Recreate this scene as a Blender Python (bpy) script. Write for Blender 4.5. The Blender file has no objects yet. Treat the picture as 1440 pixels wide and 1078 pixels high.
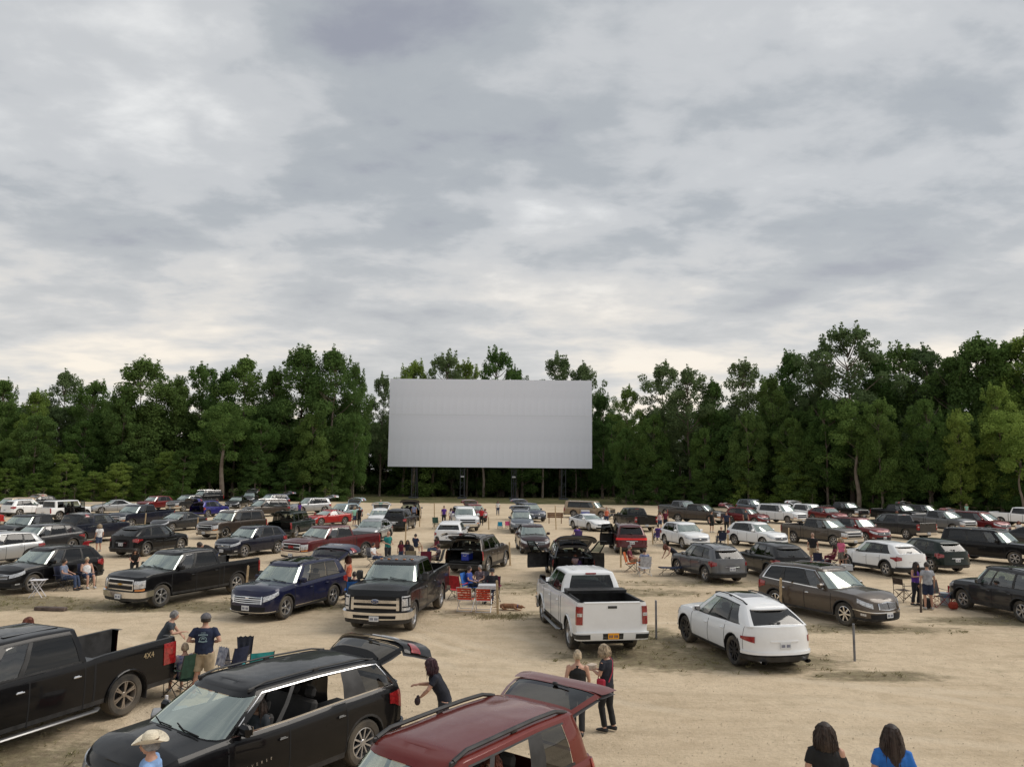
import bpy, bmesh, math, random
from mathutils import Vector, Matrix, noise
import numpy as np
R = math.radians
random.seed(7)
scene = bpy.context.scene
COL = scene.collection

# ---------------------------------------------------------------- camera, sky, sun, exposure
cam_d = bpy.data.cameras.new('camera')
cam = bpy.data.objects.new('camera', cam_d)
COL.objects.link(cam)
cam.location = (0, 0, 5.1)
cam_d.sensor_width = 36.0
cam_d.lens = 27.0
cam_d.clip_start = 0.1
cam_d.clip_end = 3000
PITCH = math.atan((661 - 539) / 1080)
ROLL = math.atan(0.010)
cam.rotation_euler = (Matrix.Rotation(math.pi / 2 + PITCH, 3, 'X') @ Matrix.Rotation(ROLL, 3, 'Z')).to_euler()
scene.camera = cam

SUN_EL, SUN_AZ = R(45), R(82)          # high and to the right, behind the cloud
world = bpy.data.worlds.new("World")
scene.world = world
world.use_nodes = True

def node(nt, t, **kw):
    n = nt.nodes.new(t)
    for k, v in kw.items():
        if k.startswith('i_'):
            n.inputs[k[2:].replace('_', ' ')].default_value = v
        else:
            setattr(n, k, v)
    return n

def build_world():
    nt = world.node_tree
    nt.nodes.clear()
    L = nt.links.new
    out = node(nt, 'ShaderNodeOutputWorld')
    sky = node(nt, 'ShaderNodeTexSky', sky_type='NISHITA', sun_disc=False, sun_elevation=SUN_EL, sun_rotation=SUN_AZ)
    bg_s = node(nt, 'ShaderNodeBackground'); bg_s.inputs['Strength'].default_value = 0.06
    L(sky.outputs[0], bg_s.inputs[0])
    tc = node(nt, 'ShaderNodeTexCoord')
    sep = node(nt, 'ShaderNodeSeparateXYZ'); L(tc.outputs['Generated'], sep.inputs[0])
    zc = node(nt, 'ShaderNodeMath', operation='MAXIMUM'); L(sep.outputs[2], zc.inputs[0]); zc.inputs[1].default_value = 0.0
    za = node(nt, 'ShaderNodeMath', operation='ADD'); L(zc.outputs[0], za.inputs[0]); za.inputs[1].default_value = 0.16
    dx = node(nt, 'ShaderNodeMath', operation='DIVIDE'); L(sep.outputs[0], dx.inputs[0]); L(za.outputs[0], dx.inputs[1])
    dy = node(nt, 'ShaderNodeMath', operation='DIVIDE'); L(sep.outputs[1], dy.inputs[0]); L(za.outputs[0], dy.inputs[1])
    cmb = node(nt, 'ShaderNodeCombineXYZ'); L(dx.outputs[0], cmb.inputs[0]); L(dy.outputs[0], cmb.inputs[1])
    def noi(scale, det, rough, off, sc=(1, 1, 1), dist=0.0):
        mp = node(nt, 'ShaderNodeMapping'); mp.inputs['Location'].default_value = off; mp.inputs['Scale'].default_value = sc
        L(cmb.outputs[0], mp.inputs[0])
        n = node(nt, 'ShaderNodeTexNoise', noise_dimensions='3D')
        n.inputs['Scale'].default_value = scale; n.inputs['Detail'].default_value = det
        n.inputs['Roughness'].default_value = rough; n.inputs['Distortion'].default_value = dist
        L(mp.outputs[0], n.inputs['Vector'])
        return n.outputs[0]
    n1 = noi(0.95, 3, 0.5, (CL1[0], CL1[1], 0.0), (1, 0.9, 1))
    n2 = noi(2.3, 7, 0.54, (7.7, 1.3, 2.0), (0.8, 1.0, 1), 0.12)
    n3 = noi(5.6, 8, 0.56, (0.4, 5.1, 4.0), (0.8, 1.0, 1), 0.3)
    def math2(op, a, b):
        m = node(nt, 'ShaderNodeMath', operation=op)
        for i, v in enumerate((a, b)):
            if isinstance(v, (int, float)): m.inputs[i].default_value = v
            else: L(v, m.inputs[i])
        return m.outputs[0]
    s = math2('ADD', math2('MULTIPLY', n1, 0.40), math2('MULTIPLY', n2, 0.44))
    s = math2('ADD', s, math2('MULTIPLY', n3, 0.19))
    s = math2('SUBTRACT', s, 0.012)
    ramp = node(nt, 'ShaderNodeValToRGB')
    L(s, ramp.inputs[0])
    cr = ramp.color_ramp
    cr.interpolation = 'EASE'
    cr.elements[0].position = 0.37; cr.elements[0].color = (0.290, 0.305, 0.355, 1)
    cr.elements[1].position = 0.65; cr.elements[1].color = (0.760, 0.765, 0.760, 1)
    e = cr.elements.new(0.46); e.color = (0.390, 0.415, 0.440, 1)
    e = cr.elements.new(0.53); e.color = (0.520, 0.535, 0.550, 1)
    # warmer, smoother light towards the horizon
    hr = node(nt, 'ShaderNodeMapRange', interpolation_type='SMOOTHSTEP')
    L(sep.outputs[2], hr.inputs[0]); hr.inputs[1].default_value = 0.34; hr.inputs[2].default_value = 0.08
    hr.inputs[3].default_value = 0.0; hr.inputs[4].default_value = 1.0
    warm = node(nt, 'ShaderNodeValToRGB'); L(s, warm.inputs[0])
    w = warm.color_ramp
    w.elements[0].position = 0.40; w.elements[0].color = (0.500, 0.505, 0.505, 1)
    w.elements[1].position = 0.59; w.elements[1].color = (0.880, 0.800, 0.690, 1)
    e = w.elements.new(0.49); e.color = (0.620, 0.610, 0.595, 1)
    mix = node(nt, 'ShaderNodeMix', data_type='RGBA')
    L(hr.outputs[0], mix.inputs['Factor']); L(ramp.outputs[0], mix.inputs[6]); L(warm.outputs[0], mix.inputs[7])
    # below the horizon: dull earth tone
    gr = node(nt, 'ShaderNodeMapRange'); L(sep.outputs[2], gr.inputs[0]); gr.inputs[1].default_value = -0.03; gr.inputs[2].default_value = 0.0
    mix2 = node(nt, 'ShaderNodeMix', data_type='RGBA')
    L(gr.outputs[0], mix2.inputs['Factor']); mix2.inputs[6].default_value = (0.16, 0.14, 0.10, 1); L(mix.outputs[2], mix2.inputs[7])
    bg_c = node(nt, 'ShaderNodeBackground'); bg_c.inputs['Strength'].default_value = 0.82
    L(mix2.outputs[2], bg_c.inputs[0])
    add = node(nt, 'ShaderNodeMixShader'); add.inputs[0].default_value = 0.93
    L(bg_s.outputs[0], add.inputs[1]); L(bg_c.outputs[0], add.inputs[2])
    L(add.outputs[0], out.inputs[0])
CL1 = (3.1, 0.4)
build_world()

sun_d = bpy.data.lights.new('sun', 'SUN')
sun_d.energy = 1.5
sun_d.angle = R(40)
sun_d.color = (1.0, 0.93, 0.84)
sun = bpy.data.objects.new('sun', sun_d)
COL.objects.link(sun)
sdir = Vector((math.sin(SUN_AZ) * math.cos(SUN_EL), math.cos(SUN_AZ) * math.cos(SUN_EL), math.sin(SUN_EL)))
sun.rotation_euler = sdir.to_track_quat('Z', 'Y').to_euler()

scene.render.engine = 'CYCLES'
vs = scene.view_settings
vs.view_transform = 'Standard'; vs.look = 'None'; vs.exposure = 0.52; vs.gamma = 1.0
vs.use_curve_mapping = False

# ---------------------------------------------------------------- materials
MATS = {}
def mat(name, col=(0.5, 0.5, 0.5), rough=0.6, metal=0.0, var=0.0, vscale=3.0, bump=0.0, bscale=40.0, coat=0.0, spec=0.5, col2=None, obj=True, alpha=None):
    if name in MATS: return MATS[name]
    m = bpy.data.materials.new(name); m.use_nodes = True
    nt = m.node_tree; b = nt.nodes['Principled BSDF']; L = nt.links.new
    b.inputs['Base Color'].default_value = (*col, 1); b.inputs['Roughness'].default_value = rough
    b.inputs['Metallic'].default_value = metal; b.inputs['Coat Weight'].default_value = coat
    b.inputs['Coat Roughness'].default_value = 0.06; b.inputs['Specular IOR Level'].default_value = spec
    tc = node(nt, 'ShaderNodeTexCoord')
    if var > 0 or col2:
        n = node(nt, 'ShaderNodeTexNoise'); n.inputs['Scale'].default_value = vscale; n.inputs['Detail'].default_value = 5
        L(tc.outputs['Object'], n.inputs['Vector'])
        mx = node(nt, 'ShaderNodeMix', data_type='RGBA')
        c2 = col2 if col2 else tuple(min(1, c * (1 + var) + 0.01 * var) for c in col)
        c1 = col if col2 else tuple(c * (1 - var) for c in col)
        mx.inputs[6].default_value = (*c1, 1); mx.inputs[7].default_value = (*c2, 1)
        rp = node(nt, 'ShaderNodeMapRange'); L(n.outputs[0], rp.inputs[0]); rp.inputs[1].default_value = 0.35; rp.inputs[2].default_value = 0.65
        L(rp.outputs[0], mx.inputs['Factor']); L(mx.outputs[2], b.inputs['Base Color'])
    if bump > 0:
        n2 = node(nt, 'ShaderNodeTexNoise'); n2.inputs['Scale'].default_value = bscale; n2.inputs['Detail'].default_value = 4
        L(tc.outputs['Object'], n2.inputs['Vector'])
        bp = node(nt, 'ShaderNodeBump'); bp.inputs['Strength'].default_value = bump; bp.inputs['Distance'].default_value = 0.02
        L(n2.outputs[0], bp.inputs['Height']); L(bp.outputs[0], b.inputs['Normal'])
    MATS[name] = m
    return m

def paint(name, col, metal=0.25, dust=None):
    if dust is None: dust = .015 if max(col) < .02 else .12
    """car paint: clear coat over flake, fine road dust that gathers low on the body"""
    key = 'paint_' + name
    if key in MATS: return MATS[key]
    m = bpy.data.materials.new(key); m.use_nodes = True
    nt = m.node_tree; b = nt.nodes['Principled BSDF']; L = nt.links.new
    b.inputs['Metallic'].default_value = metal; b.inputs['Specular IOR Level'].default_value = .12; b.inputs['Coat IOR'].default_value = 1.42
    b.inputs['Coat Weight'].default_value = 0.85 if max(col) > .02 else .6; b.inputs['Coat Roughness'].default_value = 0.05
    tc = node(nt, 'ShaderNodeTexCoord')
    n = node(nt, 'ShaderNodeTexNoise'); n.inputs['Scale'].default_value = 3.5; n.inputs['Detail'].default_value = 7; n.inputs['Roughness'].default_value = 0.65
    L(tc.outputs['Object'], n.inputs['Vector'])
    sep = node(nt, 'ShaderNodeSeparateXYZ'); L(tc.outputs['Object'], sep.inputs[0])
    hz = node(nt, 'ShaderNodeMapRange'); L(sep.outputs[2], hz.inputs[0]); hz.inputs[1].default_value = 1.0; hz.inputs[2].default_value = 0.15
    hz.inputs[3].default_value = 0.25; hz.inputs[4].default_value = 1.0
    rp = node(nt, 'ShaderNodeMapRange'); L(n.outputs[0], rp.inputs[0]); rp.inputs[1].default_value = 0.3; rp.inputs[2].default_value = 0.75
    mu = node(nt, 'ShaderNodeMath', operation='MULTIPLY'); L(rp.outputs[0], mu.inputs[0]); L(hz.outputs[0], mu.inputs[1])
    m3 = node(nt, 'ShaderNodeMath', operation='MULTIPLY'); L(mu.outputs[0], m3.inputs[0]); m3.inputs[1].default_value = dust
    mx = node(nt, 'ShaderNodeMix', data_type='RGBA'); mx.inputs[6].default_value = (*col, 1); mx.inputs[7].default_value = (0.26, 0.21, 0.15, 1)
    L(m3.outputs[0], mx.inputs['Factor']); L(mx.outputs[2], b.inputs['Base Color'])
    rr = node(nt, 'ShaderNodeMapRange'); L(n.outputs[0], rr.inputs[0]); rr.inputs[1].default_value = 0.3; rr.inputs[2].default_value = 0.8
    rr.inputs[3].default_value = 0.24; rr.inputs[4].default_value = 0.5
    L(rr.outputs[0], b.inputs['Roughness'])
    cr = node(nt, 'ShaderNodeMapRange'); L(m3.outputs[0], cr.inputs[0]); cr.inputs[2].default_value = 0.3; cr.inputs[3].default_value = 0.05; cr.inputs[4].default_value = 0.3
    L(cr.outputs[0], b.inputs['Coat Roughness'])
    MATS[key] = m
    return m

def glass(name, tint, refl=1.0, base=0.08, pwr=2.6):
    if name in MATS: return MATS[name]
    m = bpy.data.materials.new(name); m.use_nodes = True
    nt = m.node_tree; L = nt.links.new
    nt.nodes.remove(nt.nodes['Principled BSDF']); out = nt.nodes['Material Output']
    tr = node(nt, 'ShaderNodeBsdfTransparent'); tr.inputs[0].default_value = (*tint, 1)
    gl = node(nt, 'ShaderNodeBsdfGlossy'); gl.inputs['Roughness'].default_value = 0.03; gl.inputs[0].default_value = (*(refl if hasattr(refl, '__len__') else (refl, refl, refl)), 1)
    lw = node(nt, 'ShaderNodeLayerWeight'); lw.inputs['Blend'].default_value = 0.5
    pw = node(nt, 'ShaderNodeMath', operation='POWER'); L(lw.outputs['Facing'], pw.inputs[0]); pw.inputs[1].default_value = pwr
    fr = node(nt, 'ShaderNodeMapRange'); L(pw.outputs[0], fr.inputs[0]); fr.inputs[3].default_value = base; fr.inputs[4].default_value = 0.95
    tc = node(nt, 'ShaderNodeTexCoord'); n = node(nt, 'ShaderNodeTexNoise'); n.inputs['Scale'].default_value = 2.0
    L(tc.outputs['Object'], n.inputs['Vector'])
    bp = node(nt, 'ShaderNodeBump'); bp.inputs['Strength'].default_value = 0.05; L(n.outputs[0], bp.inputs['Height']); L(bp.outputs[0], gl.inputs['Normal'])
    mx = node(nt, 'ShaderNodeMixShader'); L(fr.outputs[0], mx.inputs[0]); L(tr.outputs[0], mx.inputs[1]); L(gl.outputs[0], mx.inputs[2])
    L(mx.outputs[0], out.inputs[0])
    MATS[name] = m
    return m

M_BLACKPL = mat('black_plastic', (0.022, 0.022, 0.023), 0.55, var=0.4, vscale=5)
M_DARK = mat('underbody_black', (0.008, 0.008, 0.009), 0.9)
M_RUBBER = mat('tyre_rubber', (0.030, 0.028, 0.026), 0.85, col2=(0.10, 0.085, 0.065), vscale=4)
M_ALLOY = mat('alloy_wheel', (0.55, 0.55, 0.56), 0.32, 0.85, var=0.2)
M_ALLOYD = mat('dark_alloy', (0.06, 0.06, 0.065), 0.4, 0.7, var=0.2)
M_ALLOYB = mat('bronze_grey_alloy', (0.30, 0.26, 0.22), 0.4, 0.7, var=0.2)
M_CHROME = mat('chrome', (0.72, 0.72, 0.73), 0.14, 1.0, var=0.06)
M_LAMP = mat('clear_lamp_lens', (0.55, 0.56, 0.58), 0.12, 0.35, var=0.35, vscale=22, coat=1.0)
M_TAIL = mat('red_lamp_lens', (0.26, 0.012, 0.014), 0.18, 0.0, var=0.3, vscale=18, coat=1.0)
M_AMBER = mat('amber_lamp_lens', (0.6, 0.22, 0.06), 0.2, coat=1.0)
M_SEAT = mat('grey_seat_fabric', (0.055, 0.052, 0.05), 0.8, var=0.2)
M_SEATL = mat('tan_seat_fabric', (0.22, 0.18, 0.14), 0.8, var=0.2)
M_HEADL = mat('interior_grey_lining', (0.18, 0.18, 0.18), 0.9)
M_PLATE = mat('white_plate', (0.62, 0.64, 0.66), 0.4)
M_PLATEO = mat('orange_plate', (0.75, 0.33, 0.02), 0.4)
M_INK = mat('plate_ink', (0.03, 0.04, 0.12), 0.5)
M_GW = glass('windshield_glass', (0.60, 0.70, 0.62), (.86, .95, .88), 0.42)
M_GS = glass('side_glass', (0.42, 0.48, 0.46), 1.0, 0.10)
M_GP = glass('privacy_glass', (0.09, 0.095, 0.10), 1.0, 0.05, 3.8)

# ---------------------------------------------------------------- mesh helpers
KIDS = {}
def new_obj(name, me, parent=None, loc=None, rot=None):
    o = bpy.data.objects.new(name, me); COL.objects.link(o)
    if parent: o.parent = parent; KIDS.setdefault(parent, []).append(o)
    if loc is not None: o.location = loc
    if rot is not None: o.rotation_euler = rot
    return o

WELDED = {'body', 'hood', 'roof', 'door', 'liftgate', 'tailgate', 'windshield', 'window', 'rear_window', 'boot_lid'}
class MB:
    def __init__(s): s.v = []; s.f = []; s.m = []
    def add(s, vs, fs, mi=0):
        b = len(s.v); s.v += [tuple(v) for v in vs]; s.f += [tuple(b + i for i in f) for f in fs]; s.m += [mi] * len(fs)
    def box(s, c, d, mi=0, rz=0, bev=0, M=None):
        x, y, z = d[0] / 2, d[1] / 2, d[2] / 2
        if bev:
            k = min(bev, x * .9, y * .9, z * .9)
            vs = []
            for sz in (-1, 1):
                for a, b in ((1, 1), (-1, 1), (-1, -1), (1, -1)):
                    vs.append((a * (x - k), b * (y - k), sz * z))
            for zz in (-(z - k), z - k):
                for a, b in ((1, 1), (-1, 1), (-1, -1), (1, -1)):
                    if a * b > 0: vs += [(a * x, b * (y - k), zz), (a * (x - k), b * y, zz)]
                    else: vs += [(a * (x - k), b * y, zz), (a * x, b * (y - k), zz)]
            fs = [(3, 2, 1, 0), (4, 5, 6, 7)]
            for i in range(8): fs.append((8 + i, 8 + (i + 1) % 8, 16 + (i + 1) % 8, 16 + i))
            for i in range(4):
                a0, a1 = 8 + 2 * i, 8 + 2 * i + 1; b0 = 8 + (2 * i + 2) % 8
                fs.append((i, a1, a0)); fs.append((i, (i + 1) % 4, b0, a1))
                c0, c1 = a0 + 8, a1 + 8; d0 = b0 + 8
                fs.append((4 + i, c0, c1)); fs.append((4 + i, c1, d0, 4 + (i + 1) % 4))
        else:
            vs = [(a * x, b * y, e * z) for e in (-1, 1) for a, b in ((1, 1), (-1, 1), (-1, -1), (1, -1))]
            fs = [(3, 2, 1, 0), (4, 5, 6, 7)] + [(i, (i + 1) % 4, 4 + (i + 1) % 4, 4 + i) for i in range(4)]
        if M is None: M = Matrix.Translation(c) @ Matrix.Rotation(rz, 4, 'Z')
        s.add([M @ Vector(v) for v in vs], fs, mi)
    def tube(s, pts, rad, n=8, mi=0, cap=True, flat=None):
        pts = [Vector(p) for p in pts]; k = len(pts)
        if not hasattr(rad, '__len__'): rad = [rad] * k
        rings = []; up = None
        for i, p in enumerate(pts):
            t = (pts[min(i + 1, k - 1)] - pts[max(i - 1, 0)])
            t = t.normalized() if t.length > 1e-9 else Vector((0, 0, 1))
            if up is None: up = Vector((0, 0, 1)) if abs(t.z) < .9 else Vector((1, 0, 0))
            a = t.cross(up)
            if a.length < 1e-4: a = t.orthogonal()
            a.normalize(); b = a.cross(t); up = b
            r = rad[i]; ra, rb = (r if hasattr(r, '__len__') else (r, r))
            rings.append([p + a * math.cos(2 * math.pi * j / n) * ra + b * math.sin(2 * math.pi * j / n) * rb for j in range(n)])
        vs = [v for r_ in rings for v in r_]
        fs = [(i * n + j, (i + 1) * n + j, (i + 1) * n + (j + 1) % n, i * n + (j + 1) % n) for i in range(k - 1) for j in range(n)]
        if cap: fs += [tuple(range(n)), tuple(range(k * n - 1, (k - 1) * n - 1, -1))]
        s.add(vs, fs, mi)
    def lathe(s, prof, n=24, mi=0, M=None, axis='Z', close=False):
        """prof: (radius, height)"""
        vs = []; k = len(prof)
        for r, h in prof:
            for j in range(n):
                a = 2 * math.pi * j / n
                p = Vector((r * math.cos(a), r * math.sin(a), h))
                if axis == 'Y': p = Vector((p.x, p.z, p.y))
                vs.append(M @ p if M else p)
        fs = []
        for i in range(k - 1):
            for j in range(n):
                q = (i * n + j, i * n + (j + 1) % n, (i + 1) * n + (j + 1) % n, (i + 1) * n + j)
                fs.append(q if axis != 'Y' else q[::-1])
        s.add(vs, fs, mi)
    def ell(s, c, r, mi=0, nu=12, nv=8, M=None):
        vs = []; fs = []
        for i in range(nv + 1):
            ph = math.pi * i / nv
            for j in range(nu):
                th = 2 * math.pi * j / nu
                p = Vector((r[0] * math.sin(ph) * math.cos(th), r[1] * math.sin(ph) * math.sin(th), r[2] * math.cos(ph)))
                if M: p = M @ p
                vs.append(Vector(c) + p)
        for i in range(nv):
            for j in range(nu): fs.append((i * nu + j, (i + 1) * nu + j, (i + 1) * nu + (j + 1) % nu, i * nu + (j + 1) % nu))
        s.add(vs, fs, mi)
    def weld(s):
        mp = {}; nv = []; ix = []
        for v in s.v:
            k = (round(v[0], 4), round(v[1], 4), round(v[2], 4))
            if k not in mp: mp[k] = len(nv); nv.append(v)
            ix.append(mp[k])
        nf = []; nm = []
        for f, m in zip(s.f, s.m):
            g = []
            for i in f:
                j = ix[i]
                if j not in g: g.append(j)
            if len(g) > 2: nf.append(tuple(g)); nm.append(m)
        s.v, s.f, s.m = nv, nf, nm
    def mesh(s, name, mats, smooth=35):
        wl = name in WELDED
        if wl: s.weld()
        me = bpy.data.meshes.new(name); me.from_pydata(s.v, [], s.f)
        for m in mats: me.materials.append(m)
        if len(mats) > 1: me.polygons.foreach_set('material_index', s.m)
        if wl:
            bm = bmesh.new(); bm.from_mesh(me); bmesh.ops.recalc_face_normals(bm, faces=bm.faces); bm.to_mesh(me); bm.free()
        if smooth:
            me.polygons.foreach_set('use_smooth', [True] * len(me.polygons))
            me.update()
            me.set_sharp_from_angle(angle=R(smooth))
        me.update()
        return me
    def build(s, name, mats, parent=None, loc=None, rot=None, smooth=35, origin=None):
        if origin is not None:
            o = Vector(origin); s.v = [tuple(Vector(v) - o) for v in s.v]; loc = origin
        if not hasattr(mats, '__len__'): mats = [mats]
        return new_obj(name, s.mesh(name, mats, smooth), parent, loc, rot)

def tag(o, label=None, cat=None, group=None, kind=None):
    if label: o['label'] = label
    if cat: o['category'] = cat
    if group: o['group'] = group
    if kind: o['kind'] = kind
    return o
def empty(name, loc=(0, 0, 0), yaw=0):
    o = bpy.data.objects.new(name, None); COL.objects.link(o); o.location = loc; o.rotation_euler = (0, 0, yaw)
    o.empty_display_size = 0.2
    return o
def copy_tree(o, parent=None):
    c = o.copy(); COL.objects.link(c); c.parent = parent
    if parent: KIDS.setdefault(parent, []).append(c)
    for ch in KIDS.get(o, []): copy_tree(ch, c)
    return c
def repaint(o, m):
    if o.data:
        for sl in o.material_slots:
            if sl.material and sl.material.name.startswith('paint_'):
                sl.link = 'OBJECT'; sl.material = m
            elif sl.link == 'OBJECT': pass
    for ch in KIDS.get(o, []): repaint(ch, m)
def text_mesh(txt, size, ext=0.003, m=None, bold=False):
    cu = bpy.data.curves.new('lettering', 'FONT'); cu.body = txt; cu.size = size; cu.extrude = ext
    cu.align_x = 'CENTER'; cu.align_y = 'CENTER'; cu.resolution_u = 2
    if bold: cu.offset = size * 0.02
    o = bpy.data.objects.new('lettering', cu); COL.objects.link(o)
    me = bpy.data.meshes.new_from_object(o)
    bpy.data.objects.remove(o); me.name = 'lettering'
    me.materials.clear()
    if m: me.materials.append(m)
    return me
def text_on(txt, size, m, p, xdir, nrm, parent=None, name='lettering', ext=0.003):
    """flat lettering at p; xdir = reading direction, nrm = face normal"""
    me = text_mesh(txt, size, ext, m)
    X = Vector(xdir).normalized(); Z = Vector(nrm).normalized(); Y = Z.cross(X).normalized(); X = Y.cross(Z)
    M = Matrix((X, Y, Z)).transposed()
    return new_obj(name, me, parent, Vector(p), M.to_euler())
# ---------------------------------------------------------------- vehicle builder
def interp(tab, x):
    if x <= tab[0][0]: return tab[0][1]
    for (a, va), (b, vb) in zip(tab, tab[1:]):
        if x <= b:
            return va + (vb - va) * (x - a) / (b - a) if b > a else vb
    return tab[-1][1]
def sinterp(tab, x):
    if x <= tab[0][0]: return tab[0][1]
    for (a, va), (b, vb) in zip(tab, tab[1:]):
        if x <= b:
            k = (x - a) / (b - a); k = k * k * (3 - 2 * k) * .5 + k * .5
            return va + (vb - va) * k
    return tab[-1][1]
_Q = {}
def quarter(n, Lc, w):
    key = (round(n, 2), round(Lc, 3), round(w, 3))
    if key in _Q: return _Q[key]
    pts = []
    for i in range(241):
        th = math.pi / 2 * i / 240
        pts.append((math.cos(th) ** (2 / n) if i < 240 else 0.0, math.sin(th) ** (2 / n) if i else 0.0))
    d = [0.0]
    for (a, b), (c, e) in zip(pts, pts[1:]): d.append(d[-1] + math.hypot((a - c) * Lc, (b - e) * w))
    T = d[-1]; N = 100; out = []; j = 0
    for i in range(N + 1):
        t = T * i / N
        while j < len(d) - 2 and d[j + 1] < t: j += 1
        k = (t - d[j]) / max(1e-9, d[j + 1] - d[j]); k = min(1, max(0, k))
        out.append((pts[j][0] + (pts[j + 1][0] - pts[j][0]) * k, pts[j][1] + (pts[j + 1][1] - pts[j][1]) * k))
    _Q[key] = out
    return out
def qat(q, u):
    u = min(1, max(0, u)) * 100; i = min(99, int(u)); k = u - i
    return q[i][0] + (q[i + 1][0] - q[i][0]) * k, q[i][1] + (q[i + 1][1] - q[i][1]) * k

BASE = dict(L=4.9, W=1.94, H=1.78, wb=2.87, fo=.95, wr=.385, tw=.25, sill=.28,
    belt=[(-2.6, 1.15), (-1.2, 1.14), (0.3, 1.09), (1.0, 1.10), (1.9, 1.05), (2.4, .95)],
    nF=2.9, LcF=.66, nR=3.9, LcR=.46,
    side=[(0, .93), (.28, .955), (.42, .985), (.6, 1.0), (.85, .985), (.95, .955), (1.0, .915)],
    front=[(.2, -.06), (.35, 0), (.55, -.005), (.75, -.04), (.9, -.085), (1, -.16)],
    rear=[(.2, .06), (.38, 0), (.55, .03), (.8, .05), (1, .09)],
    cowl=1.15, gb=-2.36, rf=.48, rr=-2.08, wbelt=.905, wroof=.70, crown=.075, glc=.42, gn=3.2, rlc=.25, rn=4.0,
    roof=[(-2.2, -.10), (-1.5, -.025), (-.6, 0), (.2, -.02), (.6, -.07)],
    wins=[(-.02, None), (-.98, -.1), (-1.78, -1.08)], t0=.06, t1=.90,
    doors=[(.98, -.06), (-.06, -1.02)], gate='hatch', gv=.47, gs=2.18,
    bed=None, clad=False, arch='body', face='suv', tail='suv', spokes=5, rim='alloy', rails=None, trim='black', seats='dark', sunroof=False,
    plateF=True, board=False, cover=False, handle='body', privacy=True, lod=0)
SPECS = {}
def spec(name, base=None, **kw):
    d = dict(SPECS[base] if base else BASE); d.update(kw); SPECS[name] = d

spec('mid')
spec('compact', nR=3.5, LcR=.52, L=4.55, W=1.86, H=1.67, wb=2.66, fo=.90, wr=.365, belt=[(-2.3, 1.12), (-1.1, 1.09), (0.3, 1.04), (.95, 1.05), (1.7, 1.00), (2.23, .89)],
     cowl=1.08, gb=-2.12, rf=.42, rr=-1.78, wins=[(-.05, None), (-.95, -.13), (-1.55, -1.04)], doors=[(.92, -.09), (-.09, -1.0)],
     roof=[(-1.9, -.13), (-1.2, -.035), (-.5, 0), (.2, -.02), (.5, -.07)], crown=.08)
spec('compact_clad', 'compact', clad=True, rails='black')
spec('crossover_sleek', 'compact', L=4.7, W=1.88, H=1.66, wb=2.70, fo=.92, belt=[(-2.3, 1.16), (-1.1, 1.10), (0.3, 1.03), (.95, 1.04), (1.75, .99), (2.3, .86)],
     rr=-1.72, gb=-2.2, wins=[(-.05, None), (-.95, -.13), (-1.5, -1.04)], spokes=5, clad=True, tail='wide')
spec('crossover_coupe', 'mid', L=4.85, W=1.93, H=1.70, rr=-1.75, belt=[(-2.6, 1.19), (-1.2, 1.13), (0.3, 1.06), (1.0, 1.07), (1.9, 1.01), (2.4, .89)], clad=True,
     roof=[(-1.9, -.12), (-1.2, -.03), (-.5, 0), (.2, -.02), (.5, -.05)], tail='wide', wins=[(-.02, None), (-.98, -.1), (-1.5, -1.08)])
spec('highlander', 'mid', L=4.85, W=1.93, H=1.76, wb=2.79, face='barred', tail='suv', trim='black', sunroof=True, moulding='chrome', rails='black', spokes=5,
     wins=[(-.02, None), (-.98, -.08), (-1.72, -1.06)])
spec('full', L=5.3, W=2.04, H=1.90, wb=3.05, fo=1.02, wr=.40, tw=.27, sill=.32, nF=4.2, nR=6, LcF=.5, LcR=.3,
     belt=[(-2.7, 1.22), (-1.2, 1.22), (.4, 1.19), (1.2, 1.21), (2.0, 1.18), (2.5, 1.08)],
     side=[(0, .94), (.28, .965), (.42, .99), (.6, 1.0), (.88, .99), (.96, .97), (1.0, .94)],
     front=[(.2, -.04), (.35, 0), (.6, 0), (.8, -.02), (.93, -.05), (1, -.12)],
     cowl=1.22, gb=-2.66, rf=.62, rr=-2.48, wbelt=.93, wroof=.76, wins=[(.02, None), (-1.0, -.06), (-2.1, -1.1)], doors=[(1.05, -.02), (-.02, -1.08)],
     roof=[(-2.6, -.03), (-1.5, 0), (.2, 0), (.7, -.04)], face='truck', tail='vert', rails='chrome', spokes=6, gs=2.2)
spec('oldsuv', 'full', L=5.57, W=1.95, H=1.83, wb=3.34, fo=.92, rails=None, nF=6, face='truck', privacy=True, front=[(.2, 0), (.35, .02), (.5, 0), (.8, 0), (.95, 0), (1, -.04)],
     belt=[(-2.9, 1.12), (1.2, 1.12), (2.0, 1.08), (2.6, 1.04)], gb=-2.92, rr=-2.8, roof=[(-2.8, -.01), (.5, 0), (.8, -.03)], wins=[(.15, None), (-.85, .07), (-2.4, -.95)], doors=[(1.15, .1), (.1, -.9)], rf=.75, cowl=1.35)
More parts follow.
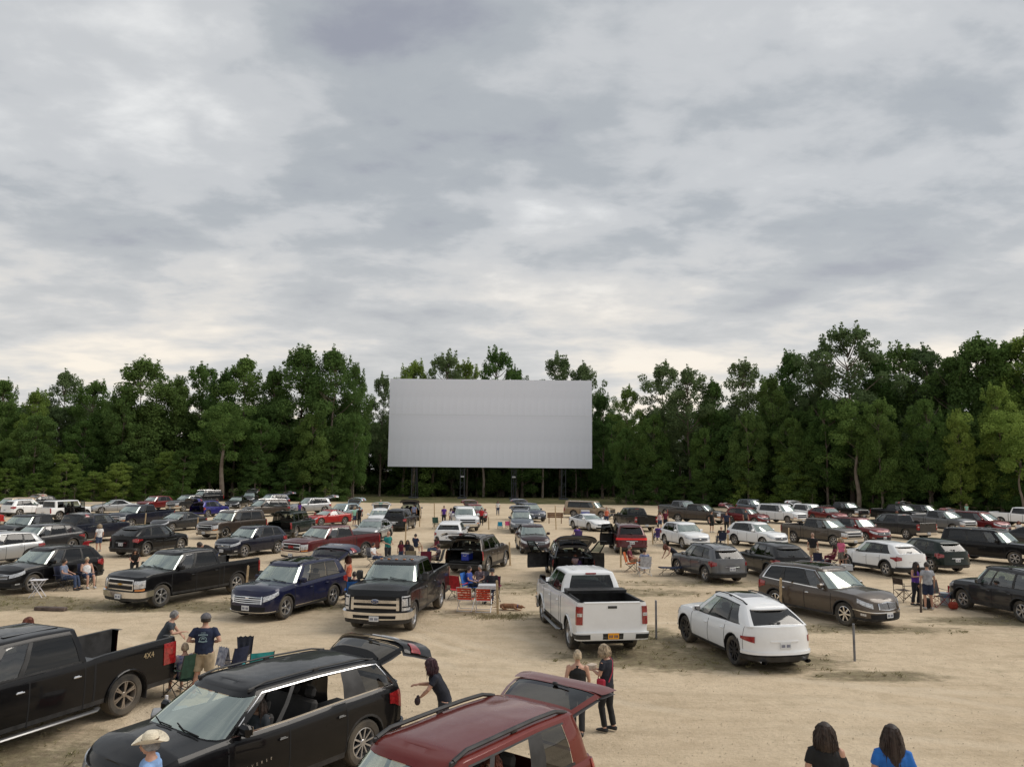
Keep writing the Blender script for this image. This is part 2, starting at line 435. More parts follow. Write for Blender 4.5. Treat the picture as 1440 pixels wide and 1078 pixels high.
spec('pickup', L=5.85, W=2.04, H=1.90, wb=3.65, fo=.98, wr=.41, tw=.28, sill=.40, nF=4.6, nR=9, LcF=.46, LcR=.16,
     belt=[(-3.2, 1.33), (-1.0, 1.32), (.2, 1.25), (1.45, 1.26), (2.2, 1.23), (2.8, 1.14)],
     side=[(0, .95), (.3, .965), (.42, .985), (.6, 1.0), (.88, .99), (.96, .975), (1.0, .955)],
     front=[(.2, -.08), (.33, -.02), (.6, 0), (.8, 0), (.93, -.03), (1, -.10)], rear=[(.3, .05), (.42, 0), (1, 0)],
     cowl=1.58, gb=-.98, rf=.92, rr=-.82, wbelt=.91, wroof=.72, glc=.42, gn=3.4, rlc=.16, rn=6, crown=.09,
     roof=[(-.9, -.015), (0, 0), (.6, -.015), (1.0, -.05)], wins=[(.34, None), (-.72, .24)], doors=[(1.42, .29), (.29, -.84)], gate=None,
     bed=(-1.06, .60), face='truck', tail='truck', spokes=6, gs=2.28)
spec('pickup_fender', 'pickup', board=True, arch='lip')
spec('f150', 'pickup', L=5.9, W=2.05, H=1.95, wb=3.68, fo=.95, board=True, arch='lip', rim='bronze', wr=.42, handle='chrome',
     belt=[(-3.2, 1.36), (-1.2, 1.33), (-.85, 1.28), (.9, 1.26), (1.3, 1.20), (1.5, 1.27), (2.2, 1.24), (2.8, 1.15)], spokes=6, tail='truck_wide', side4x4=1)
spec('hd', 'pickup', L=6.1, W=2.08, H=2.04, wb=3.9, fo=1.0, wr=.44, sill=.46,
     belt=[(-3.3, 1.48), (-1.2, 1.47), (.1, 1.39), (1.5, 1.40), (2.3, 1.39), (2.95, 1.32)], cowl=1.68, gb=-.95, rf=1.02, rr=-.80,
     wins=[(.42, None), (-.66, .32)], doors=[(1.5, .37), (.37, -.8)], bed=(-1.04, .68), face='ford', mirror='tow')
spec('hd_white', 'hd', folded=1, W=2.03, face='truck', tail='truck_white', board=True, arch='lip')
spec('sedan', L=4.8, W=1.83, H=1.45, wb=2.8, fo=.93, wr=.335, tw=.22, sill=.22,
     belt=[(-2.5, .98), (-1.6, 1.0), (0, .93), (1.0, .93), (1.8, .86), (2.33, .72)], cowl=1.12, gb=-1.95, rf=.25, rr=-1.05, wroof=.66,
     roof=[(-1.2, -.05), (-.5, 0), (.3, -.04)], wins=[(-.15, None), (-1.1, -.23)], doors=[(.9, -.19), (-.19, -1.15)], gate='boot', crown=.06, tail='sedan', glc=.4, rlc=.35, rn=3, LcR=.5, nR=3.2)
spec('coupe', 'sedan', L=4.7, W=1.9, H=1.37, wb=2.75, wr=.35, belt=[(-2.5, 1.0), (-1.4, .98), (0, .91), (1.0, .92), (1.8, .86), (2.33, .70)], rf=.1, rr=-.9,
     wins=[(-.55, None), (-1.15, -.66)], doors=[(.85, -.5)])
spec('minivan', L=5.1, W=1.98, H=1.77, wb=3.05, fo=.98, wr=.35, belt=[(-2.6, 1.12), (-1.2, 1.10), (.6, 1.04), (1.4, 1.05), (2.0, .99), (2.5, .86)],
     cowl=1.55, gb=-2.5, rf=.6, rr=-2.25, wins=[(.1, None), (-1.05, .02), (-2.05, -1.15)], doors=[(1.15, .05), (.05, -1.1)], roof=[(-2.3, -.05), (-1.5, 0), (.2, 0), (.7, -.06)], rails='chrome')
spec('jeep', L=4.6, W=1.87, H=1.86, wb=2.95, fo=.62, wr=.42, tw=.27, sill=.45, nF=8, nR=8, LcF=.2, LcR=.15, belt=[(-2.3, 1.2), (1.1, 1.2), (2.0, 1.17)],
     front=[(.2, -.1), (.5, 0), (1, -.03)], rear=[(.2, 0), (1, 0)], cowl=1.0, gb=-1.95, rf=.68, rr=-1.9, wbelt=.93, wroof=.80, glc=.12, gn=6, crown=.04,
     roof=[(-2, 0), (.8, 0)], wins=[(-.1, None), (-1.0, -.2), (-1.7, -1.1)], doors=[(.85, -.15), (-.15, -1.0)], face='suv', tail='vert', clad=True)
spec('enclave', L=5.13, W=2.0, H=1.78, wb=3.02, fo=1.02, wr=.385, belt=[(-2.7, 1.18), (-1.2, 1.12), (.3, 1.08), (1.1, 1.10), (1.95, 1.06), (2.53, .92)],
     nF=2.7, LcF=.75, nR=3.3, LcR=.55, cowl=1.2, gb=-2.46, rf=.42, rr=-2.12, face='oval', trim='chrome', rim='chrome', spokes=7, sunroof=True, rails='silver', handle='chrome',
     roof=[(-2.3, -.14), (-1.5, -.045), (-.6, 0), (.2, -.02), (.6, -.07)], wins=[(-.1, None), (-1.15, -.18), (-2.0, -1.3)], doors=[(1.0, -.14), (-.14, -1.22)])
spec('cayenne', L=4.85, W=1.95, H=1.69, wb=2.90, fo=.9, wr=.385, tw=.30, belt=[(-2.5, 1.14), (-1.3, 1.09), (.3, 1.04), (1.1, 1.06), (1.85, 1.02), (2.35, .90)],
     side=[(0, .92), (.28, .95), (.42, .99), (.6, 1.0), (.8, .985), (.92, .95), (1.0, .90)],
     nR=2.6, LcR=.75, cowl=1.15, gb=-2.26, rf=.30, rr=-1.68, wroof=.61, rim='dark', spokes=9, sunroof=True, rails='black', tail='cayenne', trim='black', wbelt=.89,
     roof=[(-1.9, -.17), (-1.2, -.055), (-.5, 0), (.2, -.02), (.5, -.07)], wins=[(-.08, None), (-1.0, -.15), (-1.50, -1.06)], lowclad=True)
spec('traverse', L=5.19, W=2.0, H=1.75, wb=3.07, fo=1.0, wr=.39, belt=[(-2.7, 1.22), (-1.2, 1.19), (.3, 1.15), (1.15, 1.16), (1.95, 1.12), (2.53, 1.0)],
     winopen=(0, 1), nF=3.2, LcF=.6, cowl=1.55, gb=-2.5, rf=.74, rr=-2.15, trim='chrome', rim='alloy', spokes=10, rails='black', sunroof=False, wroof=.72, tail='suv', crown=.09,
     wins=[(.14, None), (-1.10, .05), (-2.12, -1.55)], doors=[(1.2, .10), (.10, -1.10)], roof=[(-2.3, -.10), (-1.5, -.03), (-.6, 0), (.4, -.01), (.85, -.05)], letters=1)
spec('xterra', L=4.6, W=1.85, H=1.84, wb=2.7, fo=.85, wr=.37, tw=.25, sill=.36, nF=4, LcF=.45, nR=6, LcR=.25, belt=[(-2.4, 1.2), (-1, 1.2), (.3, 1.15), (.95, 1.17), (1.6, 1.13), (2.2, 1.05)],
     cowl=1.05, gb=-2.32, rf=.50, rr=-2.12, wbelt=.93, wroof=.76, roof=[(-2.2, -.03), (-1.2, 0), (.2, -.02), (.6, -.06)], rails='bigblack', wins=[(-.02, None), (-.88, -.12), (-1.75, -1.2)], face='truck', tail='vert', privacy=True,
     doors=[(.9, -.07), (-.07, -1.02)], gs=2.22, gv=.78, nospoiler=1, visor=True, winopen=(0, 1))
spec('reneg', 'compact', H=1.75, nF=4, belt=[(-2.3, 1.10), (-1.1, 1.08), (0.3, 1.05), (.95, 1.07), (1.7, 1.04), (2.23, .93)], clad=True, rails='black', cowl=1.0, rf=.5, rr=-1.95, spokes=6, privacy=False)
spec('telluride', 'mid', nogatelamp=1, L=5.0, W=1.98, H=1.78, wb=2.9, nF=4, nR=5, LcR=.36, belt=[(-2.6, 1.17), (-1.2, 1.15), (0.3, 1.12), (1.0, 1.14), (1.9, 1.11), (2.4, 1.0)], tail='vert', clad=True, rails='black')
spec('durango', 'mid', L=5.1, W=1.93, H=1.80, nR=4.5, tail='strip', belt=[(-2.7, 1.17), (-1.2, 1.15), (0.3, 1.10), (1.0, 1.12), (1.9, 1.09), (2.5, .98)], gb=-2.5)

class Car:
    def __init__(c, sp):
        c.p = p = dict(sp)
        c.xf = p['wb'] / 2 + p['fo']; c.xr = c.xf - p['L']; c.W2 = p['W'] / 2
        c.qF = quarter(p['nF'], p['LcF'], c.W2 * .97); c.qR = quarter(p['nR'], p['LcR'], c.W2 * .97)
    def nom(c, s):
        p = c.p
        if s <= 1:
            ex, ey = qat(c.qF, s); return c.xf - p['LcF'] + p['LcF'] * ex, ey, ex, 0
        if s < 2:
            a = c.xf - p['LcF']; b = c.xr + p['LcR']; return a + (s - 1) * (b - a), 1, 0, 0
        ex, ey = qat(c.qR, 3 - s); return c.xr + p['LcR'] - p['LcR'] * ex, ey, 0, ex
    def s_of_x(c, x):
        lo, hi = 0.0, 3.0
        for _ in range(40):
            m = (lo + hi) / 2
            if c.nom(m)[0] > x: lo = m
            else: hi = m
        return (lo + hi) / 2
    def zs(c, s): return sinterp(c.p['belt'], c.nom(s)[0])
    def S(c, s, z):
        x, ey, exf, exr = c.nom(s); zs = c.zs(s); v = z / zs
        w = c.W2 * sinterp(c.p['side'], v)
        x += exf * sinterp(c.p['front'], v) + exr * sinterp(c.p['rear'], v)
        return Vector((x, w * ey, z))
    def Sv(c, s, v): return c.S(s, v * c.zs(s))
    def nS(c, s, v):
        e = 1e-3
        a = c.Sv(min(3, s + e), v) - c.Sv(max(0, s - e), v); b = c.Sv(s, v + e) - c.Sv(s, v - e)
        n = b.cross(a)
        if n.length < 1e-12: return Vector((1, 0, 0)) if s < 1.5 else Vector((-1, 0, 0))
        n.normalize()
        o = Vector((1 if s < .3 else -1 if s > 2.7 else 0, 1 if .3 <= s <= 2.7 else 0, 0))
        return n if n.dot(o) > 0 else -n
    def arch(c, x):
        wr = c.p['wr']; Ra = wr + .055; z = c.p['sill']
        for xa in (c.p['wb'] / 2, -c.p['wb'] / 2):
            d = abs(x - xa)
            if d < Ra: return max(z, wr + math.sqrt(Ra * Ra - d * d))
        return z
    def crownf(c, x):
        p = c.p; a = min(1, max(0, (c.xf - .02 - x) / .45)); b = min(1, max(0, (x - c.xr) / .35))
        k = a * a * (3 - 2 * a)
        if x < 0: k = b * b * (3 - 2 * b) * (.5 if not p['bed'] else 0)
        return p['crown'] * k
    def ztop(c, x, y):
        w = c.W2 * c.p['side'][-1][1]
        return sinterp(c.p['belt'], x) + c.crownf(x) * (1 - min(1, abs(y) / w) ** 2)
    def outl(c, s, XF, XR, w, lf, nf, lr, nr):
        if s <= 1:
            ex, ey = qat(quarter(nf, lf, w), s); return XF - lf + lf * ex, w * ey
        if s < 2:
            a = XF - lf; b = XR + lr; return a + (s - 1) * (b - a), w
        ex, ey = qat(quarter(nr, lr, w), 3 - s); return XR + lr - lr * ex, w * ey
    def zroof(c, x): return c.p['H'] - .05 + sinterp(c.p['roof'], x)
    def G(c, s, t, d=0):
        p = c.p
        if d:
            e = .004
            P = c.G(s, t); a = c.G(min(3, s + e), t) - c.G(max(0, s - e), t); b = c.G(s, t + e) - c.G(s, t - e)
            n = b.cross(a)
            if n.length > 1e-12:
                n.normalize(); o = Vector((P.x + .6, P.y * 2, 0))
                if n.dot(o) < 0: n = -n
                return P + n * d
            return P
        wb2 = c.W2 * p['wbelt']; wr2 = c.W2 * p['wroof']
        bx, by = c.outl(s, p['cowl'], p['gb'], wb2, p['glc'], p['gn'], p['rlc'], p['rn'])
        rx, ry = c.outl(s, p['rf'], p['rr'], wr2, p['glc'] * .8, p['gn'] + .6, p['rlc'] * .9, p['rn'] + .5)
        bz = c.ztop(bx, by) - .012; rz = c.zroof(rx)
        k = t
        P = Vector((bx + (rx - bx) * k, by + (ry - by) * k, bz + (rz - bz) * k))
        bul = .035 * math.sin(math.pi * min(1, max(0, t)))
        if s < 1: P.x += bul * .6; 
        if .6 < s < 2.4: P.y += bul * (1 if 1 <= s <= 2 else .5)
        if s > 2.2: P.x -= bul * .5
        return P
    def sG_of_x(c, x, t=.45):
        lo, hi = 0.0, 3.0
        for _ in range(40):
            m = (lo + hi) / 2
            if c.G(m, t).x > x: lo = m
            else: hi = m
        return (lo + hi) / 2

def grid_cols(brk, step, lo=None):
    brk = sorted(set(round(b, 5) for b in brk)); out = []
    for a, b in zip(brk, brk[1:]):
        n = max(1, int(math.ceil((b - a) / step)))
        out += [a + (b - a) * i / n for i in range(n)]
    out.append(brk[-1]); return out

def patch(c, mb, sides, s0, b0, t0, s1, b1, t1, d=.012, base=-.004, nu=6, nv=2, mi=0):
    """solid pad lying on the lower body between stations s0..s1; b/t are heights as fractions of the shoulder"""
    for sg in sides:
        top = []; bot = []
        for i in range(nu + 1):
            u = i / nu; s = s0 + (s1 - s0) * u; b = b0 + (b1 - b0) * u; t = t0 + (t1 - t0) * u
            for j in range(nv + 1):
                v = b + (t - b) * j / nv; P = c.Sv(s, v); n = c.nS(s, v)
                q = P + n * d; r = P + n * base
                top.append(Vector((q.x, q.y * sg, q.z))); bot.append(Vector((r.x, r.y * sg, r.z)))
        _pad(mb, top, bot, nu, nv, sg, mi)
def _pad(mb, top, bot, nu, nv, sg, mi):
    N = nv + 1; fs = []
    for i in range(nu):
        for j in range(nv):
            f = (i * N + j, i * N + j + 1, (i + 1) * N + j + 1, (i + 1) * N + j)
            fs.append(f if sg > 0 else f[::-1])
    K = len(top); edge = [i * N for i in range(nu + 1)] + [nu * N + j for j in range(1, N)] + [i * N + nv for i in range(nu - 1, -1, -1)] + [j for j in range(nv - 1, 0, -1)]
    for a, b in zip(edge, edge[1:] + edge[:1]):
        f = (a, b, K + b, K + a); fs.append(f if sg > 0 else f[::-1])
    mb.add(top + bot, fs, mi)
def gpatch(c, mb, sides, s0, s1, t0, t1, d=.006, base=-.003, nu=6, nv=1, mi=0):
    for sg in sides:
        top = []; bot = []
        for i in range(nu + 1):
            s = s0 + (s1 - s0) * i / nu
            for j in range(nv + 1):
                t = t0 + (t1 - t0) * j / nv
                q = c.G(s, t, d); r = c.G(s, t, base)
                top.append(Vector((q.x, q.y * sg, q.z))); bot.append(Vector((r.x, r.y * sg, r.z)))
        _pad(mb, top, bot, nu, nv, sg, mi)

WHEELS = {}
def wheel_meshes(wr, tw, rim, n):
    key = (wr, tw, rim, n)
    if key in WHEELS: return WHEELS[key]
    t = MB(); h = tw / 2; rr = wr * .66 if rim != 'dark' else wr * .72
    t.lathe([(rr - .01, -h * .8), (rr + .01, -h * .92), (wr * .9, -h), (wr * .975, -h * .86), (wr, -h * .6), (wr, h * .6), (wr * .975, h * .86), (wr * .9, h), (rr + .012, h * .95), (rr - .005, h * .8)], 28, axis='Y')
    r = MB(); o = h * .80
    r.lathe([(rr, o), (rr - .018, o + .004), (rr - .03, o - .02), (rr - .035, -h * .7)], 28, axis='Y')
    r.lathe([(rr - .035, -h * .1), (.02, -h * .1)], 20, axis='Y', mi=1)
    r.lathe([(.0, o - .005), (.05, o - .005), (.065, o - .02), (.065, 0)], 14, axis='Y')
    for k in range(n):
        a = 2 * math.pi * k / n; ws = .030 if n >= 10 else .055 if n == 7 else .07 if n <= 5 else .06
        for da in ((-.10, .10) if n <= 6 else (0,)):
            w = ws * (.55 if n <= 6 else 1)
            ca, sa = math.cos(a + da), math.sin(a + da); ca0, sa0 = math.cos(a + da * .3), math.sin(a + da * .3)
            p0 = Vector((ca0 * .05, o - .012, sa0 * .05)); p1 = Vector((ca * (rr - .015), o - .004, sa * (rr - .015)))
            dr = (p1 - p0).normalized(); sd = Vector((-dr.z, 0, dr.x))
            vs = []
            for p, ww in ((p0, w * .8), (p1, w)):
                vs += [p - sd * ww / 2, p + sd * ww / 2, p + sd * ww / 2 + Vector((0, -.035, 0)), p - sd * ww / 2 + Vector((0, -.035, 0))]
            r.add(vs, [(0, 4, 5, 1), (1, 5, 6, 2), (3, 7, 4, 0)])
    rm = {'alloy': M_ALLOY, 'dark': M_ALLOYD, 'bronze': M_ALLOYB, 'chrome': M_CHROME}[rim]
    WHEELS[key] = (t.mesh('wheel', [M_RUBBER]), r.mesh('rim', [rm, M_DARK]))
    return WHEELS[key]

def add_seat(root, x, y, z, wd, m, name='seat'):
    b = MB()
    b.box((0, 0, .08), (.52, wd, .16), bev=.05)
    M = Matrix.Translation((-.27, 0, .42)) @ Matrix.Rotation(R(-14), 4, 'Y'); b.box((0, 0, 0), (.14, wd, .62), bev=.05, M=M)
    for k in range(1 if wd < .8 else 3):
        yy = 0 if wd < .8 else (k - 1) * wd * .33
        M = Matrix.Translation((-.37, yy, .82)) @ Matrix.Rotation(R(-14), 4, 'Y'); b.box((0, 0, 0), (.09, .25, .17), bev=.04, M=M)
    return b.build(name, [m], root, (x, y, z))

def build_car(name, sp, pm, open_doors=()):
    """one vehicle: an Empty with every part parented to it"""
    c = Car(sp); p = c.p; lod = p['lod']
    root = empty(name)
    PB = [pm, M_BLACKPL, M_DARK, M_CHROME]
    parts = {}
    def own(k):
        if k not in parts: parts[k] = MB()
        return parts[k]
    # ---- lower body shell
    brk = [0, .12, .5, 1, 2, 3, p['gs']]
    Ra = p['wr'] + .055
    for xa in (p['wb'] / 2, -p['wb'] / 2):
        for k in range(11):
            xx = xa + Ra * math.cos(math.pi * k / 10)
            if k in (0, 10):
                brk.append(c.s_of_x(xx + (.002 if k == 0 else -.002)))
            brk.append(c.s_of_x(xx))
    ds = [(c.s_of_x(a), c.s_of_x(b)) for a, b in p['doors']]
    for a, b in ds: brk += [a, b]
    if p['bed']: brk += [c.s_of_x(p['bed'][0]), c.s_of_x(p['bed'][0] + .06)]
    cols = grid_cols(brk, .13)
    rows = [0, .1, .22, .36, .5, .62, .74, .86, .94, 1.0]
    colx = [c.nom(s)[0] for s in cols]; colb = [c.arch(x) for x in colx]; colz = [c.zs(s) for s in cols]
    P = []
    for s, zb, zt in zip(cols, colb, colz):
        P.append([c.S(s, zb + (zt - zb) * r) for r in rows])
    gate_row = None
    zg = p['gv'] * c.zs(3)
    for j, r in enumerate(rows):
        if colb[-1] + (colz[-1] - colb[-1]) * r <= zg + .02: gate_row = j
    hasgate = p['gate'] == 'hatch' or p['bed']
    def owner(i, j):
        s = (cols[i] + cols[i + 1]) / 2
        if hasgate and s > p['gs'] and j >= gate_row: return 'gate', 0
        for k, (a, b) in enumerate(ds):
            if a < s < b and j >= 1: return 'door%d' % k, (1 if p['clad'] and j < 2 else 0)
        mi = 0
        if (p['clad'] and j < 2) or j < 1: mi = 1
        if p.get('lowclad') and s > 2 and j < 2: mi = 1
        return 'body', mi
    for sg in (1, -1):
        for i in range(len(cols) - 1):
            for j in range(len(rows) - 1):
                o, mi = owner(i, j)
                if o.startswith('door'): o += 'L' if sg > 0 else 'R'
                q = [P[i][j], P[i + 1][j], P[i + 1][j + 1], P[i][j + 1]]
                q = [(v.x, v.y * sg, v.z) for v in q]
                mb = own(o); mb.add(q, [(0, 1, 2, 3) if sg < 0 else (3, 2, 1, 0)], mi)
    body = own('body')
    # wheel-arch liners and sills folded inward
    for sg in (1, -1):
        for i in range(len(cols) - 1):
            a, b = P[i][0], P[i + 1][0]
            ia = Vector((a.x * .97 if abs(a.x) > c.xf - .3 else a.x, max(0, a.y - .30), a.z)); ib = Vector((b.x * .97 if abs(b.x) > c.xf - .3 else b.x, max(0, b.y - .30), b.z))
            q = [a, b, ib, ia]; q = [(v.x, v.y * sg, v.z) for v in q]
            body.add(q, [(0, 1, 2, 3) if sg > 0 else (3, 2, 1, 0)], 2)
        if p['clad'] or p['arch'] == 'lip':   # proud lip round the arches
            for xa in (p['wb'] / 2, -p['wb'] / 2):
                pr = []
                for k in range(15):
                    an = R(-8) + (math.pi + R(16)) * k / 14
                    x = xa + (Ra + .025) * math.cos(an); z = p['wr'] + (Ra + .025) * math.sin(an)
                    if z < p['sill']: z = p['sill']
                    s = c.s_of_x(x); q = c.S(s, z); pr.append((q.x, (q.y + .006) * sg, q.z))
                body.tube(pr, [(.032, .022)] * 15, 6, 1 if p['clad'] else 0)
    # underbody tub
    body.box((0, 0, .42), (p['L'] - .5, p['W'] - .62, .24), 2)
    zb_ = p['sill'] + .13
    body.box((0, 0, zb_), (p['wb'] - 2 * Ra - .02, p['W'] - .16, .10), 2)
    # ---- top: hood, deck, shelf beside the cabin
    cow = p['cowl'] - p['glc'] - .05; M = 6
    def topfill(rng, mb, mi=0, w=None):
        for i in range(len(cols) - 1):
            xm = (colx[i] + colx[i + 1]) / 2
            if not (rng[0] < xm < rng[1]): continue
            A, B = P[i][-1], P[i + 1][-1]
            for k in range(-M, M):
                def pt(V, f):
                    y = V.y * f; return (V.x, y, V.z + c.crownf(V.x) * (1 - f * f))
                f0, f1 = k / M, (k + 1) / M
                q = [pt(A, f0), pt(A, f1), pt(B, f1), pt(B, f0)]
                mb.add(q, [(0, 1, 2, 3)], mi)
    topfill((cow, 99), own('hood'))
    if p['bed']:
        bx0 = p['bed'][0]; bfl = p['bed'][1]; topfill((bx0, p['gb'] + .25), body)
        # bed: rim, inner walls, floor, front bulkhead
        bx1 = c.xr + .10; zt = c.zs(2); wi = c.W2 * .955 - .085
        for sg in (1, -1):
            for i in range(len(cols) - 1):
                xm = (colx[i] + colx[i + 1]) / 2
                if xm > bx0 or cols[i] > p['gs']: continue
                A, B = P[i][-1], P[i + 1][-1]
                xa, xb = max(A.x, bx1), max(B.x, bx1)
                yA, yB = min(wi, A.y), min(wi, B.y)
                q = [A, B, Vector((xb, yB, B.z)), Vector((xa, yA, A.z))]
                body.add([(v.x, v.y * sg, v.z) for v in q], [(0, 1, 2, 3) if sg > 0 else (3, 2, 1, 0)], 1 if not p.get('bedrim') else 0)
                if xa > xb + 1e-5:
                    q = [Vector((xa, yA, A.z)), Vector((xb, yB, B.z)), Vector((xb, yB, bfl)), Vector((xa, yA, bfl))]
                    body.add([(v.x, v.y * sg, v.z) for v in q], [(0, 1, 2, 3) if sg > 0 else (3, 2, 1, 0)], 1)
            body.box((-p['wb'] / 2, sg * (wi - .1), bfl + .1), (.95, .22, .24), 1, bev=.05)
        body.add([(bx0, -wi, bfl), (bx0, wi, bfl), (c.xr + .03, wi, bfl), (c.xr + .03, -wi, bfl)], [(0, 1, 2, 3)], 1)
        body.add([(bx0, -wi, bfl), (bx0, wi, bfl), (bx0, wi, c.zs(c.s_of_x(bx0))), (bx0, -wi, c.zs(c.s_of_x(bx0)))], [(0, 1, 2, 3)], 1)
        for k in range(9):
            body.box(((bx0 + bx1) / 2, -wi + .12 + k * (2 * wi - .24) / 8, bfl + .01), (bx0 - bx1 - .05, .05, .02), 1)
        if p.get('folded'):
            cv = MB()
            for k in range(3): cv.box((bx0 - .28 - .01 * k, 0, zt + .02 + .035 * k), (.50, 2 * wi + .05, .03), bev=.01)
            for sg in (1, -1): cv.box((bx0 - .9, sg * (wi - .02), zt + .01), (1.75, .05, .03), bev=.008)
            cv.build('bed_cover', [M_BLACKPL], root)
        if p['cover']:
            cv = MB(); cv.box(((bx0 + bx1) / 2, 0, zt + .012), (bx0 - bx1 + .05, 2 * wi + .06, .03), bev=.012)
            for k in range(1, 3): cv.box((bx0 + (bx1 - bx0) * k / 3, 0, zt + .030), (.04, 2 * wi, .012))
            cv.build('bed_cover', [M_BLACKPL], root)
    else:
        dk = MB() if p['gate'] == 'boot' else body
        topfill((-99, p['gb'] + p['rlc'] + .05), dk)
        if p['gate'] == 'boot': dk.build('boot_lid', [pm], root)
    # shelf
    for sg in (1, -1):
        for i in range(len(cols) - 1):
            xm = (colx[i] + colx[i + 1]) / 2
            if xm > cow + .0 or xm < p['gb'] + .2: continue
            A, B = P[i][-1], P[i + 1][-1]; yi = c.W2 * p['wbelt'] - .06
            q = [A, B, Vector((B.x, yi, c.ztop(B.x, yi) - .012)), Vector((A.x, yi, c.ztop(A.x, yi) - .012))]
            body.add([(v.x, v.y * sg, v.z) for v in q], [(0, 1, 2, 3) if sg > 0 else (3, 2, 1, 0)], 0)
    # dashboard deck under the windscreen and interior
    cab_r = p['gb'] + .15
    zf = p['sill'] + .22
    body.box(((cow + cab_r) / 2, 0, zf - .05), (cow - cab_r, p['W'] * .84, .06), 2)
    db = MB(); zc = c.ztop(cow, 0)
    db.box((cow - .05, 0, zc - .14), (.62, p['W'] * .82, .22), bev=.08)
    db.build('dashboard', [M_BLACKPL], root)
    sm = M_SEATL if p['seats'] == 'tan' else M_SEAT
    sx = (p['wins'][0][0] or 0) + .38
    for sg in (1, -1): add_seat(root, sx, sg * p['W'] * .2, zf, .5, sm)
    add_seat(root, sx - .92, 0, zf, 1.25, sm, 'rear_seat')
    # ---- glasshouse
    sw = []
    for (a, b) in p['wins']:
        sa = 1.03 if b is None else c.sG_of_x(b); sb = c.sG_of_x(a)
        sw.append((min(sa, sb), max(sa, sb)))
    WS1 = .90
    RG = p['gs'] + .09 if not p['bed'] else 2.30
    gbrk = [0, WS1, 1, 2, RG, p['gs'] if not p['bed'] else 2.2, 3] + [v for w in sw for v in w]
    gc = grid_cols(gbrk, .12 if not lod else .2)
    t0, t1 = p['t0'], p['t1']
    gt = [0, t0, (t0 * .5 + t1 * .5), t1, 1.0]
    GP = {}
    def gp(i, j, d=0):
        k = (i, j, d)
        if k not in GP: GP[k] = c.G(gc[i], gt[j], d)
        return GP[k]
    glz = {}
    for sg in (1, -1):
        for i in range(len(gc) - 1):
            s = (gc[i] + gc[i + 1]) / 2
            for j in range(4):
                inn = 1 <= j <= 2; key = None; mi = 0
                if inn:
                    if s < WS1: key = 'windshield'
                    elif s > RG: key = 'rear_window'
                    else:
                        for k, (a, b) in enumerate(sw):
                            if a < s < b: key = 'window%d%s' % (k, 'L' if sg > 0 else 'R')
                        if key is None and sw[0][0] < s < sw[-1][1] and len(sw) > 1:
                            mi = 1
                Q = [gp(i, j, 0), gp(i + 1, j, 0), gp(i + 1, j + 1, 0), gp(i, j + 1, 0)]
                if key:
                    if key not in glz: glz[key] = MB()
                    Q = [gp(i, j, -.008), gp(i + 1, j, -.008), gp(i + 1, j + 1, -.008), gp(i, j + 1, -.008)]
                    tgt = glz[key]
                else:
                    tgt = own('gate') if (p['gate'] == 'hatch' and s > p['gs']) else body
                Q = [(v.x, v.y * sg, v.z) for v in Q]
                if tgt is body: tgt.add(Q, [(0, 1, 2, 3) if sg < 0 else (3, 2, 1, 0)], mi)
                else: tgt.add(Q, [(0, 1, 2, 3) if sg < 0 else (3, 2, 1, 0)], mi if not key else 0)
    # roof skin with rolled edge
    roof = MB()
    wr2 = c.W2 * p['wroof']
    def ring(d, dz):
        out = []
        for s in gc:
            if d == 0: v = c.G(s, 1.0)
            else:
                x, y = c.outl(s, p['rf'] - d * 1.3, p['rr'] + d, wr2 - d, p['glc'] * .8, p['gn'] + .6, p['rlc'] * .9, p['rn'] + .5)
                v = Vector((x, y, c.zroof(x) + dz))
            out.append(v)
        return out
    rings = [ring(0, 0), ring(.025, .022), ring(.075, .038), ring(.16, .046)]
    for sg in (1, -1):
        for a, b in zip(rings, rings[1:]):
            for i in range(len(gc) - 1):
                q = [a[i], a[i + 1], b[i + 1], b[i]]
                roof.add([(v.x, v.y * sg, v.z) for v in q], [(0, 1, 2, 3) if sg < 0 else (3, 2, 1, 0)])
    wi2 = wr2 - .16
    last = rings[-1]; MM = 5
    for i in range(len(gc) - 1):
        A, B = last[i], last[i + 1]
        if abs(A.x - B.x) < 1e-5: continue
        for k in range(-MM, MM):
            f0, f1 = k / MM, (k + 1) / MM
            def pt(V, f): return (V.x, V.y * f, V.z + .022 * (V.y / wi2) ** 2 * (1 - f * f))
            roof.add([pt(A, f0), pt(A, f1), pt(B, f1), pt(B, f0)], [(0, 1, 2, 3)])
    # headliner just under the roof, seen through the glass
    roof.add([(p['rf'] - .1, -wr2 + .05, c.zroof(p['rf'] - .1) - .05), (p['rf'] - .1, wr2 - .05, c.zroof(p['rf'] - .1) - .05), (p['rr'] + .1, wr2 - .05, c.zroof(p['rr'] + .1) - .05), (p['rr'] + .1, -wr2 + .05, c.zroof(p['rr'] + .1) - .05)], [(0, 1, 2, 3)], 1)
    if p['bed']:   # stamped ribs pressed into the cab roof
        for k in range(5): roof.box(((p['rf'] + p['rr']) / 2 - .1, (k - 2) * .22, p['H'] + .0 - .0), ((p['rf'] - p['rr']) * .62, .07, .016), 0, bev=.005)
    roof.build('roof', [pm, M_HEADL], root)
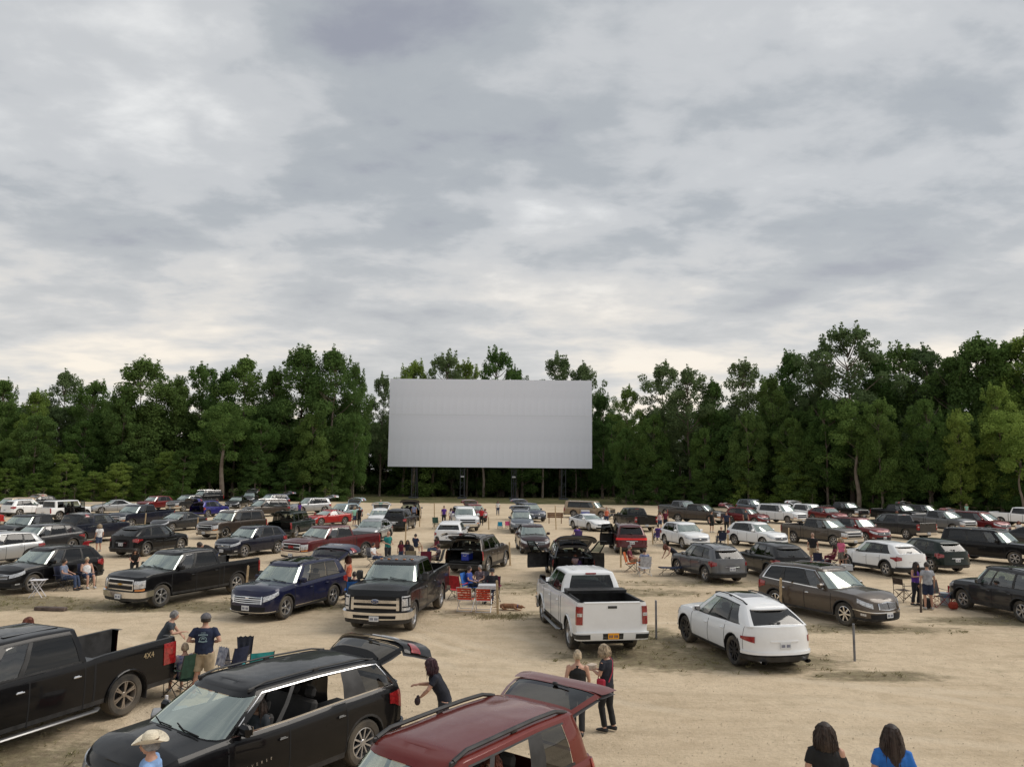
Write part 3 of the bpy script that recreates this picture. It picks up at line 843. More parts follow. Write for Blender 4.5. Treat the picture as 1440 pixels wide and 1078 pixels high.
    if p['sunroof']:
        sr = MB(); xa, xb = p['rf'] - .3, p['rf'] - (1.5 if p['sunroof'] == 'pano' else 1.25)
        n = 6; vs = []; fs = []
        for i in range(n + 1):
            for k in range(5):
                x = xa + (xb - xa) * i / n; y = (-.5 + k / 4) * wi2 * 1.55
                vs.append((x, y, c.zroof(x) + .052 + .022 * (1 - (y / wi2) ** 2)))
        for i in range(n):
            for k in range(4): fs.append((i * 5 + k, i * 5 + k + 1, (i + 1) * 5 + k + 1, (i + 1) * 5 + k)[::-1])
        sr.add(vs, fs); sr.build('sunroof', [mat('sunroof_glass', (.012, .013, .015), .05, coat=1.0)], root)
    if p['rails']:
        rmn = {'black': M_BLACKPL, 'bigblack': M_BLACKPL, 'chrome': M_CHROME, 'silver': mat('silver_rail', (.45, .44, .43), .35, .7)}[p['rails']]
        rad = .028 if p['rails'] == 'bigblack' else .017
        for sg in (1, -1):
            rb = MB(); pts = []
            xa, xb = p['rf'] - .12, p['rr'] + .22
            for i in range(11):
                x = xa + (xb - xa) * i / 10; h = (.055 if p['rails'] == 'bigblack' else .034) if 0 < i < 10 else .008
                pts.append((x, sg * (wr2 - .07), c.zroof(x) + .035 + h))
            rb.tube(pts, rad, 6)
            for i in (0, 5, 10): rb.box((pts[i][0], pts[i][1], pts[i][2] - .02), (.12, .04, .06), bev=.01)
            rb.build('roof_rail', [rmn], root)
    # ---- assemble shells
    for k in sorted(parts):
        mb = parts[k]
        if k == 'body': mb.build('body', PB, root)
        elif k == 'hood': mb.build('hood', [pm], root)
    doorobj = {}
    for sd, sg in (('L', 1), ('R', -1)):
        for k, (a, b) in enumerate(ds):
            mb = own('door%d%s' % (k, sd))
            hx = p['doors'][k][0]; hs = a; hp = c.Sv(hs, .6); hinge = Vector((hp.x, hp.y * sg, 0))
            key = 'window%d%s' % (k, sd)
            op = (k, sd) in open_doors
            if op:   # inner trim and window frame of an opened door
                nf = len(mb.f); vs = list(mb.v)
                mb.add([(v[0], v[1] - sg * .07, v[2]) for v in vs], [tuple(reversed(f)) for f in mb.f[:nf]], 1)
                wa, wb_ = sw[min(k, len(sw) - 1)]
                for (u0, u1, v0, v1) in ((wa - .03, wa + .01, .0, .95), (wb_ - .01, wb_ + .02, .0, .95), (wa, wb_, .9, .97)):
                    gpatch(c, mb, (sg,), u0, u1, v0, v1, .0, -.04, 3, 2, 1)
            d = mb.build('door', PB, root, origin=hinge)
            doorobj[(k, sd)] = d
            if key in glz and k in p.get('winopen', ()): glz.pop(key)
            if key in glz:
                g = glz.pop(key).build('window', [M_GP if (k > 0 and p['privacy']) else M_GS], d, origin=None)
                g.location = -hinge
            # handle
            hb = MB(); q = c.Sv(b - .035, .82)
            hb.box((q.x - hinge.x, (q.y + .022) * sg - hinge.y, q.z), (.17, .03, .028), bev=.01)
            hb.box((q.x - hinge.x, (q.y + .004) * sg - hinge.y, q.z - .0), (.12, .03, .05), bev=.01)
            hb.build('handle', [M_CHROME if p['handle'] == 'chrome' else pm], d)
            if op: d.rotation_euler = (0, 0, -sg * R(open_doors[(k, sd)]))
    # rear shells: liftgate / tailgate
    if hasgate:
        mb = own('gate'); nf = len(mb.f); vs = list(mb.v)
        if p['bed']:
            zt = c.zs(3)
            mb.add([(max(v[0], c.xr) + .07, v[1] * .985, v[2]) for v in vs], [tuple(reversed(f)) for f in mb.f[:nf]], 0)
            zlow = min(v[2] for v in vs)
            hinge = Vector((c.xr + .04, 0, zlow))
            wy = max(abs(v[1]) for v in vs)
            mb.box((c.xr + .04, 0, zt - .01), (.10, 2 * wy - .02, .05), 0, bev=.015)
            gname = 'tailgate'
        else:
            mb.add([(v[0] + .06, v[1] * .975, v[2] - (.03 if v[2] > 1.3 else 0)) for v in vs], [tuple(reversed(f)) for f in mb.f[:nf]], 1)
            hp = c.G(3, 1.0); hinge = Vector((hp.x + .03, 0, hp.z - .01)); gname = 'liftgate'
        gate = mb.build(gname, [pm, mat('gate_lining', (.12, .12, .125), .8)], root, origin=hinge)
        if 'rear_window' in glz and not p['bed']:
            g = glz.pop('rear_window').build('rear_window', [M_GP if p['privacy'] else M_GS], gate); g.location = -hinge
            sb = MB()
            q0 = c.G(3, 1.0)
            vs = []; n = 8; wsp = c.G(p['gs'] + .1, 1).y
            for i in range(n + 1):
                y = -wsp + 2 * wsp * i / n; x = q0.x + .03 + .10 * (y / wsp) ** 4
                vs += [(x + .05, y, q0.z + .015), (x - .17, y, q0.z - .015), (x - .16, y, q0.z - .045), (x + .03, y, q0.z - .03)]
            fs = []
            for i in range(n):
                for k in range(4): fs.append((i * 4 + k, i * 4 + (k + 1) % 4, i * 4 + 4 + (k + 1) % 4, i * 4 + 4 + k)[::-1])
            fs += [(0, 1, 2, 3), (n * 4 + 3, n * 4 + 2, n * 4 + 1, n * 4)]
            sb.add([(v[0] - hinge.x, v[1], v[2] - hinge.z) for v in vs], fs)
            if not p.get('nospoiler'): sb.build('spoiler', [pm if not p.get('blackspoiler') else M_BLACKPL], gate)
            wp = MB(); a = c.G(2.98, .12, .02); b = c.G(2.72, .17, .02)
            wp.tube([a - hinge, b - hinge], .012, 5); wp.box(a - hinge, (.05, .09, .05), bev=.015)
            wp.build('rear_wiper', [M_BLACKPL], gate)
    else:
        gate = root; hinge = Vector((0, 0, 0))
    for k, mb in glz.items():
        if k == 'windshield': mb.build('windshield', [M_GW], root)
        elif k == 'rear_window': mb.build('rear_window', [M_GP if p['privacy'] else M_GS], root)
        else: mb.build('window', [M_GP if p['privacy'] else M_GS], root)
    # ---- seams, window trims
    tr = MB()
    def seam(s, v0, hw, nm='seam'):
        for sg in (1, -1):
            t_ = MB(); patch(c, t_, (sg,), s - hw, v0, .985, s + hw, v0, .985, .003, 0, 1, 8); t_.build(nm, [M_DARK], root)
    for s in sorted(set(v for d_ in ds for v in d_)): seam(s, .30, .0025)
    if hasgate and not p['bed']:
        pass
    if p['bed']:
        seam(c.s_of_x(p['bed'][0]), .38, .004)
    tt = MB(); a, b = sw[0][0] - .06, sw[-1][1] + .015
    gpatch(c, tt, (1, -1), a, b, t0 - .05, t0 + .005, .006, -.004, 20)
    gpatch(c, tt, (1, -1), a + .02, b, t1 - .005, t1 + .03, .006, -.004, 20)
    if p['trim'] == 'chrome':
        gpatch(c, tt, (1, -1), a, a + .025, t0 - .04, t1 + .03, .007, -.004, 1, 5); gpatch(c, tt, (1, -1), b - .02, b + .005, t0 - .04, t1 + .03, .007, -.004, 1, 5)
    tt.build('window_trim', [M_CHROME if p['trim'] == 'chrome' else M_BLACKPL], root)
    if p.get('moulding') or p['board']:
        mb = MB(); a, b = c.s_of_x(p['wb'] / 2 - Ra - .05), c.s_of_x(-p['wb'] / 2 + Ra + .05)
        if p['board']:
            x0, x1 = c.nom(a)[0], c.nom(b)[0]
            if p['bed']: x1 = max(x1, p['bed'][0] - .1)
            for sg in (1, -1):
                mb.tube([(x0, sg * (c.W2 - .02), p['sill'] - .06), (x0 - .1, sg * (c.W2 + .07), p['sill'] - .07), (x1 + .1, sg * (c.W2 + .07), p['sill'] - .07), (x1, sg * (c.W2 - .02), p['sill'] - .06)], [(.06, .03)] * 4, 8)
        else: patch(c, mb, (1, -1), a, .33, .355, b, .33, .355, .012, 0, 10, 1)
        mb.build('side_step' if p['board'] else 'side_moulding', [M_CHROME if p.get('moulding') == 'chrome' or name == 'x' else mat('brushed_step', (.22, .22, .22), .35, .8)], root)
    # ---- mirrors
    ms = c.sG_of_x(p['doors'][0][0] - .22, .05)
    for sg in (1, -1):
        mb = MB(); q = c.G(1.02, .08); x = q.x - .04; z = q.z + .03; tow = p.get('mirror') == 'tow'
        y = q.y + (.2 if tow else .13)
        mb.box((x, sg * y, z + (.08 if tow else .03)), (.12, .22, .30) if tow else (.13, .23, .17), 0, bev=.045)
        mb.box((x - .062, sg * y, z + (.08 if tow else .03)), (.008, .19, .26) if tow else (.008, .18, .12), 2)
        mb.tube([(x + .02, sg * (q.y - .02), z - .04), (x + .01, sg * (y - .06), z - .02)], .028, 6, 1)
        mb.build('mirror', [M_BLACKPL if p['bed'] and not p.get('paintmirror') else pm, M_BLACKPL, mat('mirror_glass', (.5, .5, .52), .03, 1.0)], root)
    # ---- wipers
    wpm = MB()
    for y0, y1 in ((.62, .05), (.0, -.58)):
        def gy(yf, t):
            s = 0.0; lo, hi = 0, .95
            for _ in range(25):
                m = (lo + hi) / 2
                if c.G(m, t).y < abs(yf): lo = m
                else: hi = m
            v = c.G(lo, t, .02); return Vector((v.x, v.y * (1 if yf >= 0 else -1), v.z))
        wpm.tube([gy(y0, .06), gy(y1 * .6 + y0 * .4, .08), gy(y1, .15)], .011, 5)
    wpm.build('wipers', [M_DARK], root)
    # ---- faces
    F = p['face']
    def part(nm, m, *args, parent=None, **kw):
        mb = MB(); patch(c, mb, (1, -1), *args, **kw); return mb.build(nm, [m] if not hasattr(m, '__len__') else m, parent or root)
    def pair(nm, m, *args, **kw):
        for sg in (1, -1):
            mb = MB(); patch(c, mb, (sg,), *args, **kw); mb.build(nm, [m], root)
    def plate(x, z, y=0, nrm=-1, m=M_PLATE, parent=None, org=Vector((0, 0, 0)), tilt=0):
        mb = MB(); mb.box((0, 0, 0), (.012, .31, .16), 0, bev=.004)
        for k in range(7):
            if k != 3: mb.box((nrm * .0075, (k - 3) * .037, -.005), (.002, .022, .07), 1)
        return mb.build('license_plate', [m, M_INK], parent or root, (x - org.x, y, z - org.z), (0, tilt, 0))
    zF = c.zs(0)
    if F in ('suv', 'barred', 'oval'):
        part('lower_grille', M_DARK, 0, .34, .52, .52, .34, .50, d=.008, nu=6)
        part('front_skirt', M_BLACKPL, 0, .27, .335, .95, .27, .34, d=.015, nu=10)
        if F == 'oval':
            part('grille', M_CHROME, 0, .63, .93, .30, .67, .88, d=.016, nu=8)
            g = part('grille_insert', M_DARK, 0, .66, .90, .27, .70, .86, d=.022, nu=8)
            mb = MB()
            for k in range(12): patch(c, mb, (1, -1), .02 + k * .022, .665, .895, .028 + k * .022, .668, .893, .028, 0, 1, 2)
            mb.build('grille_bars', [M_ALLOY], root)
            part('bumper_strip', M_CHROME, 0, .55, .58, .92, .56, .59, d=.016, nu=12, nv=1)
            pair('headlight', M_LAMP, .44, .70, .86, .80, .80, .93, d=.012, nu=8, nv=3)
            pair('fog_lamp', M_LAMP, .62, .42, .5, .74, .43, .5, d=.014)
        elif F == 'barred':
            part('grille', M_DARK, 0, .60, .86, .42, .62, .82, d=.010, nu=8)
            mb = MB()
            for k in range(4): patch(c, mb, (1, -1), 0, .61 + k * .068, .635 + k * .068, .42, .62 + k * .06, .645 + k * .06, .028, 0, 8, 1)
            patch(c, mb, (1, -1), .40, .60, .85, .43, .60, .85, .026, 0, 1, 3)
            mb.build('grille_bars', [M_CHROME], root)
            lg = MB(); lg.ell((c.xf - .035, 0, zF * .80), (.02, .075, .05)); lg.build('badge', [M_CHROME], root)
            part('bumper_strip', M_CHROME, 0, .31, .335, .8, .32, .345, d=.022, nu=12, nv=1)
            pair('headlight', M_LAMP, .45, .66, .84, .86, .82, .93, d=.012, nu=8, nv=3)
        else:
            part('grille', M_DARK, 0, .62, .86, .40, .66, .84, d=.010, nu=8)
            mb = MB()
            for k in range(3): patch(c, mb, (1, -1), 0, .65 + k * .075, .665 + k * .075, .39, .675 + k * .062, .69 + k * .062, .018, 0, 8, 1)
            patch(c, mb, (1, -1), 0, .855, .875, .42, .835, .86, .020, 0, 8, 1)
            mb.build('grille_bars', [M_CHROME], root)
            lg = MB(); lg.ell((c.xf - .03, 0, zF * .77), (.02, .08, .045)); lg.build('badge', [M_CHROME], root)
            pair('headlight', M_LAMP, .42, .70, .86, .86, .80, .93, d=.012, nu=8, nv=3)
            pair('fog_lamp', M_LAMP, .62, .40, .46, .74, .41, .46, d=.014)
        if p['plateF']:
            q = c.Sv(0, .46); plate(q.x + .03, q.z, nrm=1)
    elif F == 'truck':
        ch = M_CHROME if not p.get('dechrome') else M_BLACKPL
        part('front_bumper', ch, 0, .36, .555, 1.02, .40, .57, d=.075, base=-.03, nu=16, nv=3)
        part('front_skirt', M_BLACKPL, 0, .27, .355, .98, .30, .39, d=.045, nu=12)
        part('grille', ch, 0, .60, .93, .50, .60, .93, d=.014, nu=8)
        part('grille_insert', M_DARK, 0, .63, .745, .47, .63, .745, d=.020, nu=8)
        part('grille_insert', M_DARK, 0, .80, .90, .47, .80, .90, d=.020, nu=8)
        mb = MB()
        for k in range(5): patch(c, mb, (1, -1), 0, .645 + k * .055, .655 + k * .055, .46, .645 + k * .055, .655 + k * .055, .024, 0, 6, 1)
        mb.build('grille_bars', [M_BLACKPL], root)
        pair('headlight', M_LAMP, .53, .66, .90, .84, .68, .90, d=.014, nu=6, nv=4)
        pair('side_lamp', M_AMBER, .56, .59, .645, .82, .60, .655, d=.014, nu=6, nv=1)
        if p.get('bowtie'):
            bt = MB(); y = .13; z = .022; x = c.xf + .008; zc = zF * .772
            bt.box((x, 0, zc), (.02, 2 * y, 2 * z)); bt.box((x, 0, zc), (.022, .12, 4 * z)); bt.build('badge', [mat('gold_badge', (.6, .38, .1), .3, .6)], root)
        if p.get('gmc'): text_on('GMC', .20, mat('red_badge', (.45, .01, .01), .4), (c.xf + .03, 0, zF * .77), (0, 1, 0), (1, 0, 0), root, 'badge', .01)
        q = c.Sv(0, .40); plate(q.x + .10, q.z, nrm=1)
    elif F == 'ford':
        part('front_bumper', M_CHROME, 0, .33, .50, 1.02, .38, .53, d=.10, base=-.03, nu=16, nv=3)
        part('bumper_intake', M_DARK, 0, .37, .44, .50, .38, .45, d=.115, base=.05, nu=6, nv=1)
        part('front_skirt', M_BLACKPL, 0, .24, .325, .98, .28, .37, d=.06, nu=12)
        part('grille_insert', M_DARK, 0, .54, .87, .60, .54, .87, d=.012, nu=8)
        part('grille', M_CHROME, 0, .72, .79, .56, .72, .79, d=.05, nu=8)
        part('grille', M_CHROME, 0, .60, .66, .56, .60, .66, d=.05, nu=8)
        part('grille', M_CHROME, .50, .56, .84, .565, .56, .84, d=.045, nu=2)
        pair('headlight', M_LAMP, .62, .55, .88, .84, .56, .88, d=.03, nu=6, nv=6)
        for sg in (1, -1):
            mb = MB()
            for (a_, b_, e_, f_) in ((.63, .84, .82, .85), (.63, .84, .62, .65), (.76, .80, .65, .82)):
                patch(c, mb, (sg,), a_, e_, f_, b_, e_, f_, .036, 0, 3, 1)
            mb.build('lamp_frame', [M_DARK], root)
        bd = MB(); bd.ell((c.xf + .04, 0, zF * .755), (.02, .15, .06), nu=20); bd.build('badge', [mat('blue_badge', (.01, .03, .12), .25, coat=1)], root)
        bd = MB(); bd.ell((c.xf + .035, 0, zF * .755), (.02, .165, .07), nu=20); bd.build('badge', [M_CHROME], root)
        text_on('Ford', .085, M_CHROME, (c.xf + .062, 0, zF * .755), (0, 1, 0), (1, 0, 0), root, 'lettering', .002)
        q = c.Sv(0, .36); plate(q.x + .13, q.z + .01, nrm=1)
        for k in range(5): bd = MB(); bd.box((p['rf'] - .32 - abs(k - 2) * .02, (k - 2) * .27, p['H'] + .005), (.07, .10, .03), bev=.01); bd.build('roof_marker_lamp', [M_AMBER], root)
    # ---- tails
    T = p['tail']
    zR = c.zs(3)
    RB = gate if hasgate and not p['bed'] else root
    def tpair(nm, m, *args, **kw): pair(nm, m, *args, **kw)
    if T in ('suv', 'wide', 'strip', 'cayenne', 'vert', 'sedan'):
        if T not in ('sedan',):
            part('rear_skirt', M_BLACKPL, 2.0, .27, .36, 3, .25, .37, d=.016, nu=12)
            part('rear_bumper_top', pm if not p['clad'] else M_BLACKPL, 2.12, .40, .455, 3, .40, .455, d=.035, nu=12, nv=1)
        if T == 'suv':
            tpair('tail_lamp', M_TAIL, 1.98, .76, .90, p['gs'], .66, .92, d=.014, nu=6, nv=3)
        elif T == 'wide':
            tpair('tail_lamp', M_TAIL, 1.95, .80, .86, p['gs'], .68, .87, d=.014, nu=6, nv=3)
        elif T == 'cayenne':
            tpair('tail_lamp', M_TAIL, 2.12, .72, .78, 2.44, .65, .79, d=.016, nu=10, nv=3)
            tpair('reflector', M_TAIL, 2.30, .40, .425, 2.62, .40, .425, d=.02, nu=6, nv=1)
            for sg in (1, -1):
                mb = MB(); mb.tube([(c.xr + .25, sg * .62, .29), (c.xr + .02, sg * .62, .29)], [(.09, .05)] * 2, 12, cap=False); mb.build('exhaust_tip', [M_CHROME], root)
        elif T == 'vert':
            tpair('tail_lamp', M_TAIL, 2.06, .60, .97, p['gs'] - .005, .60, .97, d=.016, nu=3, nv=4)
        elif T == 'strip':
            tpair('tail_lamp', mat('lit_tail_lamp', (.8, .02, .02), .3), 2.08, .72, .84, p['gs'], .72, .86, d=.014, nu=6, nv=2)
        elif T == 'sedan':
            tpair('tail_lamp', M_TAIL, 2.05, .76, .88, 2.45, .70, .88, d=.012, nu=8, nv=2)
            q = c.Sv(3, .60); plate(q.x - .012, q.z)
    else:
        if T == 'truck_white':
            part('rear_bumper', pm, 2.05, .33, .46, 3, .33, .46, d=.07, base=-.02, nu=14, nv=2)
            tpair('bumper_corner', M_BLACKPL, 2.07, .36, .43, 2.42, .36, .43, d=.082, base=.04, nu=8, nv=1)
            part('plate_recess', M_BLACKPL, 2.74, .355, .445, 3, .355, .445, d=.078, base=.04, nu=4, nv=1)
        else:
            part('rear_bumper', M_CHROME, 2.04, .34, .45, 3, .34, .45, d=.07, base=-.02, nu=14, nv=2)
        tpair('tail_lamp', M_TAIL, 1.96 if T == 'truck_wide' else 2.03, .60, .93, 2.25, .60, .93, d=.016, nu=6, nv=5)
        if T != 'truck_wide': tpair('reverse_lamp', M_LAMP, 2.12, .75, .81, 2.235, .75, .81, d=.019, nu=4, nv=1)
        q = c.Sv(3, .40); plate(c.xr - .09, q.z, m=M_PLATEO if T == 'truck_white' else M_PLATE)
        # tailgate handle and third lamp on the cab
        mb = MB(); mb.box((c.xr - .004, 0, zR * .915), (.02, .26, .07), bev=.008)
        h = mb.build('handle', [M_BLACKPL], gate); h.location = -hinge
        hp = c.G(3, .97, .012); mb = MB(); mb.box((hp.x, 0, hp.z), (.03, .34, .05), bev=.01); mb.build('brake_lamp', [M_TAIL], root)
        for sg in (1, -1):
            if T != 'truck_white': 
                mb = MB(); mb.box((-p['wb'] / 2 - Ra - .03, sg * (c.W2 - .14), .40), (.02, .26, .34), bev=.004); mb.build('mud_flap', [M_BLACKPL], root)
    if hasgate and not p['bed']:
        # lamps and plate that ride on the liftgate
        def onGate(nm, m, *args, **kw):
            mb = MB(); patch(c, mb, (1, -1), *args, **kw); g = mb.build(nm, [m], gate); g.location = -hinge; return g
        if T in ('suv', 'wide'):
            for sg in (1, -1):
                mb = MB(); patch(c, mb, (sg,), p['gs'] + .012, .70, .90, p['gs'] + .22, .74, .86, d=.014, nu=5, nv=2); g = mb.build('gate_lamp', [M_TAIL], gate); g.location = -hinge
        if T == 'strip': onGate('gate_lamp', MATS['lit_tail_lamp'], p['gs'] + .01, .74, .86, 3, .76, .84, d=.014, nu=10, nv=2)
        if p['gv'] < .6: onGate('gate_strip', M_CHROME if T != 'cayenne' else pm, 2.72, .675, .70, 3, .675, .70, d=.016, nu=5, nv=1)
        q = c.Sv(3, .60); plate(q.x - .014, q.z, parent=gate if p['gv'] < .6 else root, org=hinge if p['gv'] < .6 else Vector((0, 0, 0)))
        seam(p['gs'], .48, .004)
        cg = MB(); cg.box(((p['gb'] + sx - 1.35) / 2 - .05, 0, zR * .5), (abs(p['gb'] - sx + 1.35) - .1, p['W'] * .8, .05)); cg.build('boot_floor', [mat('boot_carpet', (.05, .05, .05), .95, var=.3)], root)
    if p.get('letters'):
        for k, ch in enumerate('TRAVERSE'):
            q = c.Sv(c.s_of_x(1.06 - k * .085), .60); text_on(ch, .055, M_CHROME, (q.x, q.y + .008, q.z + k * .004), (-1, 0, 0), (0, 1, .1), root)
    if p.get('side4x4'):
        q = c.Sv(c.s_of_x(-2.34), .82)
        text_on('4X4', .16, mat('gold_letter', (.42, .33, .20), .35, .5), (q.x, q.y + .008, q.z), (-1, 0, 0), (0, 1, .1), root)
        for sg in (1, -1):
            mb = MB(); patch(c, mb, (sg,), 1.968, .68, .93, 2.10, .60, .93, d=.010, nu=4, nv=4); mb.build('lamp_frame', [mat('pale_lamp_edge', (.62, .45, .42), .3)], root)
            mb = MB(); patch(c, mb, (sg,), 1.972, .80, .915, 2.09, .80, .915, d=.015, nu=4, nv=3); patch(c, mb, (sg,), 1.976, .71, .78, 2.09, .63, .78, d=.015, nu=4, nv=3); mb.build('tail_lamp', [M_TAIL], root)
    # ---- wheels
    wm, rm = wheel_meshes(p['wr'], p['tw'], p['rim'], p['spokes'])
    for sx_ in (1, -1):
        for sg in (1, -1):
            w = new_obj('wheel', wm, root, (sx_ * p['wb'] / 2, sg * (c.W2 - .03 - p['tw'] / 2), p['wr']), (0, random.uniform(0, 6), 0 if sg > 0 else math.pi))
            new_obj('rim', rm, w)
    root['_gate'] = 1
    return root
# ---------------------------------------------------------------- the parked vehicles
PAINT = {
 'black': ((.004, .004, .005), .0), 'black2': ((.009, .009, .010), .0), 'darkgrey': ((.030, .031, .034), .35), 'grey': ((.13, .135, .145), .5),
 'silver': ((.36, .37, .38), .55), 'white': ((.80, .81, .82), .0), 'navy': ((.008, .011, .042), .2), 'navyblack': ((.008, .011, .024), .2), 'maroon': ((.085, .009, .013), .3),
 'red': ((.36, .018, .016), .1), 'darkred': ((.15, .012, .014), .3), 'copper': ((.135, .015, .011), .2), 'taupe': ((.092, .074, .060), .35), 'brown': ((.056, .044, .036), .35), 'browngrey': ((.085, .072, .060), .35), 'plum': ((.045, .026, .030), .3),
 'lightblue': ((.34, .42, .45), .4), 'tan': ((.36, .27, .18), .2), 'blue': ((.02, .02, .17), .3), 'darkgreen': ((.010, .018, .015), .2), 'bluegrey': ((.055, .065, .095), .4), 'steel': ((.15, .17, .20), .5)}
def pm_(k): return paint(k, PAINT[k][0], PAINT[k][1])
PROTO = {}
SUVG = 'cars and SUVs parked in the drive-in lot'; PKG = 'pickup trucks parked in the drive-in lot'
def car(kind, sp, col, pos, label, cat='car', gate=0, doors=None, z=0.0):
    key = (sp, tuple(sorted(doors.items())) if doors else ())
    m = pm_(col)
    if key in PROTO:
        o = copy_tree(PROTO[key]); repaint(o, m)
        for ch in KIDS.get(o, []):
            if ch.name.startswith(('liftgate', 'tailgate')): ch.rotation_euler = (0, 0, 0)
        o.name = kind
    else:
        o = build_car(kind, SPECS[sp], m, doors or {}); PROTO[key] = o
        for k in ('_gate',):
            if k in o: del o[k]
    o.location = (pos[0], pos[1], z); o.rotation_euler = (0, 0, R(pos[2]))
    if gate:
        for ch in KIDS.get(o, []):
            if ch.name.startswith('liftgate'): ch.rotation_euler = (0, R(gate), 0)
            if ch.name.startswith('tailgate'): ch.rotation_euler = (0, -R(gate), 0)
    tag(o, label, cat, PKG if cat == 'pickup truck' else SUVG)
    return o
PK = 'pickup truck'
# near row
car('suv', 'traverse', 'black', (-4.16, 13.2, -125), 'large black SUV with chrome window line and raised liftgate, woman in its driver seat', 'suv', gate=70, doors=None)
car('suv', 'xterra', 'copper', (-0.90, 9.87, -127.4), 'copper red boxy SUV with black roof rails and open liftgate, nearest vehicle', 'suv', gate=85)
car('pickup_truck', 'f150', 'black', (-9.54, 15.18, 247), 'black crew cab pickup truck with lowered tailgate and chrome step at the left edge', PK, gate=92)
SPECS['pickup_bow'] = dict(SPECS['pickup'], bowtie=True)
car('pickup_truck', 'pickup_bow', 'black', (-12.82, 30.89, -116.4), 'black pickup truck with chrome bumper facing forward left of the navy SUV', PK, gate=88)
car('suv', 'highlander', 'navy', (-7.98, 28.57, -111.4), 'navy blue SUV with barred chrome grille and raised liftgate', 'suv', gate=92)
car('pickup_truck', 'hd', 'black2', (-3.80, 27.51, -97.8), 'tall black heavy pickup with oval badge and big chrome bumper facing the camera', PK)
car('pickup_truck', 'hd_white', 'white', (2.36, 25.0, 99.0), 'white heavy pickup truck seen from behind with orange license plate', PK)
car('suv', 'cayenne', 'white', (6.57, 22.81, 102.7), 'white rounded SUV seen from behind with dark wheels beside the metal post', 'suv')
car('suv', 'enclave', 'taupe', (11.47, 28.52, -62), 'dark brown SUV with oval grille and chrome wheels facing right', 'suv')
car('suv', 'reneg', 'darkgrey', (18.56, 29.15, 101.6), 'dark grey boxy SUV cut off by the right edge beside the camp chairs', 'suv')
# second row
car('suv', 'compact_clad', 'black', (-19.71, 33.38, -109.3), 'black SUV behind the two seated people at the left edge', 'suv')
car('suv', 'compact_clad', 'grey', (9.61, 38.33, 106.4), 'mid grey compact SUV with black lower cladding seen from behind', 'suv')
car('suv', 'crossover_coupe', 'black2', (13.04, 39.05, 97.8), 'black SUV half hidden between the grey compact SUV and the brown SUV', 'suv')
car('suv', 'crossover_sleek', 'white', (19.38, 41.09, 107.5), 'white SUV seen from behind with swept red tail lamps near the woman in pink', 'suv')
car('suv', 'compact', 'darkgreen', (22.80, 42.95, 102.6), 'very dark green SUV seen from behind, right of the white SUV with swept lamps', 'suv')
car('suv', 'full', 'black', (28.64, 46.32, -55.4), 'long black full size SUV facing right near the right edge', 'suv')
car('suv', 'telluride', 'brown', (-1.58, 40.87, 73.1), 'dark olive brown SUV with raised liftgate and blue cooler in its boot', 'suv', gate=84)
SPECS['crv'] = dict(SPECS['compact'], nF=2.8)
car('suv', 'crv', 'plum', (1.39, 50.01, -85), 'plum brown SUV facing the camera left of the SUV with open doors', 'suv')
SPECS['explorer'] = dict(SPECS['mid'], wins=[(-.02, None), (-.98, -.1), (-1.78, -1.08)], rails=None)
car('suv', 'explorer', 'navyblack', (2.8, 38.12, 92.9), 'dark SUV with both front doors and liftgate wide open behind the white pickup', 'suv', gate=97, doors={(0, 'L'): 68, (0, 'R'): 62})
car('suv', 'durango', 'maroon', (7.57, 51.08, 89.6), 'dark red SUV with lit red tail strip and one door open', 'suv', doors={(1, 'L'): 60})
car('suv', 'crossover_coupe', 'black', (-21.37, 46.56, 73.8), 'glossy black SUV seen from behind at the left, right of the red stroller', 'suv')
car('suv', 'compact', 'navyblack', (-15.40, 46.36, -116), 'blue black SUV facing left behind the man leaning over the pickup bed', 'suv')
SPECS['gmc'] = dict(SPECS['pickup'], gmc=True, cover=True)
car('pickup_truck', 'gmc', 'maroon', (-10.26, 44.51, -123.6), 'maroon pickup truck with wide chrome grille and covered bed', PK)
# third row and beyond
SPECS['bigfull'] = dict(SPECS['full'], bowtie=False, rim='chrome')
car('suv', 'bigfull', 'brown', (-20.85, 58.22, -115.6), 'large dark brown SUV with chrome barred nose behind the blue black SUV', 'suv')
car('suv', 'jeep', 'darkgreen', (-16.44, 59.0, 82.1), 'dark green boxy SUV with raised liftgate behind the maroon pickup', 'suv', gate=88)
car('pickup_truck', 'pickup', 'navyblack', (-28.45, 52.87, 78.3), 'dark blue pickup truck seen from behind beside the woman with the red stroller', PK)
car('suv', 'compact', 'silver', (-26.6, 40.3, -117), 'silver SUV cut off by the left edge behind the black SUV', 'suv')
car('pickup_truck', 'pickup', 'black2', (-31.76, 51.7, -98.6), 'black pickup truck facing forward at the left edge beside the dark blue pickup', PK)
car('suv', 'crossover_coupe', 'darkgrey', (-27.6, 45.8, -112), 'dark grey SUV with raised liftgate behind the silver SUV at left edge', 'suv', gate=88)
car('suv', 'compact', 'white', (-49.68, 79.87, 66), 'white SUV seen from behind in the far left row', 'suv')
car('suv', 'mid', 'tan', (-52.06, 81.0, -115), 'pale beige SUV with raised white liftgate behind the white one, far left', 'suv', gate=90)
car('suv', 'jeep', 'white', (-42.66, 74.6, 72), 'white boxy off road car with black top and its doors open, far left', 'suv', doors={(0, 'R'): 70, (1, 'R'): 60})
car('car', 'sedan', 'silver', (-44.02, 86.11, -137.7), 'silver hatchback facing left in the far left row', 'car')
car('suv', 'compact', 'darkred', (-42.4, 92.5, -112), 'dark red SUV in the far left row beside the silver hatchback', 'suv')
car('pickup_truck', 'pickup', 'navyblack', (-31.59, 66.25, -108), 'navy blue pickup truck behind the small yellow stake at left', PK)
car('car', 'sedan', 'darkgrey', (-27.12, 63.59, -113.6), 'dark grey sedan facing left behind the glossy black SUV', 'car')
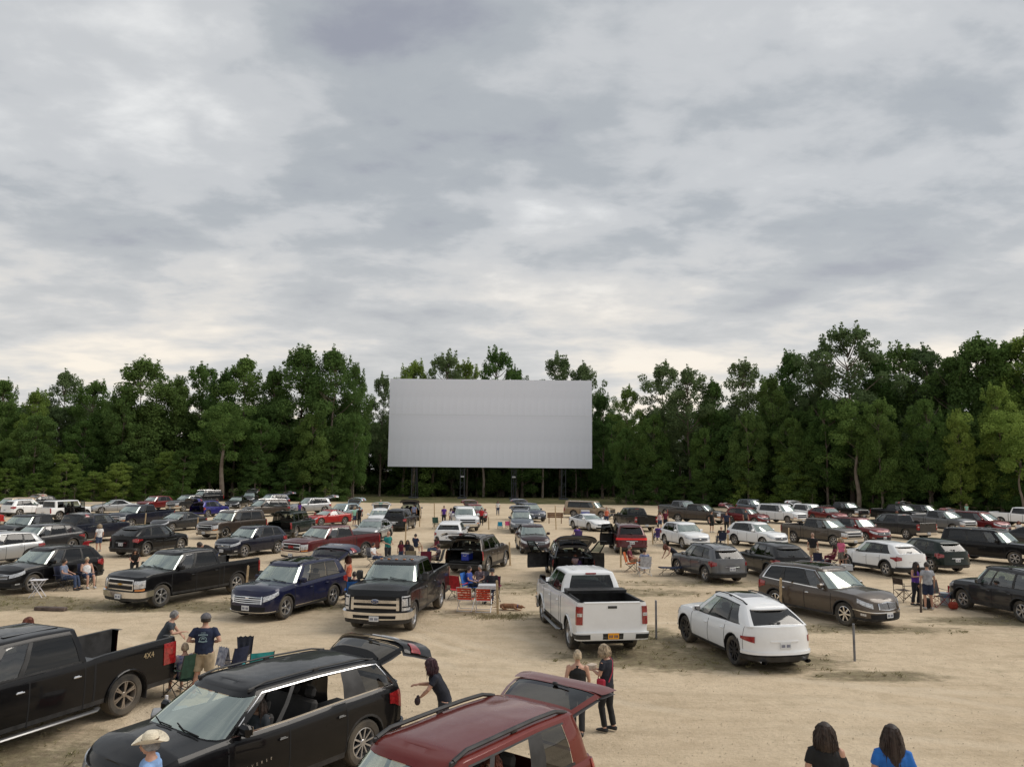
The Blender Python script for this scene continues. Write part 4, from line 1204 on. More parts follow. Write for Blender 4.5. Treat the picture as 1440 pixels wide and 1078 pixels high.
car('suv', 'compact', 'blue', (-31.46, 81.42, 70.4), 'bright blue SUV in the far row left of the tall bare trunk', 'suv', gate=85)
car('suv', 'full', 'black2', (-43.17, 109.0, -121.1), 'dark full size SUV at the very back in front of the trees on the left', 'suv')
car('pickup_truck', 'pickup', 'darkgrey', (-37.56, 91.2, -116.2), 'dark grey pickup truck in the far left rows beside the red SUV', PK)
car('car', 'sedan', 'black2', (-34.97, 99.2, -89.0), 'black sedan with pale reflections at the foot of the tall bare trunk', 'car')
car('suv', 'compact', 'darkgrey', (-37.14, 110.5, -80.7), 'small dark SUV with raised pale liftgate by the tree line', 'suv', gate=92)
car('suv', 'mid', 'bluegrey', (-30.87, 99.9, -126.1), 'blue grey SUV with raised liftgate in the back row left of centre', 'suv', gate=88)
car('minivan', 'minivan', 'brown', (-26.25, 83.17, -130), 'brown minivan facing left behind the large dark brown SUV', 'minivan')
car('suv', 'mid', 'silver', (-23.01, 88.85, -137), 'silver white SUV with raised liftgate beside the child in purple', 'suv', gate=88)
car('car', 'crossover_sleek', 'lightblue', (-16.68, 77.34, -112.6), 'pale blue hatchback with raised rear hatch behind the red coupe', 'car', gate=88)
car('car', 'coupe', 'red', (-16.75, 70.94, -126.9), 'bright red coupe parked behind the maroon pickup', 'car')
SPECS['wagon'] = dict(SPECS['crossover_sleek'], H=1.6)
car('car', 'wagon', 'silver', (-9.74, 54.87, -96.1), 'silver wagon parked nose forward beyond the maroon pickup bed', 'car')
car('suv', 'mid', 'black2', (-9.42, 66.65, 84.9), 'black SUV seen from behind left of the grey minivan', 'suv')
car('car', 'wagon', 'white', (-11.67, 69.29, -84), 'white wagon with raised hatch beside the black SUV in the back rows', 'car', gate=85)
car('minivan', 'minivan', 'grey', (-10.2, 79.74, 94.3), 'grey minivan seen from behind with raised tailgate below the screen', 'minivan', gate=95)
car('suv', 'full', 'white', (-4.0, 67.64, -80.4), 'white full size SUV facing the camera below the screen', 'suv')
car('suv', 'crossover_sleek', 'white', (-4.01, 53.29, 88), 'white SUV seen from behind just beyond the dark SUV with the blue cooler', 'suv')
car('suv', 'compact', 'darkred', (-3.64, 78.5, -74.6), 'dark red SUV with raised red liftgate below the screen', 'suv', gate=88)
car('suv', 'mid', 'steel', (0.89, 65.7, -88), 'blue grey SUV facing the camera directly behind the plum SUV', 'suv', gate=88)
car('suv', 'mid', 'bluegrey', (1.96, 79.97, -67.6), 'slate blue SUV with raised liftgate right of the children in blue and pink', 'suv', gate=90)
car('suv', 'oldsuv', 'tan', (8.83, 85.62, -30), 'old tan long SUV facing right near the wooden board', 'suv')
car('car', 'coupe', 'white', (6.96, 68.54, -64.8), 'white coupe facing right below the old tan SUV', 'car')
car('pickup_truck', 'pickup', 'black2', (10.98, 69.51, 102.1), 'black pickup truck seen from behind right of the white coupe', PK)
SPECS['pk_topper'] = dict(SPECS['pickup'], cover=True)
car('pickup_truck', 'pickup', 'brown', (19.07, 78.96, -42), 'dark brown pickup truck facing right in the far right rows', PK)
car('pickup_truck', 'pk_topper', 'grey', (19.41, 87.75, -60), 'grey pickup truck with bed cover half hidden behind the dark brown pickup', PK)
car('suv', 'crv', 'white', (12.01, 53.75, -75.8), 'white SUV facing the camera above the grey compact SUV', 'suv')
car('suv', 'compact', 'darkred', (23.59, 77.49, -50), 'dark red crossover with raised liftgate in the far right rows', 'suv', gate=88)
car('suv', 'full', 'white', (27.93, 80.05, -60), 'white full size SUV facing right beside the dark red crossover', 'suv')
car('suv', 'mid', 'steel', (30.64, 98.24, -70), 'silver grey SUV at the back partly hidden by the white full size SUV', 'suv')
car('suv', 'crv', 'white', (17.32, 54.72, -61.8), 'white crossover facing right in front of the dark red crossover', 'suv')
car('pickup_truck', 'pickup', 'browngrey', (22.57, 56.43, -64.1), 'brown pickup truck facing right behind the bald man in black', PK)
car('suv', 'mid', 'darkred', (26.66, 59.57, -68.5), 'dark red SUV facing right just behind the brown pickup', 'suv')
car('suv', 'mid', 'white', (32.71, 84.52, -70), 'white SUV with raised red lit liftgate in the far right row', 'suv', gate=88)
car('car', 'wagon', 'darkred', (33.43, 81.87, -75), 'dark red wagon partly behind the brown pickup roof', 'car')
car('pickup_truck', 'pickup', 'black2', (38.14, 88.73, -70), 'black pickup truck beneath the tall pale trunk at right', PK)
car('pickup_truck', 'pickup', 'darkgrey', (31.54, 63.68, 110.1), 'dark grey pickup truck seen from its rear left side at right', PK)
car('pickup_truck', 'pk_topper', 'grey', (38.85, 70.11, -68), 'grey pickup truck behind the tailgate of the dark grey one', PK)
car('minivan', 'minivan', 'darkred', (42.7, 70.79, -68), 'dark red minivan with raised tailgate at the right', 'minivan', gate=88)
car('pickup_truck', 'pickup', 'white', (51.89, 78.48, -60.4), 'white pickup truck at the right edge in front of the trees', PK)
car('car', 'sedan', 'darkgrey', (37.6, 55.6, -60), 'dark sedan cut off by the right edge behind the long black SUV', 'car')
car('pickup_truck', 'pickup', 'black', (41.5, 83.0, -70), 'low black pickup truck at the foot of the trees behind the dark grey tailgate', PK)
car('suv', 'compact', 'black2', (-55.0, 90.0, -115), 'black SUV deepest in the far left corner of the lot', 'suv')
car('suv', 'mid', 'darkgrey', (46.0, 86.0, -66), 'dark grey SUV at the trees behind the dark red minivan', 'suv', gate=88)
car('pickup_truck', 'pickup', 'red', (-42.2, 60.0, 70), 'red pickup truck showing only its tail at the left edge', PK)
PEOPLE = [
  ((-4.58, 10.32, 0), 'stand', 192, 1.67, {'wide': 1.2, 'hat': 'cowboy', 'hair': 'grey', 'top': ('long', 'skyblue'), 'bot': ('long', 'denim'), 'near': 1}, 'man in straw cowboy hat and light blue shirt by the black SUV'),
  ((-1.3, 14.66, 0), 'reach', 188, 1.68, {'hair': 'maroonbob', 'top': ('short', 'blacknavy'), 'bot': ('long', 'charcoal'), 'near': 1}, 'woman in black tee with dark red hair at the open boot of the black SUV'),
  ((1.34, 15.58, 0), 'walk', 84, 1.6, {'hair': 'blondshort', 'top': ('tank', 'black'), 'bot': ('long', 'black'), 'near': 1}, 'woman in black tank top with short blonde hair, walking left of her friend'),
  ((1.95, 15.92, 0), 'carry', 145, 1.64, {'hair': 'blondbob', 'top': ('short', 'blacknavy'), 'bot': ('long', 'black'), 'near': 1, 'hold': 'box'}, 'blonde woman in black outfit with red bag strap holding a small box'),
  ((4.26, 10.79, 0), 'stand', 80, 1.75, {'hair': 'brownbob', 'top': ('coldshoulder', 'black'), 'bot': ('long', 'black'), 'near': 1}, 'woman with shoulder length dark hair and black top at the bottom edge'),
  ((5.13, 10.73, 0), 'stand', 74, 1.75, {'hair': 'brownlong', 'top': ('short', 'blue'), 'bot': ('long', 'denim'), 'near': 1}, 'woman with long dark hair in bright blue shirt at the bottom edge'),
  ((-6.89, 17.91, 0), 'standfold', 98, 1.8, {'wide': 1.12, 'hair': 'short_dark', 'cap': 'greycap', 'top': ('short', 'navytee'), 'bot': ('short', 'khaki'), 'near': 1, 'print': 1}, 'man in grey cap, navy printed tee and khaki shorts'),
  ((-8.35, 19.3, 0), 'reach', 20, 1.64, {'hair': 'grey', 'top': ('short', 'slate'), 'bot': ('short', 'denim'), 'near': 1}, 'grey haired man in dark grey shirt leaning behind the open tailgate'),
  ((-7.37, 17.96, 0), 'sit', 130, 1.55, {'hair': 'blondshort', 'top': ('short', 'floral'), 'bot': ('short', 'royal')}, 'person in white floral top and blue shorts sitting behind the tailgate'),
  ((-11.15, 18.3, 0), 'stand', 60, 1.6, {'hair': 'redhair', 'top': ('short', 'slate'), 'bot': ('long', 'denim')}, 'red haired person standing hidden behind the black crew cab pickup'),
  ((-18.44, 32.58, 0), 'sit', 5, 1.7, {'hair': 'short_dark', 'top': ('short', 'bluegrey'), 'bot': ('long', 'denim')}, 'man in blue grey tee sitting beside the white folding table'),
  ((-18.0, 33.39, 0), 'sit', -40, 1.66, {'hair': 'blondshort', 'top': ('tank', 'white'), 'bot': ('short', 'denim')}, 'woman in white tank top sitting behind the white folding table'),
  ((-24.83, 47.14, 0), 'stand', 150, 1.62, {'hair': 'blondbob', 'top': ('short', 'white'), 'bot': ('short', 'denim')}, 'woman in white top and denim shorts beside the red stroller'),
  ((-18.44, 38.44, 0), 'kneel', -60, 1.62, {'hair': 'brownbob', 'top': ('short', 'black'), 'bot': ('long', 'black')}, 'dark haired person crouching behind the black pickup hood'),
  ((-12.35, 32.3, 0.62), 'bend', -150, 1.75, {'hair': 'short_dark', 'top': ('short', 'black'), 'bot': ('long', 'navytee')}, 'man in black tee bending over inside the black pickup bed'),
  ((-6.41, 31.01, 0), 'stand', 160, 1.66, {'hair': 'redhair', 'top': ('tank', 'orange'), 'bot': ('long', 'denim')}, 'woman in orange top standing behind the navy SUV'),
  ((-5.9, 29.75, 0), 'sit', 100, 1.66, {'hair': 'short_dark', 'top': ('short', 'blacknavy'), 'bot': ('long', 'teal')}, 'person in black sitting between the navy SUV and the oval badge pickup'),
  ((-6.55, 41.8, 0), 'standfold', -40, 1.8, {'hair': 'bald', 'top': ('short', 'tealshirt'), 'bot': ('long', 'charcoal')}, 'man in teal shirt standing among the group behind the oval badge pickup'),
  ((-7.15, 41.2, 0), 'sit', -20, 1.65, {'hair': 'short_dark', 'top': ('short', 'white'), 'bot': ('long', 'denim')}, 'person in white shirt sitting left of the man in teal'),
  ((-5.95, 42.6, 0), 'stand', -90, 1.25, {'hair': 'brownbob', 'top': ('short', 'maroon'), 'bot': ('long', 'denim')}, 'child in maroon top standing just right of the man in teal'),
  ((-5.55, 42.2, 0), 'stand', -90, 1.3, {'hair': 'brownbob', 'top': ('short', 'blacknavy'), 'bot': ('long', 'denim')}, 'child in black top standing second from the man in teal'),
  ((-5.1, 40.4, 0), 'sit', 90, 1.6, {'hair': 'brownbob', 'top': ('short', 'khaki'), 'bot': ('long', 'denim')}, 'person in khaki top sitting with back to camera above the pickup cab'),
  ((-3.85, 41.0, 0), 'sit', 170, 1.65, {'hair': 'short_dark', 'top': ('short', 'plaid'), 'bot': ('short', 'khaki')}, 'person in plaid shirt sitting next to the SUV with the blue cooler'),
  ((-1.59, 31.99, 0), 'sit', -20, 1.6, {'hair': 'short_dark', 'top': ('short', 'royal'), 'bot': ('long', 'blacknavy')}, 'person in royal blue sitting in the blue chair by the oval badge pickup'),
  ((-1.29, 32.37, 0), 'sit', -120, 1.6, {'hair': 'grey', 'top': ('short', 'plaid'), 'bot': ('short', 'khaki')}, 'person in plaid shirt and cap sitting at the white cloth table'),
  ((-0.72, 30.85, 0), 'sit', -100, 1.68, {'hair': 'short_dark', 'cap': 'darkcap', 'top': ('long', 'hoodie'), 'bot': ('long', 'denim')}, 'person in black hoodie sitting in the maroon chair'),
  ((6.33, 40.91, 0), 'sit', -20, 1.7, {'hair': 'grey', 'top': ('short', 'maroon'), 'bot': ('short', 'khaki')}, 'grey haired person in maroon sitting right of the white pickup'),
  ((6.72, 39.28, 0), 'sit', 95, 1.7, {'hair': 'short_dark', 'top': ('short', 'plaidblue'), 'bot': ('short', 'denim')}, 'person in pale blue plaid shirt sitting second from the white pickup'),
  ((8.52, 41.08, 0), 'bend', 200, 1.62, {'hair': 'redhair', 'top': ('tank', 'blacknavy'), 'bot': ('long', 'black')}, 'red haired woman bending over the navy lounger by the grey compact SUV'),
  ((10.97, 58.12, 0), 'sit', 100, 1.6, {'hair': 'short_dark', 'top': ('short', 'purple'), 'bot': ('long', 'denim')}, 'person sitting in a purple chair left of the white SUV facing forward'),
  ((13.16, 68.68, 0), 'stand', -80, 1.65, {'hair': 'brownbob', 'top': ('tank', 'palepink'), 'bot': ('short', 'denim')}, 'woman in pale pink top and denim shorts behind the purple chair'),
  ((13.84, 69.59, 0), 'stand', -110, 1.7, {'hair': 'short_dark', 'top': ('short', 'maroon'), 'bot': ('short', 'blacknavy')}, 'man in maroon top standing right of the woman in pale pink'),
  ((17.26, 66.84, 0), 'stand', -70, 1.8, {'hair': 'short_dark', 'top': ('short', 'black'), 'bot': ('short', 'black')}, 'man in black shirt left of the pair behind the white SUV'),
  ((18.37, 66.23, 0), 'stand', -110, 1.8, {'hair': 'short_dark', 'top': ('short', 'navytee'), 'bot': ('long', 'black')}, 'man in navy shirt right of the pair behind the white SUV'),
  ((15.05, 55.78, 0), 'sit', 95, 1.7, {'hair': 'bald', 'top': ('short', 'black'), 'bot': ('long', 'navytee'), 'num8': 1}, 'person in black jersey numbered eight sitting between two white SUVs'),
  ((17.0, 43.9, 0), 'stand', 60, 1.78, {'hair': 'bald', 'top': ('short', 'black'), 'bot': ('short', 'khaki')}, 'bald man in black shirt standing by the brown pickup nose'),
  ((18.02, 43.66, 0), 'sit', 160, 1.6, {'hair': 'brownbob', 'top': ('short', 'maroon'), 'bot': ('long', 'maroon')}, 'person in maroon sitting left of the woman in pink'),
  ((17.96, 42.41, 0), 'stand', -150, 1.64, {'hair': 'blondbob', 'top': ('short', 'pink'), 'bot': ('short', 'greyshort')}, 'woman in pink top with hand raised beside the white SUV nose'),
  ((15.93, 30.84, 0), 'carry', -60, 1.68, {'hair': 'brownlong', 'top': ('tank', 'purple'), 'bot': ('long', 'blacknavy')}, 'woman in purple tank top with long dark hair by the camp chairs'),
  ((15.99, 30.07, 0), 'stand', 85, 1.75, {'hair': 'short_dark', 'top': ('short', 'heather'), 'bot': ('short', 'navytee')}, 'man in grey tee and navy shorts seen from behind by the camp chairs'),
  ((17.75, 31.44, 0), 'sit', -120, 1.15, {'hair': 'short_dark', 'cap': 'darkcap', 'top': ('short', 'black'), 'bot': ('short', 'blacknavy')}, 'child in dark cap sitting by the dark grey boxy SUV wheel'),
  ((-6.27, 73.07, 0), 'stand', -90, 1.72, {'hair': 'short_dark', 'top': ('short', 'purple'), 'bot': ('long', 'blacknavy')}, 'man in purple shirt standing left of the white SUV below the screen'),
  ((-5.54, 72.23, 0), 'stand', -60, 1.55, {'hair': 'brownbob', 'top': ('short', 'white'), 'bot': ('long', 'black')}, 'person in white top right of the man in purple'),
  ((-5.22, 75.18, 0), 'stand', -120, 1.3, {'hair': 'brownbob', 'top': ('short', 'yellow'), 'bot': ('long', 'black')}, 'child in bright yellow top by the white SUV below the screen'),
  ((-2.72, 72.63, 0), 'stand', -100, 1.6, {'hair': 'short_dark', 'top': ('short', 'red'), 'bot': ('long', 'black')}, 'person in red top beside the dark red SUV below the screen'),
  ((-14.96, 89.34, 0), 'stand', -90, 1.6, {'hair': 'blondshort', 'top': ('short', 'palegreen'), 'bot': ('long', 'denim')}, 'person in pale green shirt behind the white wagon'),
  ((-14.08, 70.12, 0), 'stand', -40, 1.7, {'hair': 'blondbob', 'top': ('short', 'palegreen'), 'bot': ('short', 'denim')}, 'person in pale green by the pale blue hatchback'),
  ((-13.64, 70.18, 0), 'stand', -120, 1.7, {'hair': 'short_dark', 'top': ('short', 'black'), 'bot': ('long', 'black')}, 'person in black by the rear of the pale blue hatchback'),
  ((-9.52, 76.61, 0), 'stand', 80, 1.7, {'hair': 'short_dark', 'top': ('short', 'plaidblue'), 'bot': ('short', 'blacknavy')}, 'person in pale blue shirt standing behind the grey minivan'),
  ((-22.43, 82.63, 0), 'stand', -90, 1.5, {'hair': 'brownbob', 'top': ('short', 'purple'), 'bot': ('long', 'denim')}, 'child in purple by the silver white SUV'),
  ((9.04, 73.34, 0), 'stand', 100, 1.75, {'hair': 'bald', 'top': ('tank', 'orange'), 'bot': ('long', 'denim')}, 'person in orange top standing left of the dark red SUV with lit lamps'),
  ((4.73, 55.76, 0), 'sit', 110, 1.65, {'hair': 'short_dark', 'top': ('short', 'purple'), 'bot': ('long', 'black')}, 'person in purple and black sitting right of the white coupe tail'),
  ((37.74, 75.42, 0), 'sit', -100, 1.5, {'hair': 'blondbob', 'top': ('short', 'palepink'), 'bot': ('long', 'denim')}, 'person in pale pink sitting by the dark grey pickup bed'),
  ((55.28, 94.19, 0), 'stand', -90, 1.6, {'hair': 'blondbob', 'top': ('short', 'palegreen'), 'bot': ('long', 'denim')}, 'person in pale green by the dark red minivan tailgate'),
  ((39.17, 60.01, 0), 'stand', -100, 1.6, {'hair': 'redhair', 'top': ('short', 'white'), 'bot': ('long', 'denim')}, 'person in white shirt near the right edge behind the long black SUV'),
  ((-5.75, 47.71, 0), 'sit', 60, 1.6, {'hair': 'short_dark', 'top': ('short', 'navytee'), 'bot': ('short', 'khaki')}, 'person in navy sitting right of the khaki chair behind the oval badge pickup'),
  ((-4.4, 45.9, 0), 'sit', -150, 1.6, {'hair': 'brownbob', 'top': ('short', 'maroon'), 'bot': ('long', 'denim')}, 'person in maroon sitting between the pickup bed and the SUV with the blue cooler'),
  ((16.94, 42.94, 0), 'sit', 20, 1.2, {'hair': 'blondshort', 'top': ('short', 'orange'), 'bot': ('short', 'denim')}, 'child in orange sitting in the low navy chair beside the bald man'),
  ((18.3, 42.13, 0), 'kneel', 170, 1.5, {'hair': 'blondbob', 'top': ('short', 'palepink'), 'bot': ('short', 'greyshort')}, 'child crouching between the woman in pink and the white SUV wheel'),
  ((36.95, 74.39, 0), 'stand', -90, 1.6, {'hair': 'redhair', 'top': ('short', 'white'), 'bot': ('long', 'denim')}, 'person in white standing at the dark grey pickup bed'),
  ((21.86, 72.37, 0), 'stand', -80, 1.7, {'hair': 'short_dark', 'top': ('short', 'slate'), 'bot': ('long', 'black')}, 'man in grey standing left of the dark red crossover hatch'),
  ((-1.47, 88.85, 0), 'stand', -90, 1.6, {'hair': 'brownbob', 'top': ('short', 'white'), 'bot': ('long', 'denim')}, 'person in white near the slate blue SUV below the screen'),
]
CHAIRS = [
  ((-18.44, 32.58), 5, 'navychair', 'dark folding chair under the man in blue grey tee'),
  ((-18.0, 33.39), -40, 'navychair', 'dark folding chair behind the white folding table'),
  ((-5.84, 29.45), 100, 'bluechair', 'blue folding chair between the navy SUV and the oval badge pickup'),
  ((-7.15, 41.2), -20, 'greychair', 'grey folding chair under the person in white shirt'),
  ((-5.1, 40.4), 90, 'khakichair', 'khaki folding chair seen from behind above the pickup cab'),
  ((-4.35, 40.2), 100, 'maroonchair', 'empty maroon folding chair seen from behind near the pickup bed'),
  ((-3.85, 41.0), 170, 'greychair', 'grey folding chair beside the SUV with the blue cooler'),
  ((-1.57, 31.64), -20, 'bluechair', 'bright blue folding chair right of the oval badge pickup'),
  ((-2.06, 31.27), 60, 'redchair', 'red folding chair next to the rear wheel of the oval badge pickup'),
  ((-1.27, 32.01), -120, 'greychair', 'grey folding chair behind the white cloth table'),
  ((-0.71, 30.52), -100, 'maroonchair', 'maroon folding chair holding the person in black hoodie'),
  ((6.24, 40.33), -20, 'orangechair', 'orange folding chair right of the white pickup'),
  ((6.63, 38.75), 95, 'whitechair', 'white folding chair under the person in pale plaid'),
  ((10.75, 56.96), 100, 'purplechair', 'purple folding chair left of the white SUV facing forward'),
  ((14.76, 54.71), 95, 'navychair', 'black folding chair between the two white SUVs'),
  ((17.75, 43.01), 160, 'maroonchair', 'maroon folding chair left of the woman in pink'),
  ((16.86, 42.94), 70, 'navychair', 'low navy folding chair beside the bald man in black'),
  ((15.96, 31.83), 12, 'brownchair', 'empty brown director chair by the dark stake'),
  ((16.73, 30.73), -80, 'greyredchair', 'grey folding chair with red frame behind the man in grey tee'),
  ((17.55, 31.1), -120, 'redchair', 'small red chair beside the dark grey boxy SUV wheel'),
  ((-0.93, 68.47), -90, 'cyanchair', 'small bright cyan folding chair below the screen'),
  ((-0.25, 69.4), -80, 'pinkchair', 'small pink folding chair beside the cyan one'),
  ((-6.42, 67.74), -60, 'greenchair', 'dark green folding chair left of the white SUV below the screen'),
  ((4.64, 54.69), 110, 'purplechair', 'purple folding chair right of the white coupe'),
  ((-6.72, 19.3), 150, 'navychair', 'navy folding chair with white towel beside the man in khaki shorts'),
  ((-7.37, 17.96), 150, 'greenchair', 'green folding chair behind the lowered tailgate'),
  ((1.17, 28.12), 60, 'blackchair', 'folded black camp chair left of the white heavy pickup'),
  ((-5.98, 18.95), 120, 'tealchair', 'teal striped beach chair right of the navy folding chair'),
]
STAKES = [
  (4.53, 24.42, 1.13, 'metal', 'grey metal post left of the white rounded SUV'),
  (9.51, 21.85, 0.97, 'metal', 'grey metal post in the weedy patch right of the white rounded SUV'),
  (9.92, 28.86, 1.26, 'wood', 'pale wooden stake in front of the dark brown SUV rear door'),
  (-0.43, 28.3, 1.15, 'woodlow', 'pale wooden stake by the orange lawn chairs'),
  (-10.84, 32.32, 1.08, 'wood', 'pale wooden stake at the black pickup rear wheel'),
  (15.36, 29.44, 1.04, 'dark', 'dark wooden stake between the brown chair and the man in grey'),
  (-23.71, 59.04, 1.31, 'wood', 'pale stake left of the large dark brown SUV'),
  (-17.93, 47.79, 1.06, 'wood', 'pale stake right in front of the large dark brown SUV bumper'),
  (-29.98, 63.85, 1.3, 'wood', 'yellowish stake above the glossy black SUV roof'),
  (-38.45, 73.25, 1.76, 'metal', 'thin grey post in the far left rows'),
  (-7.19, 53.46, 1.39, 'wood', 'thin stake above the group behind the oval badge pickup'),
  (0.0, 42.51, 1.22, 'wood', 'thin stake between the dark SUV with cooler and the plum SUV'),
  (5.94, 42.06, 1.05, 'wood', 'pale stake above the seated pair right of the white pickup'),
  (-1.88, 67.53, 1.06, 'wood', 'thin stake left of the cyan chair'),
  (3.99, 68.3, 2.02, 'wood', 'stake in front of the wooden board below the screen'),
  (10.08, 55.26, 1.13, 'wood', 'thin stake left of the person in the purple chair'),
  (13.8, 49.53, 1.19, 'wood', 'pale stake between the two white SUVs'),
  (19.5, 54.68, 1.27, 'wood', 'pale stake at the tail of the brown pickup'),
  (-8.18, 70.05, 1.75, 'wood', 'thin stake beside the black SUV below the screen'),
  (-6.86, 70.24, 2.08, 'wood', 'thin tall stake left of the man in purple'),
]
TREES = [
  (-84.9, 128, 19.4, 'round', 4, 8),
  (-77.0, 124, 17.3, 'oval', 4, 52),
  (-78.1, 134, 21.6, 'airy', 4.5, 95),
  (-70.9, 130, 19.6, 'round', 4.5, 135),
  (-60.7, 126, 22.8, 'dense', 5.5, 205),
  (-61.6, 122, 18.1, 'oval', 4, 178),
  (-56.7, 130, 20.3, 'oval', 4, 252),
  (-54.1, 134, 23.1, 'airy', 4, 288),
  (-48.8, 130, 21.6, 'oval', 4, 318),
  (-46.3, 133, 24.2, 'round', 4.5, 348),
  (-40.3, 130, 21.9, 'oval', 4.2, 388),
  (-36.5, 132, 26.0, 'dense', 4.6, 425),
  (-30.5, 130, 25.4, 'dense', 4.2, 470),
  (-28.0, 136, 23.6, 'oval', 3.5, 500),
  (-24.8, 146, 22.9, 'airy', 3, 538),
  (-19.5, 152, 26.8, 'round', 3.5, 583),
  (-12.9, 152, 28.4, 'airy', 4, 630),
  (-9.5, 156, 27.5, 'airy', 3.5, 655),
  (-3.2, 152, 29.3, 'airy', 3.5, 698),
  (0.3, 158, 26.5, 'airy', 2.8, 722),
  (9.1, 150, 27.9, 'airy', 4, 785),
  (14.1, 148, 26.0, 'airy', 3.5, 822),
  (16.4, 140, 19.9, 'oval', 4, 846),
  (19.9, 130, 19.3, 'airy', 3.5, 884),
  (25.7, 128, 23.1, 'airy', 4.2, 935),
  (28.7, 124, 22.0, 'airy', 4.2, 968),
  (32.1, 122, 19.7, 'oval', 4, 1002),
  (37.5, 124, 23.3, 'airy', 4, 1044),
  (40.1, 118, 20.1, 'oval', 4, 1084),
  (45.5, 124, 24.8, 'dense', 3.6, 1112),
  (47.8, 120, 23.3, 'airy', 3.4, 1146),
  (49.4, 112, 26.7, 'tallairy', 4.6, 1190),
  (55.6, 116, 23.0, 'oval', 4, 1232),
  (60.3, 118, 24.9, 'airy', 4.6, 1266),
  (63.2, 116, 24.6, 'airy', 4, 1302),
  (63.4, 110, 22.2, 'round', 4, 1336),
  (67.3, 110, 24.9, 'dense', 5, 1372),
  (70.1, 108, 24.0, 'round', 4, 1412),
  (72.1, 106, 24.9, 'airy', 4.5, 1445),
  (62.1, 98, 16.7, 'oval', 4, 1400),
  (49.8, 104, 15.3, 'round', 4, 1235),
  (55.1, 102, 15.2, 'round', 4, 1300),
  (57.5, 99, 13.5, 'oval', 3.6, 1345),
  (45.0, 110, 15.8, 'round', 4, 1160),
  (35.0, 114, 14.5, 'round', 4, 1050),
  (22.7, 122, 14.4, 'round', 4, 920),
  (18.4, 124, 12.2, 'round', 4, 880),
  (-25.6, 126, 13.1, 'round', 3.8, 500),
  (-47.4, 122, 12.6, 'round', 4.2, 300),
  (-66.6, 120, 12.3, 'round', 4.5, 120),
  (-74.0, 116, 10.9, 'round', 4.5, 30),
  (-84.9, 120, 17.7, 'dense', 5, -40),
  (-88.8, 118, 15.2, 'round', 5, -90),
  (76.1, 104, 23.4, 'dense', 5, 1500),
  (78.6, 100, 20.9, 'round', 5, 1560),
  (-32.2, 124, 14.0, 'round', 4.5, 440),
  (-39.5, 122, 13.2, 'round', 4.2, 370),
  (29.6, 118, 12.0, 'round', 4, 990),
  (40.6, 112, 13.3, 'round', 4, 1110),
]
# ---------------------------------------------------------------- ground
GRASSY = [ # x, y, rx, ry, strength : worn strips of weeds between the rows
 (-13, 29.2, 9, 1.3, .75), (-22, 29.5, 8, 2.0, .9), (-12, 13.5, 7, 2.6, .75), (-9, 10, 5, 3, .55), (-16, 19, 6, 3, .5), (-3, 35, 7, 1.6, .6), (4, 33.5, 5, 1.3, .6), (2.2, 25.4, 1.8, 1.3, .3),
 (0, 28.2, 3, 1.0, .5), (5.3, 21.9, 4.2, 1.5, .78), (9.3, 20.3, 2.0, .6, .75), (4.2, 24.5, 1.4, 2.2, .7), (11, 26.3, 4.5, .9, .6), (17.2, 27.8, 3.0, .9, .8), (9, 36.2, 5, 1.2, .5), (-8, 31.5, 4, 1.2, .35), (14, 13.5, 3, 1.4, .35), (12.5, 11.5, 3, 1.2, .3), (-6, 46, 8, 1.5, .3), (16, 50, 14, 1.5, .35), (-25, 62, 12, 2, .3), (20, 66, 16, 2, .3)]
def ground_mask(x, y):
    v = 0
    for gx, gy, rx, ry, s in GRASSY:
        d = ((x - gx) / rx) ** 2 + ((y - gy) / ry) ** 2
        if d < 2.4: v = max(v, s * min(1, max(0, (1.5 - d) / 1.2)))
    return v
def edge_y(x):   # where the lot ends and the rough grass begins
    return interp([(-120, 98), (-70, 110), (-45, 117), (-30, 121), (20, 121), (45, 106), (62, 94), (75, 90), (140, 84)], x)
